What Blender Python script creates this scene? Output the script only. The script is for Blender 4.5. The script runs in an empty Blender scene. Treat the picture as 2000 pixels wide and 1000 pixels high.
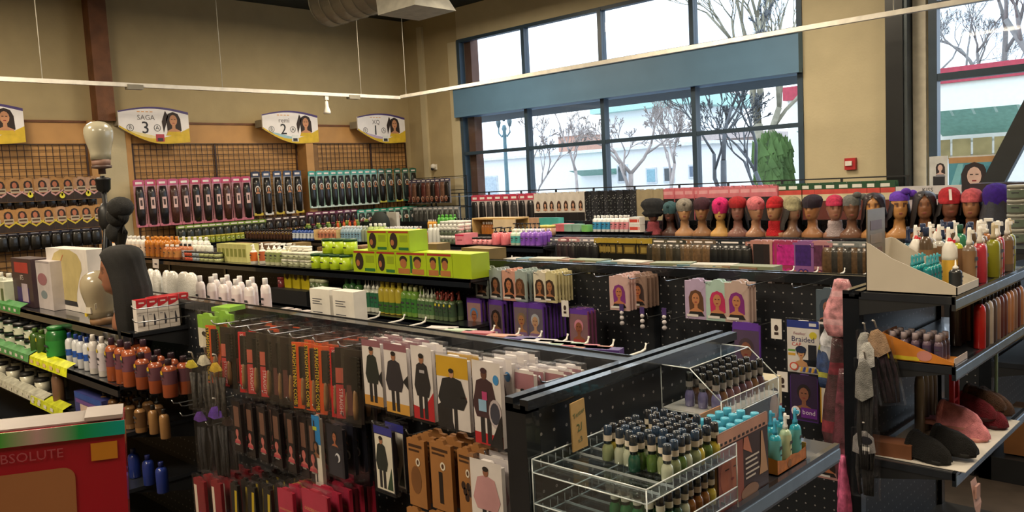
import bpy, math, random
from mathutils import Vector, Matrix
S = bpy.context.scene
COL = S.collection
PI = math.pi
random.seed(11)
# ------------------------------------------------------------------ camera, sky, lights, exposure
FPX = 1618.5
FW = Vector((-0.69414422, 0.71423744, -0.08960291))
RT = Vector((0.71935306, 0.69284219, -0.05000881))
UP = Vector((0.02636251*-1, 0.09916945, 0.99472129))
CAM = Vector((12.4, 0.0, 2.0))
cd = bpy.data.cameras.new('camera'); cam = bpy.data.objects.new('camera', cd); COL.objects.link(cam)
cd.sensor_width = 36.0; cd.lens = FPX/2000*36; cd.clip_start = 0.05; cd.clip_end = 400
cam.matrix_world = Matrix(((RT.x, UP.x, -FW.x, CAM.x), (RT.y, UP.y, -FW.y, CAM.y), (RT.z, UP.z, -FW.z, CAM.z), (0, 0, 0, 1)))
S.camera = cam
S.view_settings.view_transform = 'Standard'; S.view_settings.look = 'None'; S.view_settings.gamma = 1
S.view_settings.use_curve_mapping = False
S.view_settings.exposure = 1.0
try: S.cycles.transparent_max_bounces = 24
except Exception: pass
W = bpy.data.worlds.new('overcast_sky'); S.world = W; W.use_nodes = True
nt = W.node_tree; nt.nodes.clear()
wo = nt.nodes.new('ShaderNodeOutputWorld'); bg = nt.nodes.new('ShaderNodeBackground')
tc = nt.nodes.new('ShaderNodeTexCoord'); no = nt.nodes.new('ShaderNodeTexNoise'); no.inputs['Scale'].default_value = 3.2; no.inputs['Detail'].default_value = 6
mp = nt.nodes.new('ShaderNodeMapping'); mp.inputs['Scale'].default_value = (1, 1, 3)
cr = nt.nodes.new('ShaderNodeValToRGB')
cr.color_ramp.elements[0].position = .38; cr.color_ramp.elements[0].color = (.62, .77, 1.0, 1)
cr.color_ramp.elements[1].position = .58; cr.color_ramp.elements[1].color = (.92, .96, 1.0, 1)
nt.links.new(tc.outputs['Generated'], mp.inputs['Vector']); nt.links.new(mp.outputs[0], no.inputs['Vector'])
nt.links.new(no.outputs['Fac'], cr.inputs['Fac']); nt.links.new(cr.outputs[0], bg.inputs['Color'])
bg.inputs['Strength'].default_value = 1.45; nt.links.new(bg.outputs[0], wo.inputs['Surface'])

def area(name, loc, sx, sy, watt, col, rot=(0, 0, 0)):
    l = bpy.data.lights.new(name, 'AREA'); l.shape = 'RECTANGLE'; l.size = sx; l.size_y = sy; l.energy = watt; l.color = col
    o = bpy.data.objects.new(name, l); COL.objects.link(o); o.location = loc; o.rotation_euler = rot
    return o
for i, (lx, ly, w) in enumerate([(3.2, 2.0, 66), (3.2, 7.6, 56), (7.2, -.8, 84), (7.6, 4.4, 60), (7.6, 7.6, 50), (12.4, 2.4, 48), (12.4, 6.2, 46), (10.6, -2.0, 84)]):  # unseen lamps; the pair at negative y placed and boosted to brighten goods' fronts
    area('unseen_ceiling_light', (lx, ly, 4.75), 1.2, 1.2, w*1.32, (1.0, .83, .60))

# ------------------------------------------------------------------ pixel helpers (rays cut with real planes)
def ray(px, py): return FW + RT*((px-1000)/FPX) - UP*((py-500)/FPX)
def on(px, py, ax, val):
    d = ray(px, py); t = (val-CAM[ax])/d[ax]; return CAM + d*t
def sx(px, y, z):        # x where the line (y,z) crosses image column px
    k = (px-1000)/FPX; n = RT - FW*k
    return CAM.x - (n.y*(y-CAM.y)+n.z*(z-CAM.z))/n.x
def sy(px, x, z):
    k = (px-1000)/FPX; n = RT - FW*k
    return CAM.y - (n.x*(x-CAM.x)+n.z*(z-CAM.z))/n.y

# ------------------------------------------------------------------ materials
def lin(h):
    h = h.lstrip('#'); c = [int(h[i:i+2], 16)/255 for i in (0, 2, 4)]
    return tuple((x/12.92 if x <= .04045 else ((x+.055)/1.055)**2.4) for x in c) + (1,)
_M = {}
def m(hx, r=.5, metal=0, coat=0, var=.12, sc=9, bump=0, emit=0):
    k = (hx, r, metal, coat, var, sc, bump, emit)
    if k in _M: return _M[k]
    a = bpy.data.materials.new('surface_'+hx.strip('#')); a.use_nodes = True; t = a.node_tree
    p = t.nodes['Principled BSDF']; c = lin(hx)
    p.inputs['Roughness'].default_value = r; p.inputs['Metallic'].default_value = metal; p.inputs['Coat Weight'].default_value = coat
    n = t.nodes.new('ShaderNodeTexNoise'); n.inputs['Scale'].default_value = sc; n.inputs['Detail'].default_value = 3
    g = t.nodes.new('ShaderNodeTexCoord'); t.links.new(g.outputs['Object'], n.inputs['Vector'])
    q = t.nodes.new('ShaderNodeValToRGB')
    q.color_ramp.elements[0].position = .3; q.color_ramp.elements[1].position = .7
    q.color_ramp.elements[0].color = tuple(max(0, x*(1-var)) for x in c[:3])+(1,)
    q.color_ramp.elements[1].color = tuple(min(1, x*(1+var)) for x in c[:3])+(1,)
    t.links.new(n.outputs['Fac'], q.inputs['Fac']); t.links.new(q.outputs[0], p.inputs['Base Color'])
    if bump:
        b = t.nodes.new('ShaderNodeBump'); b.inputs['Strength'].default_value = bump; b.inputs['Distance'].default_value = .01
        n2 = t.nodes.new('ShaderNodeTexNoise'); n2.inputs['Scale'].default_value = sc*12; t.links.new(g.outputs['Object'], n2.inputs['Vector'])
        t.links.new(n2.outputs['Fac'], b.inputs['Height']); t.links.new(b.outputs[0], p.inputs['Normal'])
    if emit: p.inputs['Emission Color'].default_value = c; p.inputs['Emission Strength'].default_value = emit
    _M[k] = a; return a
def film(hx, fac, r=.12, key='film', mul=.28):      # clear plastic or glass: see-through with a gloss
    k = (key, hx, fac, r)
    if k in _M: return _M[k]
    a = bpy.data.materials.new('clear_'+key); a.use_nodes = True; t = a.node_tree; t.nodes.clear()
    o = t.nodes.new('ShaderNodeOutputMaterial'); tr = t.nodes.new('ShaderNodeBsdfTransparent'); gl = t.nodes.new('ShaderNodeBsdfGlossy')
    mx = t.nodes.new('ShaderNodeMixShader'); lw = t.nodes.new('ShaderNodeLayerWeight'); ma = t.nodes.new('ShaderNodeMath')
    no = t.nodes.new('ShaderNodeTexNoise'); no.inputs['Scale'].default_value = 30; bp = t.nodes.new('ShaderNodeBump'); bp.inputs['Strength'].default_value = .9 if key == 'film' else .02
    t.links.new(no.outputs['Fac'], bp.inputs['Height']); t.links.new(bp.outputs[0], gl.inputs['Normal'])
    tr.inputs[0].default_value = lin(hx); gl.inputs['Roughness'].default_value = r
    lw.inputs['Blend'].default_value = .35; ma.operation = 'MULTIPLY_ADD'; ma.inputs[1].default_value = mul; ma.inputs[2].default_value = fac
    t.links.new(lw.outputs['Facing'], ma.inputs[0]); t.links.new(ma.outputs[0], mx.inputs[0])
    t.links.new(tr.outputs[0], mx.inputs[1]); t.links.new(gl.outputs[0], mx.inputs[2]); t.links.new(mx.outputs[0], o.inputs[0])
    _M[k] = a; return a
def pegmat(axis):
    a = bpy.data.materials.new('pegboard'); a.use_nodes = True; t = a.node_tree; p = t.nodes['Principled BSDF']; p.inputs['Roughness'].default_value = .42
    g = t.nodes.new('ShaderNodeTexCoord'); s = t.nodes.new('ShaderNodeSeparateXYZ'); t.links.new(g.outputs['Object'], s.inputs[0])
    def M(op, a_, b_=None):
        n = t.nodes.new('ShaderNodeMath'); n.operation = op
        for i, v in enumerate((a_, b_)):
            if v is None: continue
            if isinstance(v, (int, float)): n.inputs[i].default_value = v
            else: t.links.new(v, n.inputs[i])
        return n.outputs[0]
    P = .0508
    def cell(o): 
        f = M('FRACT', M('DIVIDE', o, P)); return M('SUBTRACT', f, .5)
    u = cell(s.outputs[axis]); v = cell(s.outputs[2])
    d = M('SQRT', M('ADD', M('MULTIPLY', u, u), M('MULTIPLY', v, v)))
    h = M('LESS_THAN', d, .02); rim = M('LESS_THAN', d, .085)
    mx = t.nodes.new('ShaderNodeMix'); mx.data_type = 'RGBA'; mx.inputs[6].default_value = (.012, .014, .018, 1); mx.inputs[7].default_value = (.26, .25, .25, 1)
    t.links.new(M('SUBTRACT', rim, h), mx.inputs[0]); t.links.new(mx.outputs[2], p.inputs['Base Color'])
    b = t.nodes.new('ShaderNodeBump'); b.inputs['Distance'].default_value = .004; b.invert = True; t.links.new(h, b.inputs['Height']); t.links.new(b.outputs[0], p.inputs['Normal'])
    return a
PEGX = pegmat(0); PEGY = pegmat(1)
BLK = m('#16191e', .25, coat=.45, var=.2); BLKM = m('#1c1e22', .5); STEEL = m('#b9bcc0', .28, 1); WHT = m('#e9e6de', .5); CHR = m('#cfd3d8', .2, 1)
ACR = film('#f8fdff', .05, .08, 'acrylic'); BAG = film('#fafafc', .02, .25, 'film', .2); GLS = film('#f6fafc', .012, .03, 'glass', .05)

# ------------------------------------------------------------------ mesh builder
class MB:
    def __init__(s): s.v = []; s.f = []; s.k = []; s.sm = []; s.ms = []
    def mi(s, mt):
        if mt not in s.ms: s.ms.append(mt)
        return s.ms.index(mt)
    def add(s, vs, fs, mt, smooth=False):
        b = len(s.v); i = s.mi(mt); s.v += [tuple(p) for p in vs]
        for f in fs: s.f.append(tuple(b+j for j in f)); s.k.append(i); s.sm.append(smooth)
        return s
    def box(s, x0, x1, y0, y1, z0, z1, mt):
        return s.add([(x0, y0, z0), (x1, y0, z0), (x1, y1, z0), (x0, y1, z0), (x0, y0, z1), (x1, y0, z1), (x1, y1, z1), (x0, y1, z1)],
              [(3, 2, 1, 0), (4, 5, 6, 7), (0, 1, 5, 4), (1, 2, 6, 5), (2, 3, 7, 6), (3, 0, 4, 7)], mt)
    def prism(s, pts, y0, y1, mt, smooth=False):     # outline in (x,z), extruded along y
        n = len(pts); a = sum(pts[i][0]*pts[(i+1) % n][1]-pts[(i+1) % n][0]*pts[i][1] for i in range(n))
        if a < 0: pts = pts[::-1]
        vs = [(x, y0, z) for x, z in pts]+[(x, y1, z) for x, z in pts]
        return s.add(vs, [tuple(range(n)), tuple(range(2*n-1, n-1, -1))]+[((i+1) % n, i, n+i, n+(i+1) % n) for i in range(n)], mt, smooth)
    def lathe(s, prof, n, mt, c=(0, 0, 0), ex=1, ey=1, caps=True):
        vs = []; k = len(prof)
        for r, z in prof:
            for j in range(n):
                a = 2*PI*j/n; vs.append((c[0]+r*ex*math.sin(a), c[1]-r*ey*math.cos(a), c[2]+z))
        fs = [(i*n+j, i*n+(j+1) % n, (i+1)*n+(j+1) % n, (i+1)*n+j) for i in range(k-1) for j in range(n)]
        if caps: fs += [tuple(range(n-1, -1, -1)), tuple(range((k-1)*n, k*n))]
        return s.add(vs, fs, mt, True)
    def tube(s, pts, r, mt, n=6, r2=None):
        pts = [Vector(p) for p in pts]; vs = []; K = len(pts); r2 = r if r2 is None else r2
        for i, p in enumerate(pts):
            d = (pts[min(i+1, K-1)]-pts[max(i-1, 0)]).normalized()
            u = d.cross(Vector((0, 0, 1)) if abs(d.z) < .9 else Vector((1, 0, 0))).normalized(); w = d.cross(u)
            rr = r+(r2-r)*i/max(1, K-1)
            for j in range(n):
                a = 2*PI*j/n; vs.append(p+(u*math.cos(a)+w*math.sin(a))*rr)
        fs = [(i*n+j, i*n+(j+1) % n, (i+1)*n+(j+1) % n, (i+1)*n+j) for i in range(K-1) for j in range(n)]
        fs += [tuple(range(n-1, -1, -1)), tuple(range((K-1)*n, K*n))]
        return s.add(vs, fs, mt, True)
    def poly(s, pts, y, mt):                          # flat print at depth y, facing -y
        n = len(pts); a = sum(pts[i][0]*pts[(i+1) % n][1]-pts[(i+1) % n][0]*pts[i][1] for i in range(n))
        if a < 0: pts = pts[::-1]
        return s.add([(x, y, z) for x, z in pts], [tuple(range(n))], mt)
    def rect(s, x0, x1, z0, z1, y, mt): return s.poly([(x0, z0), (x1, z0), (x1, z1), (x0, z1)], y, mt)
    def ell(s, cx, cz, rx, rz, y, mt, n=14): return s.poly([(cx+rx*math.cos(2*PI*i/n), cz+rz*math.sin(2*PI*i/n)) for i in range(n)], y, mt)
    def sph(s, c, rx, ry, rz, mt, n=12, k=8, lo=-1.0):
        pr = []
        for i in range(k+1):
            t = lo*PI/2+(PI/2-lo*PI/2)*i/k; pr.append((max(.0005, math.cos(t)), math.sin(t)*rz))
        return s.lathe([(r, z) for r, z in pr], n, mt, c, rx, ry)
    def rot(s, M):
        s.v = [tuple(M @ Vector(p)) for p in s.v]; return s
    def mesh(s, name='part'):
        me = bpy.data.meshes.new(name); me.from_pydata(s.v, [], s.f)
        for mt in s.ms: me.materials.append(mt)
        me.polygons.foreach_set('material_index', s.k); me.polygons.foreach_set('use_smooth', s.sm); me.update()
        return me
def newobj(name, me, parent=None, loc=None, rz=0):
    o = bpy.data.objects.new(name, me); COL.objects.link(o)
    if parent: o.parent = parent
    if loc is not None: o.location = loc
    if rz: o.rotation_euler = (0, 0, rz)
    return o
def tagit(o, label, cat, group=None, kind=None):
    if label: o['label'] = label
    if cat: o['category'] = cat
    if group: o['group'] = group
    if kind: o['kind'] = kind
    return o
def struct(name, mb, parent=None):
    o = newobj(name, mb.mesh(name), parent)
    if not parent: o['kind'] = 'structure'
    return o
# a kind = ('snake_name', mesh)  or  ('snake_name', [(part, mesh, [(subpart, mesh)])...])
def put(kind, label, cat, loc, rz=0, group=None, tilt=(0, 0)):
    nm, ps = kind[0], kind[1]
    if isinstance(ps, bpy.types.Mesh): r = newobj(nm, ps, None, loc)
    else:
        r = newobj(nm, None, None, loc); r.empty_display_size = .05
        for p in ps:
            c = newobj(p[0], p[1], r)
            if len(p) > 3 and p[3]: c['label'] = p[3]
            for q in (p[2] if len(p) > 2 and p[2] else []): newobj(q[0], q[1], c)
    r.rotation_euler = (tilt[0], tilt[1], rz)
    return tagit(r, label, cat, group)
ORD = 'first second third fourth fifth sixth seventh eighth ninth tenth eleventh twelfth thirteenth fourteenth fifteenth sixteenth seventeenth eighteenth nineteenth twentieth'.split()
ORD += ['twenty-'+o for o in ORD[:9]]+['thirtieth']+['thirty-'+o for o in ORD[:9]]+['fortieth']+['forty-'+o for o in ORD[:9]]
def row(kinds, base, cat, n, a, b, y, z, group, depth=1, dd=.06, rz=0, axis='x', jit=.004, levels=1, lh=0, back=1, jr=.05, sides=('left', 'right')):
    """n things between a and b (left edges to right edges) along an axis, depth rows behind, levels stacked"""
    if not isinstance(kinds, list): kinds = [kinds]
    for i in range(n):
        t = a+(b-a)*(i+.5)/n
        k = kinds[i % len(kinds)]
        if n == 1: w = ''
        elif i == 0: w = ', leftmost'
        elif i == n-1: w = ', rightmost'
        elif i < n/2: w = ', %s from left' % ORD[i]
        else: w = ', %s from right' % ORD[n-1-i]
        for j in range(depth):
            for L in range(levels):
                lb = base+w
                if j: lb += ', %s row' % ORD[j]
                if levels > 1: lb += ', '+(['lower', 'upper'] if levels == 2 else ['bottom', 'middle', 'top'])[L]+' level'
                q = random.uniform(-jit, jit); rr = random.uniform(-jr, jr)
                if axis == 'x': loc = (t+q, y+back*j*dd+q, z+L*lh)
                else: loc = (y-back*j*dd+q, t+q, z+L*lh)
                put(k, lb, cat, loc, rz+rr, group if n*depth*levels > 1 else None)
_T = {}
def text(s, size, mt, wmax=None):
    """centred lettering mesh in the xz plane facing -y"""
    k = (s, size, mt.name, wmax)
    if k in _T: return _T[k]
    cu = bpy.data.curves.new('lettering', 'FONT'); cu.body = s; cu.size = size; cu.align_x = 'CENTER'; cu.align_y = 'CENTER'; cu.resolution_u = 2
    o = bpy.data.objects.new('t', cu); COL.objects.link(o); bpy.context.view_layer.update()
    me = bpy.data.meshes.new_from_object(o.evaluated_get(bpy.context.evaluated_depsgraph_get())); bpy.data.objects.remove(o)
    w = max((v.co.x for v in me.vertices), default=1)*2; f = wmax/w if wmax and w > wmax else 1
    vs = [(v.co.x*f, 0, v.co.y*f) for v in me.vertices]; fs = [tuple(p.vertices) for p in me.polygons]
    _T[k] = (vs, fs); return _T[k]
def lett(mb, s, size, mt, cx, cz, y, wmax=None, ang=0):
    vs, fs = text(s, size, mt, wmax); c, d = math.cos(ang), math.sin(ang)
    mb.add([(cx+a*c-b*d, y, cz+a*d+b*c) for a, _, b in vs], fs, mt)
    return mb
# ------------------------------------------------------------------ product builders (fronts face -y, origin at base centre; hanging things at the hang point)
def flat(w, h, d, mt):
    return MB().box(-w/2, w/2, -d/2, d/2, 0, h, mt)
def bottle(w, h, body, cap='#efeeea', lab=None, style='cap', n=14, solo=True, sq=False, d=None, capr=.45, name=None, ch=.16, lz=(.15, .6), gloss=.3, dot=None):
    name = name or {'cap': 'capped_bottle' if lab else 'bottle', 'pump': 'pump_bottle', 'spray': 'spray_bottle', 'nozzle': 'nozzle_bottle'}.get(style, 'bottle')
    r = w/2; ey = (d or w)/w; mt = m(body, gloss, coat=.3); cm = m(cap, .35)
    H = h*(1-ch) if style == 'cap' else h*.7
    b = MB(); prof = [(r*.93, 0), (r, h*.02), (r, H*.82), (r*.86, H*.93), (r*capr*.9, H)]
    if sq: n = 8; prof = [(r*1.02, 0), (r*1.05, h*.02), (r*1.05, H*.86), (r*.8, H*.97), (r*capr, H)]
    b.lathe(prof, n, mt, ey=ey)
    l = None
    if lab:
        l = b if solo else MB()
        l.lathe([(r*(1.06 if sq else 1.015), h*lz[0]), (r*(1.06 if sq else 1.015), h*lz[1])], n, m(lab, .45), ey=ey, caps=False)
        tk = m('#3a3a40', .6); yy = -r*ey*1.04
        l.rect(-r*.45, r*.45, h*(lz[0]+(lz[1]-lz[0])*.62), h*(lz[0]+(lz[1]-lz[0])*.76), yy-.0006, tk)
        l.rect(-r*.3, r*.3, h*(lz[0]+(lz[1]-lz[0])*.35), h*(lz[0]+(lz[1]-lz[0])*.42), yy-.0006, tk)
    if dot: (l or b).ell(0, H*.78, r*.38, r*.38, -r*ey*1.05, m(dot, .5), 8)
    c = b if solo else MB()
    if style == 'cap':
        c.lathe([(r*capr, H), (r*capr, h*.985), (r*capr*.9, h)], n, cm)
    elif style == 'pump':
        c.lathe([(r*.42, H), (r*.42, H+h*.08), (r*.16, H+h*.1), (r*.14, h*.94)], 8, cm)
        c.box(-r*.3, r*.3, -r*1.0, r*.3, h*.94, h, cm)
    elif style == 'spray':
        c.lathe([(r*.45, H), (r*.45, H+h*.06), (r*.3, H+h*.1), (r*.32, h*.93), (r*.22, h)], 10, cm)
        c.box(-r*.16, r*.16, -r*.75, 0, h*.9, h*.96, cm)
    elif style == 'nozzle':
        c.lathe([(r*.5, H), (r*.45, H+h*.07), (r*.16, H+h*.12), (r*.07, h)], 8, cm)
    elif style == 'dropper':
        c.lathe([(r*.42, H), (r*.44, H+h*.13), (r*.3, H+h*.14), (r*.33, h*.95), (r*.2, h)], 10, cm)
    if solo: return (name, b.mesh(name))
    ps = [('bottle_body', b.mesh(), [('label', l.mesh())] if l else None), ('cap' if style == 'cap' else style, c.mesh())]
    return (name, ps)
def jar(w, h, body, lid, lab=None, n=14, solo=True, name='jar', lf=.24):
    r = w/2; b = MB(); b.lathe([(r*.9, 0), (r*.97, h*.04), (r*.97, h*(1-lf))], n, m(body, .35, coat=.3))
    l = b if solo else MB()
    if lab:
        b.lathe([(r*.985, h*.12), (r*.985, h*.64)], n, m(lab, .5), caps=False)
    b.rect(-r*.35, r*.35, h*.42, h*.5, -r*1.0, m('#34363a', .6))
    l.lathe([(r, h*(1-lf)), (r, h*.97), (r*.93, h)], n, m(lid, .4))
    if solo: return (name, b.mesh(name))
    return (name, [('jar_body', b.mesh()), ('lid', l.mesh())])
def face(mb, cx, cz, s, y, skin='#b8805a', hair='#221a18', top=None, long=True, feat=True, back=None):
    """portrait print: s = head height; layered flat print"""
    e = .0004
    if back: mb.rect(cx-s*1.0, cx+s*1.0, cz-s*1.2, cz+s*.85, y, m(back, .5))
    if long: mb.poly([(cx-s*.5, cz-s*.9), (cx-s*.55, cz+.1*s), (cx-s*.38, cz+s*.5), (cx, cz+s*.64), (cx+s*.38, cz+s*.5), (cx+s*.56, cz+.1*s), (cx+s*.6, cz-s*.8), (cx+s*.2, cz-s*.95)], y-e, m(hair, .6))
    else: mb.ell(cx, cz+s*.14, s*.42, s*.48, y-e, m(hair, .6))
    mb.poly([(cx-s*.12, cz-s*.3), (cx+s*.12, cz-s*.3), (cx+s*.13, cz-s*.62), (cx+s*.5, cz-s*.8), (cx+s*.6, cz-s*1.15), (cx-s*.6, cz-s*1.15), (cx-s*.5, cz-s*.8), (cx-s*.13, cz-s*.62)], y-2*e, m(skin, .6))
    if top: mb.poly([(cx-s*.45, cz-s*.86), (cx+s*.45, cz-s*.86), (cx+s*.66, cz-s*1.16), (cx-s*.66, cz-s*1.16)], y-3*e, m(top, .6))
    mb.ell(cx, cz, s*.3, s*.42, y-4*e, m(skin, .6), 12)
    if feat:
        dk = m('#2a1c18', .6)
        mb.rect(cx-s*.18, cx-s*.05, cz+s*.05, cz+s*.1, y-5*e, dk); mb.rect(cx+s*.05, cx+s*.18, cz+s*.05, cz+s*.1, y-5*e, dk)
        mb.rect(cx-s*.09, cx+s*.09, cz-s*.24, cz-s*.18, y-5*e, m('#8a2c30', .5))
def carton(w, h, d, mt, deco=None, name='carton', solo=True):
    b = flat(w, h, d, mt)
    if deco:
        t = b if solo else MB(); deco(t, w, h, -d/2-.0008)
        if not solo: return (name, [('box_body', b.mesh()), ('printed_front', t.mesh())])
    return (name, b.mesh(name))
def hairpack(w, h, head, hair, bag='#c9c4c0', photo='oval', solo=False, t=.022, hh=.13, foot=None, name='hair_pack', nb=1, skin='#b07a58', card=None):
    """long hanging pack: printed header, hair bundle behind clear film, photo card"""
    a = MB().box(-w/2, w/2, -.002, .004, -h, -h*hh*.4, m(bag, .25, coat=.5))
    if foot: a.rect(-w/2, w/2, -h, -h*.94, -t*.5-.004, m(foot, .4))
    hd = MB().prism([(-w/2, -h*hh), (w/2, -h*hh), (w/2, -.012), (w*.2, 0), (-w*.2, 0), (-w/2, -.012)], -.006, .006, m(head, .35, coat=.4))
    hd.rect(-w*.3, w*.3, -h*hh*.75, -h*hh*.4, -.0068, m('#efe6e4', .5))
    hb = MB()
    for i in range(nb):
        cx = (i-(nb-1)/2)*w/nb
        hb.lathe([(w*.34/nb, -h*.96), (w*.42/nb, -h*.7), (w*.4/nb, -h*.3), (w*.3/nb, -h*(hh+.02))], 8, m(hair, .35, var=.35, sc=40, coat=.3), (cx, -t*.35, 0), 1, .45)
    c = MB()
    for i in range(nb):
        cx = (i-(nb-1)/2)*w/nb; ww = w/nb; y = -t*.35-w*.42/nb*.45-.001
        if photo == 'oval':
            c.ell(cx, -h*.42, ww*.3, h*.09, y, m(card or '#ded6cf', .5)); face(c, cx, -h*.41, h*.085, y-.0005, skin, '#1d1614', feat=False)
        elif photo == 'label':
            c.rect(cx-ww*.2, cx+ww*.2, -h*.62, -h*.38, y, m(card or '#e6dcd8', .5)); c.rect(cx-ww*.1, cx+ww*.1, -h*.55, -h*.43, y-.0005, m('#4a3a3a', .6))
        elif photo == 'low':
            c.ell(cx, -h*.8, ww*.26, h*.1, y, m('#d8a58a', .5)); face(c, cx, -h*.8, h*.1, y-.0005, '#a9654e', '#1d1614', feat=False)
    if solo:
        for q in (hd, hb, c):
            b0 = len(a.v); a.v += q.v
            for f, k, s_ in zip(q.f, q.k, q.sm): a.f.append(tuple(b0+j for j in f)); a.k.append(a.mi(q.ms[k])); a.sm.append(s_)
        return (name, a.mesh(name))
    return (name, [('bag', a.mesh()), ('header_card', hd.mesh()), ('hair_bundle', hb.mesh())]+([('photo_card', c.mesh())] if c.v else []))
def blister(w, h, back, deco=None, t=.012, tab=True, name='hanging_pack', solo=True, film_=False):
    """flat carded pack: card with hang tab and slot, optional print"""
    b = MB(); z1 = -.012 if tab else 0
    pts = [(-w/2, -h), (w/2, -h), (w/2, z1)]+([(w*.22, z1), (w*.14, 0), (-w*.14, 0), (-w*.22, z1)] if tab else [])+[(-w/2, z1)]
    b.prism(pts, -t/2, t/2, back)
    pr = b if solo else MB()
    if deco: deco(pr, w, h, -t/2-.0008)
    ps = [('card', b.mesh())]
    if not solo and deco: ps.append(('printed_front', pr.mesh()))
    if film_:
        q = MB().box(-w/2-.006, w/2+.006, -t/2-.004, t/2+.004, -h-.008, .008, BAG)
        if solo: return (name, [('card', b.mesh()), ('clear_bag', q.mesh())])
        ps.append(('clear_bag', q.mesh()))
    return (name, b.mesh(name)) if solo else (name, ps)
def hookmesh(L, mt, r=.0035, lift=.018):
    b = MB().tube([(0, 0, 0), (0, -L*.9, lift*.3), (0, -L*.97, lift*.6), (0, -L, lift+.012)], r, mt, 6)
    b.box(-.012, .012, -.002, .004, -.012, .012, mt); return b
HK = {}; HN = {}
def hook(x, y, z, L=.28, label='steel peg hook', group='peg hooks', rz=0, white=False):
    k = (round(L, 2), white)
    if k not in HK: HK[k] = ('peg_hook', hookmesh(L, m('#e2e0da', .4) if white else STEEL, .0045 if white else .0032).mesh('peg_hook'))
    if group:
        i = HN.get(label, 0); HN[label] = i+1; label = label+', %s from left' % ORD[i] if i else label+', leftmost'
    put(HK[k], label, 'hook', (x, y, z), rz, group)
# ------------------------------------------------------------------ mannequin heads
def head_parts(skin, bust=True, lip='#8a4a42', n=26):
    sk = m(skin, .38, coat=.25, var=.06); lp = m(lip, .4); ey = m('#6e4a3a', .5); br = m('#6a4634', .6)
    R = []     # z, rx, ry, cy
    if bust: R += [(0, .105, .062, .01), (.012, .112, .066, .01), (.045, .108, .062, .008), (.075, .078, .052, .008), (.10, .052, .046, .012), (.135, .046, .045, .014), (.165, .047, .048, .012)]
    else: R += [(0, .06, .06, .02), (.03, .055, .055, .02), (.08, .05, .052, .018), (.13, .046, .048, .014), (.165, .047, .048, .012)]
    z0 = .178
    for t, fx, fy, cy in [(0, .50, .62, .0), (.05, .60, .74, -.004), (.11, .70, .82, -.005), (.17, .77, .87, -.003), (.215, .80, .89, -.002), (.25, .83, .9, -.001), (.30, .87, .92, 0), (.38, .92, .93, .001), (.46, .96, .95, .003), (.51, .98, .96, .004), (.56, 1, .98, .005), (.64, 1, 1, .006), (.74, .97, .98, .008), (.84, .86, .88, .01), (.92, .66, .7, .012), (.97, .42, .46, .012), (1, .1, .12, .012)]:
        R.append((z0+t*.215, .074*fx, .092*fy, cy))
    b = MB(); vs = []
    for z, rx, ry, cy in R:
        t = (z-z0)/.215
        for j in range(n):
            a = 2*PI*j/n; aa = a if a < PI else a-2*PI; x = rx*math.sin(a); y = cy-ry*math.cos(a)
            if t > .02:
                g = lambda c, w: math.exp(-((t-c)/w)**2)
                nose = math.exp(-(aa/.16)**2)
                y -= nose*(.017*g(.36, .045)+.011*g(.45, .07)+.004*g(.56, .05))
                y += math.exp(-((abs(aa)-.42)/.16)**2)*.009*g(.5, .05)
                y -= math.exp(-(aa/.3)**2)*(.006*g(.215, .03)+.005*g(.02, .05)); y += math.exp(-(aa/.3)**2)*.003*g(.12, .03)
                if abs(abs(aa)-1.62) < .15: x += (.009 if aa > 0 else -.009)*g(.46, .09)
            vs.append((x, y, z))
    K = len(R); b.v = vs
    for i in range(K-1):
        t = ((R[i][0]+R[i+1][0])/2-z0)/.215
        for j in range(n):
            a = 2*PI*(j+.5)/n; aa = abs(a if a < PI else a-2*PI); mt = sk
            if .17 < t < .24 and aa < .33: mt = lp
            if .46 < t < .535 and .24 < aa < .6: mt = ey
            if .58 < t < .62 and .2 < aa < .7: mt = br
            b.f.append((i*n+j, i*n+(j+1) % n, (i+1)*n+(j+1) % n, (i+1)*n+j)); b.k.append(b.mi(mt)); b.sm.append(True)
    b.f.append(tuple(range(n-1, -1, -1))); b.k.append(0); b.sm.append(False)
    b.f.append(tuple(range((K-1)*n, K*n))); b.k.append(0); b.sm.append(True)
    return b.mesh('head')
def shell(zs, mt, a0f, n=30, wav=0, wn=9, jag=0):
    """open or closed shell round the head: zs=[(z,rx,ry,cy)], a0f(i)=half opening at the front"""
    b = MB(); vs = []; random.seed(len(zs)+n)
    col = [random.uniform(-jag, jag) for _ in range(n+1)]
    for i, (z, rx, ry, cy) in enumerate(zs):
        a0 = a0f(i)
        for j in range(n+1):
            a = a0+(2*PI-2*a0)*j/n; w = 1+wav*math.sin(a*wn+i*.6)+col[j % n if a0 == 0 else j]
            vs.append((rx*w*math.sin(a), cy-ry*w*math.cos(a), z))
    N = n+1; fs = [(i*N+j, i*N+j+1, (i+1)*N+j+1, (i+1)*N+j) for i in range(len(zs)-1) for j in range(n)]
    fs.append(tuple(range((len(zs)-1)*N, len(zs)*N-1)))
    b.add(vs, fs, mt, True); return b
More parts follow.
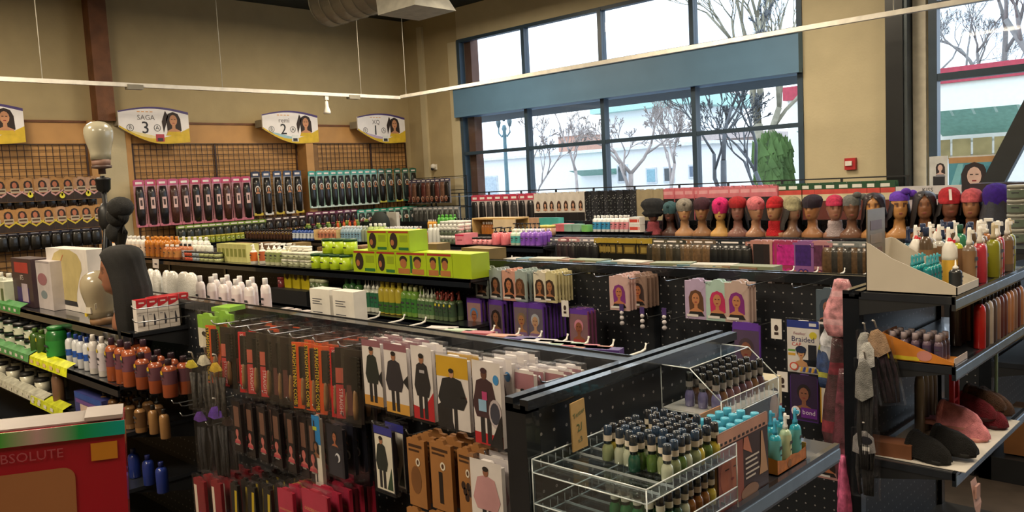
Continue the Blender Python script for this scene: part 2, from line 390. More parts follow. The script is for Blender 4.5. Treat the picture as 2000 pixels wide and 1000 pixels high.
def wig(color, low=.12, curl=.02, open_=.85, crown=True):
    if not crown:
        zs = [(low, .112, .095, .045), (low+.06, .112, .095, .04), (.2, .10, .094, .03), (.26, .088, .096, .018), (.30, .08, .096, .014), (.33, .075, .09, .014)]
        return shell(zs, m(color, .42, var=.5, sc=30, coat=.2, bump=.6), lambda i: [1.1, 1.05, open_, open_, open_*.95, .9][i], 30, 0, 9, curl*.5)
    zs = [(low, .115, .10, .045), (low+.06, .118, .10, .04), (.2, .108, .098, .03), (.26, .098, .1, .016), (.30, .092, .1, .012), (.335, .09, .1, .012), (.362, .086, .097, .012), (.385, .07, .08, .014), (.4, .045, .05, .014), (.407, .012, .014, .014)]
    op = [1.1, 1.05, open_, open_, open_*.9, open_*.62, .12, 0, 0, 0]
    return shell(zs, m(color, .42, var=.5, sc=30, coat=.2, bump=.6), lambda i: op[i], 30, 0, 9, curl)
def hat(kind, c1, c2=None, low=.315):
    mt = m(c1, .85, var=.25, sc=40, bump=.8); b = MB(); top = .415
    if kind == 'beanie':
        zs = [(low, .079, .097, .006), (low+.03, .082, .1, .007), (low+.031, .079, .097, .009), (.35, .08, .098, .012), (.38, .072, .088, .016), (.405, .052, .062, .02), (top+.003, .012, .014, .022)]
        b = shell(zs, mt, lambda i: 0, 30, .012, 15)
    elif kind == 'turban':
        zs = [(low-.02, .078, .096, .006), (low+.01, .084, .103, .008), (.34, .088, .107, .012), (.375, .082, .098, .016), (.405, .058, .068, .018), (.42, .015, .02, .018)]
        b = shell(zs, mt, lambda i: 0, 30, .035, 7); b.sph((0, -.1, .365), .02, .014, .022, mt, 8, 5)
    elif kind == 'floppy':
        zs = [(low, .079, .098, .006), (.335, .088, .108, .014), (.37, .094, .112, .024), (.4, .078, .092, .03), (.42, .04, .05, .034), (.426, .01, .01, .034)]
        b = shell(zs, mt, lambda i: 0, 30, .03, 11)
    elif kind == 'frill':
        zs = [(low-.06, .09, .11, .01), (low-.02, .13, .14, .01), (low+.01, .1, .115, .012), (.36, .135, .14, .018), (.4, .12, .12, .02), (.43, .08, .08, .02), (.44, .01, .01, .02)]
        b = shell(zs, mt, lambda i: 0, 30, .06, 9, .05)
    elif kind == 'bow':
        zs = [(low+.02, .079, .096, .01), (.36, .08, .096, .014), (.39, .072, .084, .016), (.41, .04, .05, .016), (.414, .01, .01, .016)]
        b = shell(zs, mt, lambda i: 0, 30, .02, 9); b.sph((.045, -.05, .41), .04, .025, .03, mt, 8, 6); b.sph((.1, -.04, .39), .035, .025, .032, mt, 8, 6)
    if c2 and kind == 'beanie':
        s2 = m(c2, .8); b.add([(-.02, -.101, low+.03), (0, -.103, low+.03), (0, -.07, .4), (-.02, -.072, .402)], [(0, 1, 2, 3)], s2)
    return b
def mannequin(label, x, y, z, skin, hatk=None, hc=None, hc2=None, wigc=None, low=.315, rz=0, scarf=None, wl=.12, s=1.0, group=None, wopen=.85):
    hd = head_parts(skin)
    r = newobj('mannequin_head', None, None, (x, y, z)); r.scale = (s, s, s); r.rotation_euler = (0, 0, rz)
    tagit(r, label, 'mannequin', group)
    newobj('bust', hd, r)
    if wigc: newobj('wig', wig(wigc, wl, .03, wopen, not hatk).mesh(), r)
    if hatk: newobj('hat', hat(hatk, hc, hc2, low).mesh(), r)
    if scarf: newobj('scarf', shell([(.02, .10, .075, .01), (.07, .09, .07, .01), (.1, .068, .062, .012), (.13, .07, .066, .012), (.17, .064, .062, .012)], m(scarf, .85, var=.2, bump=.8), lambda i: 0, 26, .04, 6).mesh(), r)
    return r
def blockhead(s, mt, band):        # canvas block head: round crown, narrow neck
    b = MB().lathe([(.066, 0), (.069, .02), (.069, .045)], 24, band)
    pf = [(.068, .045), (.070, .09), (.076, .13), (.087, .17), (.096, .21), (.1, .25), (.096, .285), (.08, .315), (.055, .335), (.02, .345), (.003, .347)]
    b.lathe(pf, 28, mt, ey=1.12)
    b.v = [(x*s, y*s, z*s) for x, y, z in b.v]; return b
# ------------------------------------------------------------------ the setting
YW = 10.14; CE = 5.08
plaster = m('#b3a27c', .85, var=.05, sc=3, bump=.15); plast2 = m('#c9bd9c', .85, var=.05, sc=3, bump=.15)
struct('floor', MB().box(-.2, 17, -5, YW+.2, -.1, 0, m('#3d342d', .5, var=.2)))
struct('ceiling', MB().box(-.2, 17, -5, YW+.2, CE, CE+.1, m('#2e3330', .9)))
struct('wall_left', MB().box(-.2, 0, -5, YW+.2, 0, CE, plaster))
struct('wall_back', MB().box(-.2, 17, -5.2, -5, 0, CE, plaster))
struct('wall_right', MB().box(17, 17.2, -5.2, YW+.2, 0, CE, plaster))
XM = [1.45, 3.04, 4.62, 6.2, 7.77]
wf = MB()
wf.box(0, XM[0], YW, YW+.2, 0, CE, plaster).box(XM[4], 9.24, YW, YW+.2, 0, CE, plast2)
wf.box(XM[0], XM[4], YW, YW+.2, 0, .7, plaster).box(XM[0], XM[4], YW, YW+.2, 4.5, CE, plast2).box(9.24, 17, YW, YW+.2, 0, .7, plaster)
wf.box(9.24, 17, YW, YW+.2, 4.95, CE, plaster)
struct('wall_front', wf)
struct('trim_1', MB().box(.42, .56, YW-.05, YW, 0, 4.9, plast2).box(1.24, 1.45, YW-.04, YW, 0, 4.5, plast2))
FRM = m('#33485a', .4, var=.08)
HDR_GLARE = m('#5f86a8', .5, var=.06, sc=2)  # window header: blue lens glare is put into its base colour
struct('trim_2', MB().box(XM[0]-.04, XM[4], YW-.12, YW+.22, 3.17, 3.70, HDR_GLARE).box(XM[0]-.04, XM[4], YW-.16, YW-.12, 3.66, 3.72, FRM))
def window(name, xs, z0, z1, zs, t=.07, w=.055):
    r = newobj(name, None, None, ((xs[0]+xs[-1])/2, YW, z0)); r['kind'] = 'structure'
    ox, oz = r.location.x, z0
    for i, x in enumerate(xs):
        a = -.0 if i == 0 else -t/2; c = t if i == 0 else (0 if i == len(xs)-1 else t/2)
        if i == len(xs)-1: a = -t
        newobj('mullion', MB().box(x-ox+a, x-ox+c, -.02, .1, 0, z1-z0, FRM).mesh(), r)
    for z in [z0, z1]+zs:
        newobj('transom', MB().box(xs[0]-ox, xs[-1]-ox, -.015, .09, z-oz-w/2, z-oz+w/2, FRM).mesh(), r)
    zz = sorted([z0, z1]+zs)
    for i in range(len(xs)-1):
        for j in range(len(zz)-1):
            newobj('pane', MB().box(xs[i]-ox+t/2, xs[i+1]-ox-t/2, .03, .036, zz[j]-oz+w/2, zz[j+1]-oz-w/2, GLS).mesh(), r)
window('window_1', XM, .7, 3.2, [2.53]); window('window_2', XM, 3.68, 4.5, [])
window('window_3', [9.24, 12.6, 15.6], .7, 4.95, [2.92, 3.72], .09, .08)
struct('trim_3', MB().box(XM[0]+.06, XM[0]+.22, YW+.12, YW+.3, .5, 4.8, m('#6a4a3e', .7)))
# timber pilasters and board cladding on the sign wall
wood = m('#7a4f33', .6, var=.25, sc=5, bump=.3)
struct('trim_4', MB().box(0, .22, 4.43, 4.67, 3.13, CE, wood))
panel = m('#c4955c', .6, var=.08, sc=4)
struct('trim_5', MB().box(.0, .03, -5, 4.36, 1.0, 3.14, panel).box(0, .03, 4.70, 9.98, 1.0, 3.14, panel).box(.03, .045, -5, 4.36, 3.11, 3.14, wood).box(.03, .045, 4.7, 9.98, 3.11, 3.14, wood))
struct('trim_6', MB().box(0, .09, 4.33, 4.43, 1.0, 3.14, panel).box(0, .10, 4.43, 4.82, .9, 3.13, plast2).box(0, .09, 4.82, 4.90, 1.0, 3.14, panel))
struct('trim_7', MB().box(0, .30, 7.66, 7.80, .9, 2.80, panel).box(0, .27, 7.80, 7.9, .9, 2.78, m('#8a673f', .6)))
WIRE = m('#3a241a', .5)
def gridwall(y0, y1, label, zt=2.82, zb=1.0, seams=(), rows=(2.35, 1.98, 1.6)):
    r = newobj('gridwall_panel', None, None, (.06, (y0+y1)/2, zb)); tagit(r, label, 'wire grid', 'wire grid panels on the sign wall'); oy = (y0+y1)/2
    f = MB()
    for y in [y0, y1]+list(seams): f.box(-.008, .008, y-oy-.012, y-oy+.012, 0, zt-zb, WIRE)
    f.box(-.008, .008, y0-oy, y1-oy, zt-zb-.014, zt-zb, WIRE); newobj('frame', f.mesh(), r)
    g = MB(); n = int((y1-y0)/.0855)
    for i in range(1, n): y = y0-oy+(y1-y0)*i/n; g.box(-.003, .003, y-.004, y+.004, 0, zt-zb, WIRE)
    for i in range(1, int((zt-zb)/.085)): z = zt-zb-i*.085; g.box(.003, .009, y0-oy, y1-oy, z-.004, z+.004, WIRE)
    w = newobj('wires', g.mesh(), r); w['kind'] = 'stuff'
    pg = MB(); n = int((y1-y0)/.17)
    for z in rows:
        for i in range(n): y = y0-oy+(i+.5)*(y1-y0)/n; pg.tube([(.0, y, z-zb), (.31, y, z-zb-.005), (.33, y, z-zb+.015)], .003, STEEL, 4)
    w = newobj('prongs', pg.mesh(), r); w['kind'] = 'stuff'
gridwall(-1.6, 4.29, 'brown wire grid panel above golden hair packs, left of the timber post', seams=(.3, 2.2))
gridwall(4.92, 7.62, 'brown wire grid panel beside the pink hair packs', seams=(6.18,))
gridwall(7.95, 9.96, 'brown wire grid panel above the teal hair packs', seams=(9.15,))
# steel column, diagonal brace
struct('trim_8', MB().box(8.84, 9.03, 9.93, 10.12, 0, CE, m('#16191d', .35)).box(9.03, 9.07, 9.95, 10.12, 0, CE, m('#4b5358', .35, .5)))
struct('trim_9', MB().box(9.08, 9.22, YW-.04, YW, .0, CE, m('#cfc9b8', .8)))
br = MB().box(-.10, .10, -.06, .06, -2.6, 2.4, m('#22272b', .45))
a0 = on(1955, 330, 1, 10.0); a1 = on(2010, 225, 1, 10.0)
o = newobj('trim_10', br.mesh(), None, (a0+a1)/2); o['kind'] = 'structure'; o.rotation_euler = (0, math.atan2(a1.x-a0.x, a1.z-a0.z), 0)
# ------------------------------------------------------------------ outside
asph = m('#8d8f90', .9)
struct('street', MB().box(-60, 60, YW+.3, 90, -.25, -.15, asph))
WB = m('#efeeec', .8, var=.03); 
def cpx(px0, py0, px1, py1, y):
    a = on(px0, py0, 1, y); b = on(px1, py1, 1, y); return a.x, b.x, b.z, a.z
def building(label, y, pxs, dep, mt, roof=None, wins=(), rh=.6, awn=None, zb=-.15, over=.3):
    x0, x1, _, zt = cpx(*pxs, y)
    r = newobj('building', None, None, ((x0+x1)/2, y, zb)); ox = (x0+x1)/2; tagit(r, label, 'building')
    newobj('wall', MB().box(x0-ox, x1-ox, 0, dep, 0, zt-zb, mt).mesh(), r)
    if roof: newobj('roof', MB().box(x0-ox-over, x1-ox+over, -over, dep+over, zt-zb, zt-zb+rh, m(roof, .6)).mesh(), r)
    for (a, b, c, d, col) in wins:
        u0, u1, w0, w1 = cpx(a, b, c, d, y)
        f = newobj('window', MB().box(u0-ox, u1-ox, -.06, .02, w0-zb, w1-zb, m('#c9ccce', .5)).mesh(), r)
        newobj('pane', MB().box(u0-ox+.08, u1-ox-.08, -.075, -.06, w0-zb+.08, w1-zb-.08, m(col, .15)).mesh(), f)
    if awn:
        for (a, b, c, d, col) in awn:
            u0, u1, w0, w1 = cpx(a, b, c, d, y-1.0); n = max(3, int((u1-u0)/.45))
            w = newobj('awning', MB().add([(u0-ox, -1, w0-zb), (u1-ox, -1, w0-zb), (u1-ox, 0, w1-zb), (u0-ox, 0, w1-zb), (u0-ox, 0, w0-zb), (u1-ox, 0, w0-zb)], [(0, 1, 2, 3), (0, 4, 5, 1), (0, 3, 4), (1, 5, 2)], m(col, .5)).mesh(), r)
            q = MB()
            for i in range(n+1):
                u = u0-ox+(u1-u0)*i/n; q.add([(u-.03, -1.02, w0-zb), (u+.03, -1.02, w0-zb), (u+.03, 0, w1-zb+.04), (u-.03, 0, w1-zb+.04)], [(0, 1, 2, 3)], m('#b4cfc0', .5))
            newobj('seam', q.mesh(), w)['kind'] = 'stuff'
    return r
building('long low white building across the street with blue window', 34, (900, 318, 1392, 400), 8, WB, '#dfe3e4', [(1206, 322, 1228, 356, '#4a4f50'), (1262, 328, 1284, 358, '#7fa6b0'), (1296, 326, 1318, 356, '#4a4f50'), (1345, 322, 1358, 348, '#5c6b7d'), (930, 345, 975, 400, '#aeb9c0')], .15, [(1112, 345, 1180, 330, '#7fae9f')])
building('tall pale building with green sloping roof behind the bare trees', 62, (1188, 222, 1345, 400), 10, m('#f1f1f1', .8, var=.03), '#a9cfc6', (), 1.1, over=1.2)
building('distant salmon pink brick building behind the street trees', 70, (1090, 268, 1150, 400), 8, m('#c99a86', .8), '#e3d9d3', (), .5)
building('brown brick building beyond the parked car', 52, (1372, 275, 1470, 400), 8, m('#a8958c', .8), '#b9aaa4', [(1420, 330, 1440, 348, '#6b5e5a')], .4)
bx = building('cream shop with red roof band and green awning across the road', 24, (1538, 197, 2160, 420), 10, m('#f3efe4', .8, var=.03), '#b8404f', (), .40, [(1558, 282, 1586, 254, '#6d9d8b'), (1816, 266, 1988, 204, '#7fae9b')], over=.1)
u0, u1, w0, w1 = cpx(1822, 305, 1985, 272, 24); ox = bx.location.x
f = newobj('window', MB().box(u0-ox, u1-ox, -.1, .02, w0+.15, w1+.15, m('#f0ece2', .5)).mesh(), bx)
for i in range(4):
    a = u0-ox+(u1-u0)*(i+.06)/4; b = u0-ox+(u1-u0)*(i+.94)/4; newobj('pane', MB().box(a, b, -.13, -.1, w0+.25, w1-.1+.15, m('#9d8a5c', .2, var=.4, sc=1.5)).mesh(), f)
# big evergreen
hg = MB(); rr = random.Random(3)
ax, bx_, _, _ = cpx(1478, 270, 1540, 400, 20); cx = (ax+bx_)/2; zt = on(1510, 262, 1, 20).z
R0 = (bx_-ax)/2
for i in range(1500):
    t = rr.random(); r0 = R0*min(1, (1-t)*9.0+.3)*rr.uniform(.85, 1.05); a = rr.uniform(0, 2*PI); z = -.1+t*(zt+.1)
    p = Vector((r0*math.sin(a), r0*math.cos(a), z)); s = rr.uniform(.06, .14)
    hg.add([p+Vector((-s, 0, -s)), p+Vector((s, .05, -s*.5)), p+Vector((rr.uniform(-s, s), 0, s*2))], [(0, 1, 2)], m('#55703a', .8, var=.4, sc=2))
hg2 = MB().lathe([(R0*.9, 0), (R0*.95, zt*.5), (R0*.92, zt*.9), (R0*.3, zt)], 16, m('#43552e', .9, var=.4, sc=3))
r = newobj('evergreen_hedge', None, None, (cx, 20, -.1)); tagit(r, 'tall clipped green conifer behind the bare trees outside', 'tree')
newobj('leaves', hg.mesh(), r)['kind'] = 'stuff'; newobj('inner_crown', hg2.mesh(), r)
# bare trees
def tree(label, px, y, zc, h, seed, th=.12, mt=None, spread=.55, lean=0, lv=5, trunk=None):
    q = random.Random(seed); mt = mt or m('#6a6560', .9, var=.25, sc=4); x = sx(px, y, 2.2)
    b = MB(); tw = MB()
    def grow(p, d, L, r, k):
        e = p+d*L; md = (p+e)/2+Vector((q.uniform(-1, 1), q.uniform(-1, 1), 0))*L*.07
        (b if k > 2 else tw).tube([p, md, e], max(r, .009), mt, 6 if k > 3 else 3, max(r*.72, .007))
        if k == 0: return
        for i in range(q.choice([2, 3]) if k > 1 else 3):
            a = q.uniform(0, 2*PI); t = spread*q.uniform(.5, 1.3)
            u = d.cross(Vector((math.cos(a), math.sin(a), .3))).normalized()
            nd = (d*math.cos(t)+u*math.sin(t)+Vector((0, 0, .16))).normalized()
            st = e if i else md.lerp(e, .3)
            grow(st, nd, L0*(.62**(lv-k))*q.uniform(.75, 1.3), r*.6, k-1)
    t0 = trunk or h*.3; L0 = (h-t0)*.34
    grow(Vector((0, 0, 0)), Vector((lean, 0, 1)).normalized(), t0, th, lv)
    r = newobj('bare_tree', None, None, (x, y, -.15)); tagit(r, label, 'tree')
    newobj('trunk_and_limbs', b.mesh(), r); w = newobj('twigs', tw.mesh(), r); w['kind'] = 'stuff'
GT = m('#a89c96', .9, var=.2, sc=4); DT = m('#63666a', .9, var=.2, sc=4)  # pale street-tree bark: lightened, with the outdoor haze put into its colour
tree('bare street tree beside the lamp post outside the left window', 1042, 22, 2, 5.4, 5, .07, GT, .5, trunk=2.3, lv=8)
tree('bare pale tree in the second window bay from the left', 1125, 30, 2, 6.8, 8, .09, GT, .5, trunk=2.5, lv=8)
tree('wide bare tree centred in the third window bay', 1232, 19, 2, 5.0, 21, .09, GT, .6, trunk=2.2, lv=8)
tree('slim bare tree left of the third mullion outside', 1318, 26, 2, 5.6, 31, .08, GT, .5, trunk=2.5, lv=8)
tree('dark bare tree nearest the glass in the right window bay', 1413, 14.5, 2, 6.2, 44, .075, DT, .5, trunk=2.35, lv=8)
tree('thick pale trunked bare tree in front of the evergreen', 1475, 20, 2, 9.5, 52, .17, m('#97907c', .9, var=.2), .42, trunk=3.3, lean=.03, lv=7)
tree('leaning bare tree by the beige wall outside', 1560, 16, 2, 5.0, 63, .06, DT, .5, lean=-.45, trunk=2.3, lv=8)
tree('tall bare tree above the red roof band at far right', 1950, 38, 2, 11.5, 71, .22, m('#85827e', .9), .5, trunk=4.6, lv=8)
tree('thin bare tree at the left edge of the right window', 1845, 42, 2, 11.5, 78, .14, m('#8c8986', .9), .55, trunk=4.6, lv=8)
tree('second tall bare tree at the right edge above the red roof', 2025, 36, 2, 11.5, 75, .24, m('#85827e', .9), .5, trunk=4.6, lv=8)
# street lamp
lx = sx(987, 20, 3); b = MB(); dk = m('#5b7880', .5)
b.lathe([(.16, 0), (.13, .5), (.07, .7), (.06, 3.0), (.09, 3.05), (.05, 3.15)], 12, dk)
for s_ in (-1, 1): b.tube([(0, 0, 2.95), (s_*.12, 0, 2.85), (s_*.26, 0, 2.95), (s_*.26, 0, 3.12)], .025, dk, 6)
r = newobj('street_lamp', None, None, (lx, 20, -.15)); tagit(r, 'three-globed street lamp post outside the left window', 'street lamp'); r.scale = (1, 1, 1.28)
newobj('post', b.mesh(), r)
for cx_, cz_ in ((-.26, 3.2), (.26, 3.2), (0, 3.35)): newobj('lantern', MB().lathe([(.04, -.1), (.085, .02), (.07, .14), (.02, .2)], 10, m('#51646a', .3), (cx_, 0, cz_)).mesh(), r)
# cars
def car(label, px, py, y, body, L=4.2, rz=0):
    p = on(px, py, 1, y); H = 1.45
    r = newobj('car', None, None, (p.x, y, -.15)); tagit(r, label, 'car'); r.rotation_euler = (0, 0, rz)
    pf = [(-L/2, .25), (-L/2, .75), (-L*.4, .85), (-L*.24, H*.97), (L*.1, H), (L*.27, .95), (L*.46, .82), (L/2, .6), (L/2, .25)]
    newobj('car_body', MB().prism(pf, -.8, .8, m(body, .2, coat=1)).mesh(), r)
    newobj('side_window', MB().prism([(-L*.34, .9), (-L*.22, H*.93), (L*.09, H*.94), (L*.22, .92)], -.82, .82, m('#20262c', .1)).mesh(), r)
    for wx in (-L*.31, L*.31):
        for wy in (-.8, .62):
            q = MB().lathe([(.3, 0), (.3, .18)], 16, m('#17181a', .7)); q.rot(Matrix.Rotation(-PI/2, 4, 'X')); q.v = [(a+wx, b_+wy, c+.3) for a, b_, c in q.v]
            newobj('wheel', q.mesh(), r)
car('silver car parked across the street above the silver hair packs', 1325, 356, 24, '#b9c2cc', 4.4)
car('blue car parked beyond the bare trees outside', 1430, 350, 30, '#5f7fa5', 4.2)
car('small white car seen at the far right window corner', 1992, 356, 18, '#d9dde2', 4.2)
# outer canopy over the lower windows
zc_ = on(1568, 163, 1, 11.7).z
struct('trim_11', MB().box(XM[0]-3, XM[4]+.3, YW+.25, 11.7, zc_, zc_+.25, m('#3c4c58', .7)))
# ------------------------------------------------------------------ ceiling things: duct, track rails, wires, spot
GAL = m('#8f8c80', .45, .5, var=.15, sc=3)
du = newobj('air_duct', None, None, (3.35, 6.2, 4.36)); tagit(du, 'round spiral ventilation duct under the dark ceiling', 'duct')
b = MB().lathe([(.29, 0), (.29, 8.5)], 28, GAL)
for i in range(40): b.lathe([(.294, i*.21), (.298, i*.21+.01), (.294, i*.21+.02)], 28, GAL, caps=False)
b.rot(Matrix.Rotation(PI/2, 4, 'Y')); newobj('duct_tube', b.mesh(), du)
dm = MB().add([(1.25, -.2, -.18), (1.95, -.2, -.18), (1.95, .2, -.18), (1.25, .2, -.18), (1.4, -.3, -.42), (2.05, -.3, -.42), (2.05, .3, -.42), (1.4, .3, -.42)], [(0, 1, 5, 4), (1, 2, 6, 5), (2, 3, 7, 6), (3, 0, 4, 7), (4, 5, 6, 7)], m('#c9c6ba', .5))
newobj('diffuser', dm.mesh(), du)
hg_ = MB().box(.5, .53, -.02, .02, .28, .46, GAL).box(4.5, 4.53, -.02, .02, .28, .46, GAL); newobj('hanger', hg_.mesh(), du)
TRK = m('#e8e4da', .5)
def wire(x, y, z, g='ceiling wires'):
    tagit(newobj('suspension_wire', MB().tube([(0, 0, 0), (0, 0, CE-z)], .006, m('#cfcabb', .5), 5).mesh(), None, (x, y, z)), 'thin pale wire holding the white light track, %s from left' % ORD[len([o for o in COL.objects if o.name.startswith('suspension_wire')])-1], 'wire', g)
tr = newobj('light_track', None, None, (1.5, 4.0, 3.44)); tagit(tr, 'white light track running along the sign wall', 'light track')
yE = sy(780, 1.5, 3.45)
newobj('rail', MB().box(-.03, .03, -6, yE-4.0, 0, .05, TRK).mesh(), tr)
yj = sy(262, 1.5, 3.45)-4; yk = sy(690, 1.5, 3.45)-4
newobj('joiner', MB().box(-.045, .045, yj-.1, yj+.1, -.03, .03, m('#8a8577', .5)).mesh(), tr); newobj('joiner', MB().box(-.045, .045, yk-.1, yk+.1, -.03, .03, m('#8a8577', .5)).mesh(), tr)
y2 = on(1180, 124, 1, yE+.1); 
zt0 = on(800, 187, 1, yE+.05).z; zt1 = on(1880, 4, 1, yE+.05).z; xt1 = on(1880, 4, 1, yE+.05).x
t2 = newobj('light_track', None, None, (1.5, yE+.05, zt0)); tagit(t2, 'white light track crossing in front of the big windows', 'light track')
nrail = MB().box(0, 14, -.03, .03, -.02, .03, TRK); newobj('rail', nrail.mesh(), t2); t2.rotation_euler = (0, -math.atan2(zt1-zt0, xt1-1.5), 0)
for px in (76, 430, 702): wire(1.5, sy(px, 1.5, 3.9), 3.48)
wire(1.62, yE+.05, zt0+.02); wire(sx(1745, yE+.05, 3.6), yE+.05, zt0+(sx(1745, yE+.05, 3.6)-1.5)*(zt1-zt0)/(xt1-1.5)+.02)
p = on(637, 190, 0, 1.5)
sp = newobj('track_spotlight', None, None, (1.5, p.y, 3.44)); tagit(sp, 'small white spotlight hanging from the track between signs 2 and 1', 'lamp')
newobj('stem', MB().box(-.02, .02, -.03, .03, -.06, 0, TRK).tube([(0, 0, 0), (0, 0, -.1)], .01, TRK, 6).mesh(), sp)
newobj('lamp_housing', MB().lathe([(.055, -.27), (.055, -.24), (.03, -.16), (.022, -.08)], 14, m('#f1eee6', .4)).mesh(), sp)
# wall camera, alarm
p = on(851, 325, 1, YW)
r = newobj('security_camera', None, None, (p.x, YW, p.z)); tagit(r, 'small white dome camera on the wall left of the windows', 'camera')
newobj('mount', MB().box(-.04, .04, -.03, 0, -.06, .04, WHT).mesh(), r); newobj('dome', MB().sph((0, -.06, .0), .05, .05, .05, WHT).mesh(), r); newobj('lens', MB().sph((0, -.085, -.045), .03, .03, .03, m('#222', .2) if 0 else m('#222226', .2)).mesh(), r)
p = on(1663, 320, 1, YW)
r = newobj('fire_alarm', None, None, (p.x, YW, p.z)); tagit(r, 'red fire alarm strobe on the beige wall', 'alarm')
newobj('housing', MB().box(-.065, .065, -.05, 0, -.07, .07, m('#b3262c', .4)).mesh(), r); newobj('strobe', MB().box(-.05, .03, -.07, -.05, -.02, .035, m('#e9e2dc', .2)).mesh(), r)
# ------------------------------------------------------------------ aisle signs
def aisle_sign(num, name, py_l, y0, y1, col, fs):
    w = y1-y0; h = .53; top = 3.33
    r = newobj('aisle_sign', None, None, (.30, (y0+y1)/2, top-h)); r.rotation_euler = (0, 0, PI/2)
    tagit(r, py_l, 'sign')
    def arc(u): return h*(.87+.13*math.sin(PI*(u+.5)))
    def bot(u):
        return h*(.0+.36*max(0, (abs(u-.12)*2)-.1)**1.6*(1 if u < .12 else .25))
    N = 16; up = [(-w/2+w*i/N, arc(-.5+i/N)) for i in range(N+1)]; lo = [(-w/2+w*i/N, bot(-.5+i/N)) for i in range(N+1)]
    newobj('board', MB().prism(lo+up[::-1], -.012, .012, m('#f0edef', .45, var=.03)).mesh(), r)
    P = MB(); y = -.0135
    P.poly([(x, z) for x, z in up]+[(x, z-h*.035*(1+i/N)) for i, (x, z) in reversed(list(enumerate(up)))], y, m('#4a3c78', .5))
    P.poly([(x, z) for x, z in lo]+[(x, z+h*(.05+.34*(i/N)**2.2)) for i, (x, z) in reversed(list(enumerate(lo)))], y, m('#d6b52e', .5))
    P.poly([(-w*.42, h*.38), (w*.02, h*.2), (w*.02, h*.1), (-w*.2, h*.14)], y+.0002, m(col, .6))
    newobj('printed_bands', P.mesh(), r)
    F = MB(); face(F, w*.27, h*.64, h*.36, y-.0008, '#c08a66', '#2b1d18', '#d6b52e'); 
    F.poly([(w*.12, h*.3), (w*.2, h*.75), (w*.16, h*.9), (w*.1, h*.6)], y-.0012, m('#2b1d18', .6))
    F.box(w*.0, w*.12, y-.003, y-.0012, h*.06, h*.26, m('#b3394a' if num == '3' else '#dfe3e2', .5)); F.rect(w*.02, w*.1, h*.07, h*.16, y-.0035, m('#2c2a33', .5))
    newobj('portrait_print', F.mesh(), r)
    T = MB(); k = m('#26262c', .5); g = m('#6a6468', .5)
    lett(T, name, fs, g, -w*.12, h*.7, y-.001); lett(T, num, h*.46, k, -w*.14, h*.42, y-.001)
    lett(T, num, h*.46, k, -w*.137, h*.42, y-.0012)
    for cx, ch in ((-w*.35, 'B'), (w*.03, 'A')):
        n = 20; ro, ri = h*.095, h*.08
        for i in range(n):
            a, b_ = 2*PI*i/n, 2*PI*(i+1)/n
            T.add([(cx+ro*math.cos(a), y-.001, h*.43+ro*math.sin(a)), (cx+ro*math.cos(b_), y-.001, h*.43+ro*math.sin(b_)), (cx+ri*math.cos(b_), y-.001, h*.43+ri*math.sin(b_)), (cx+ri*math.cos(a), y-.001, h*.43+ri*math.sin(a))], [(0, 1, 2, 3)], k)
        lett(T, ch, h*.15, k, cx, h*.43, y-.001)
    for i in range(4): T.rect(-w*.24+i*w*.06, -w*.2+i*w*.06, h*.85, h*.875, y-.001, m('#d9a36a', .6))
    newobj('lettering', T.mesh(), r)
    newobj('bracket', MB().box(-w/2+.01, -w/2+.06, .012, .24, h*.5, h*.72, m('#9a9484', .5)).mesh(), r)
aisle_sign('3', 'SAGA', 'curved white aisle sign with number 3 and long-haired woman', sy(231, .3, 3.1), sy(368, .3, 3.1), '#e8d9a0', .1)
aisle_sign('2', 'remi', 'curved white aisle sign with number 2 beside the hair portrait', sy(512, .3, 3.1), sy(620, .3, 3.1), '#9cc4d2', .11)
aisle_sign('1', 'XQ', 'curved white aisle sign with number 1 nearest the windows', sy(698, .3, 3.1), sy(790, .3, 3.1), '#b9a9cc', .11)
yy = sy(46, .3, 3.1); aisle_sign('4', '', 'curved aisle sign cut off by the left edge of the picture', yy-.96, yy, '#e8d9a0', .1)
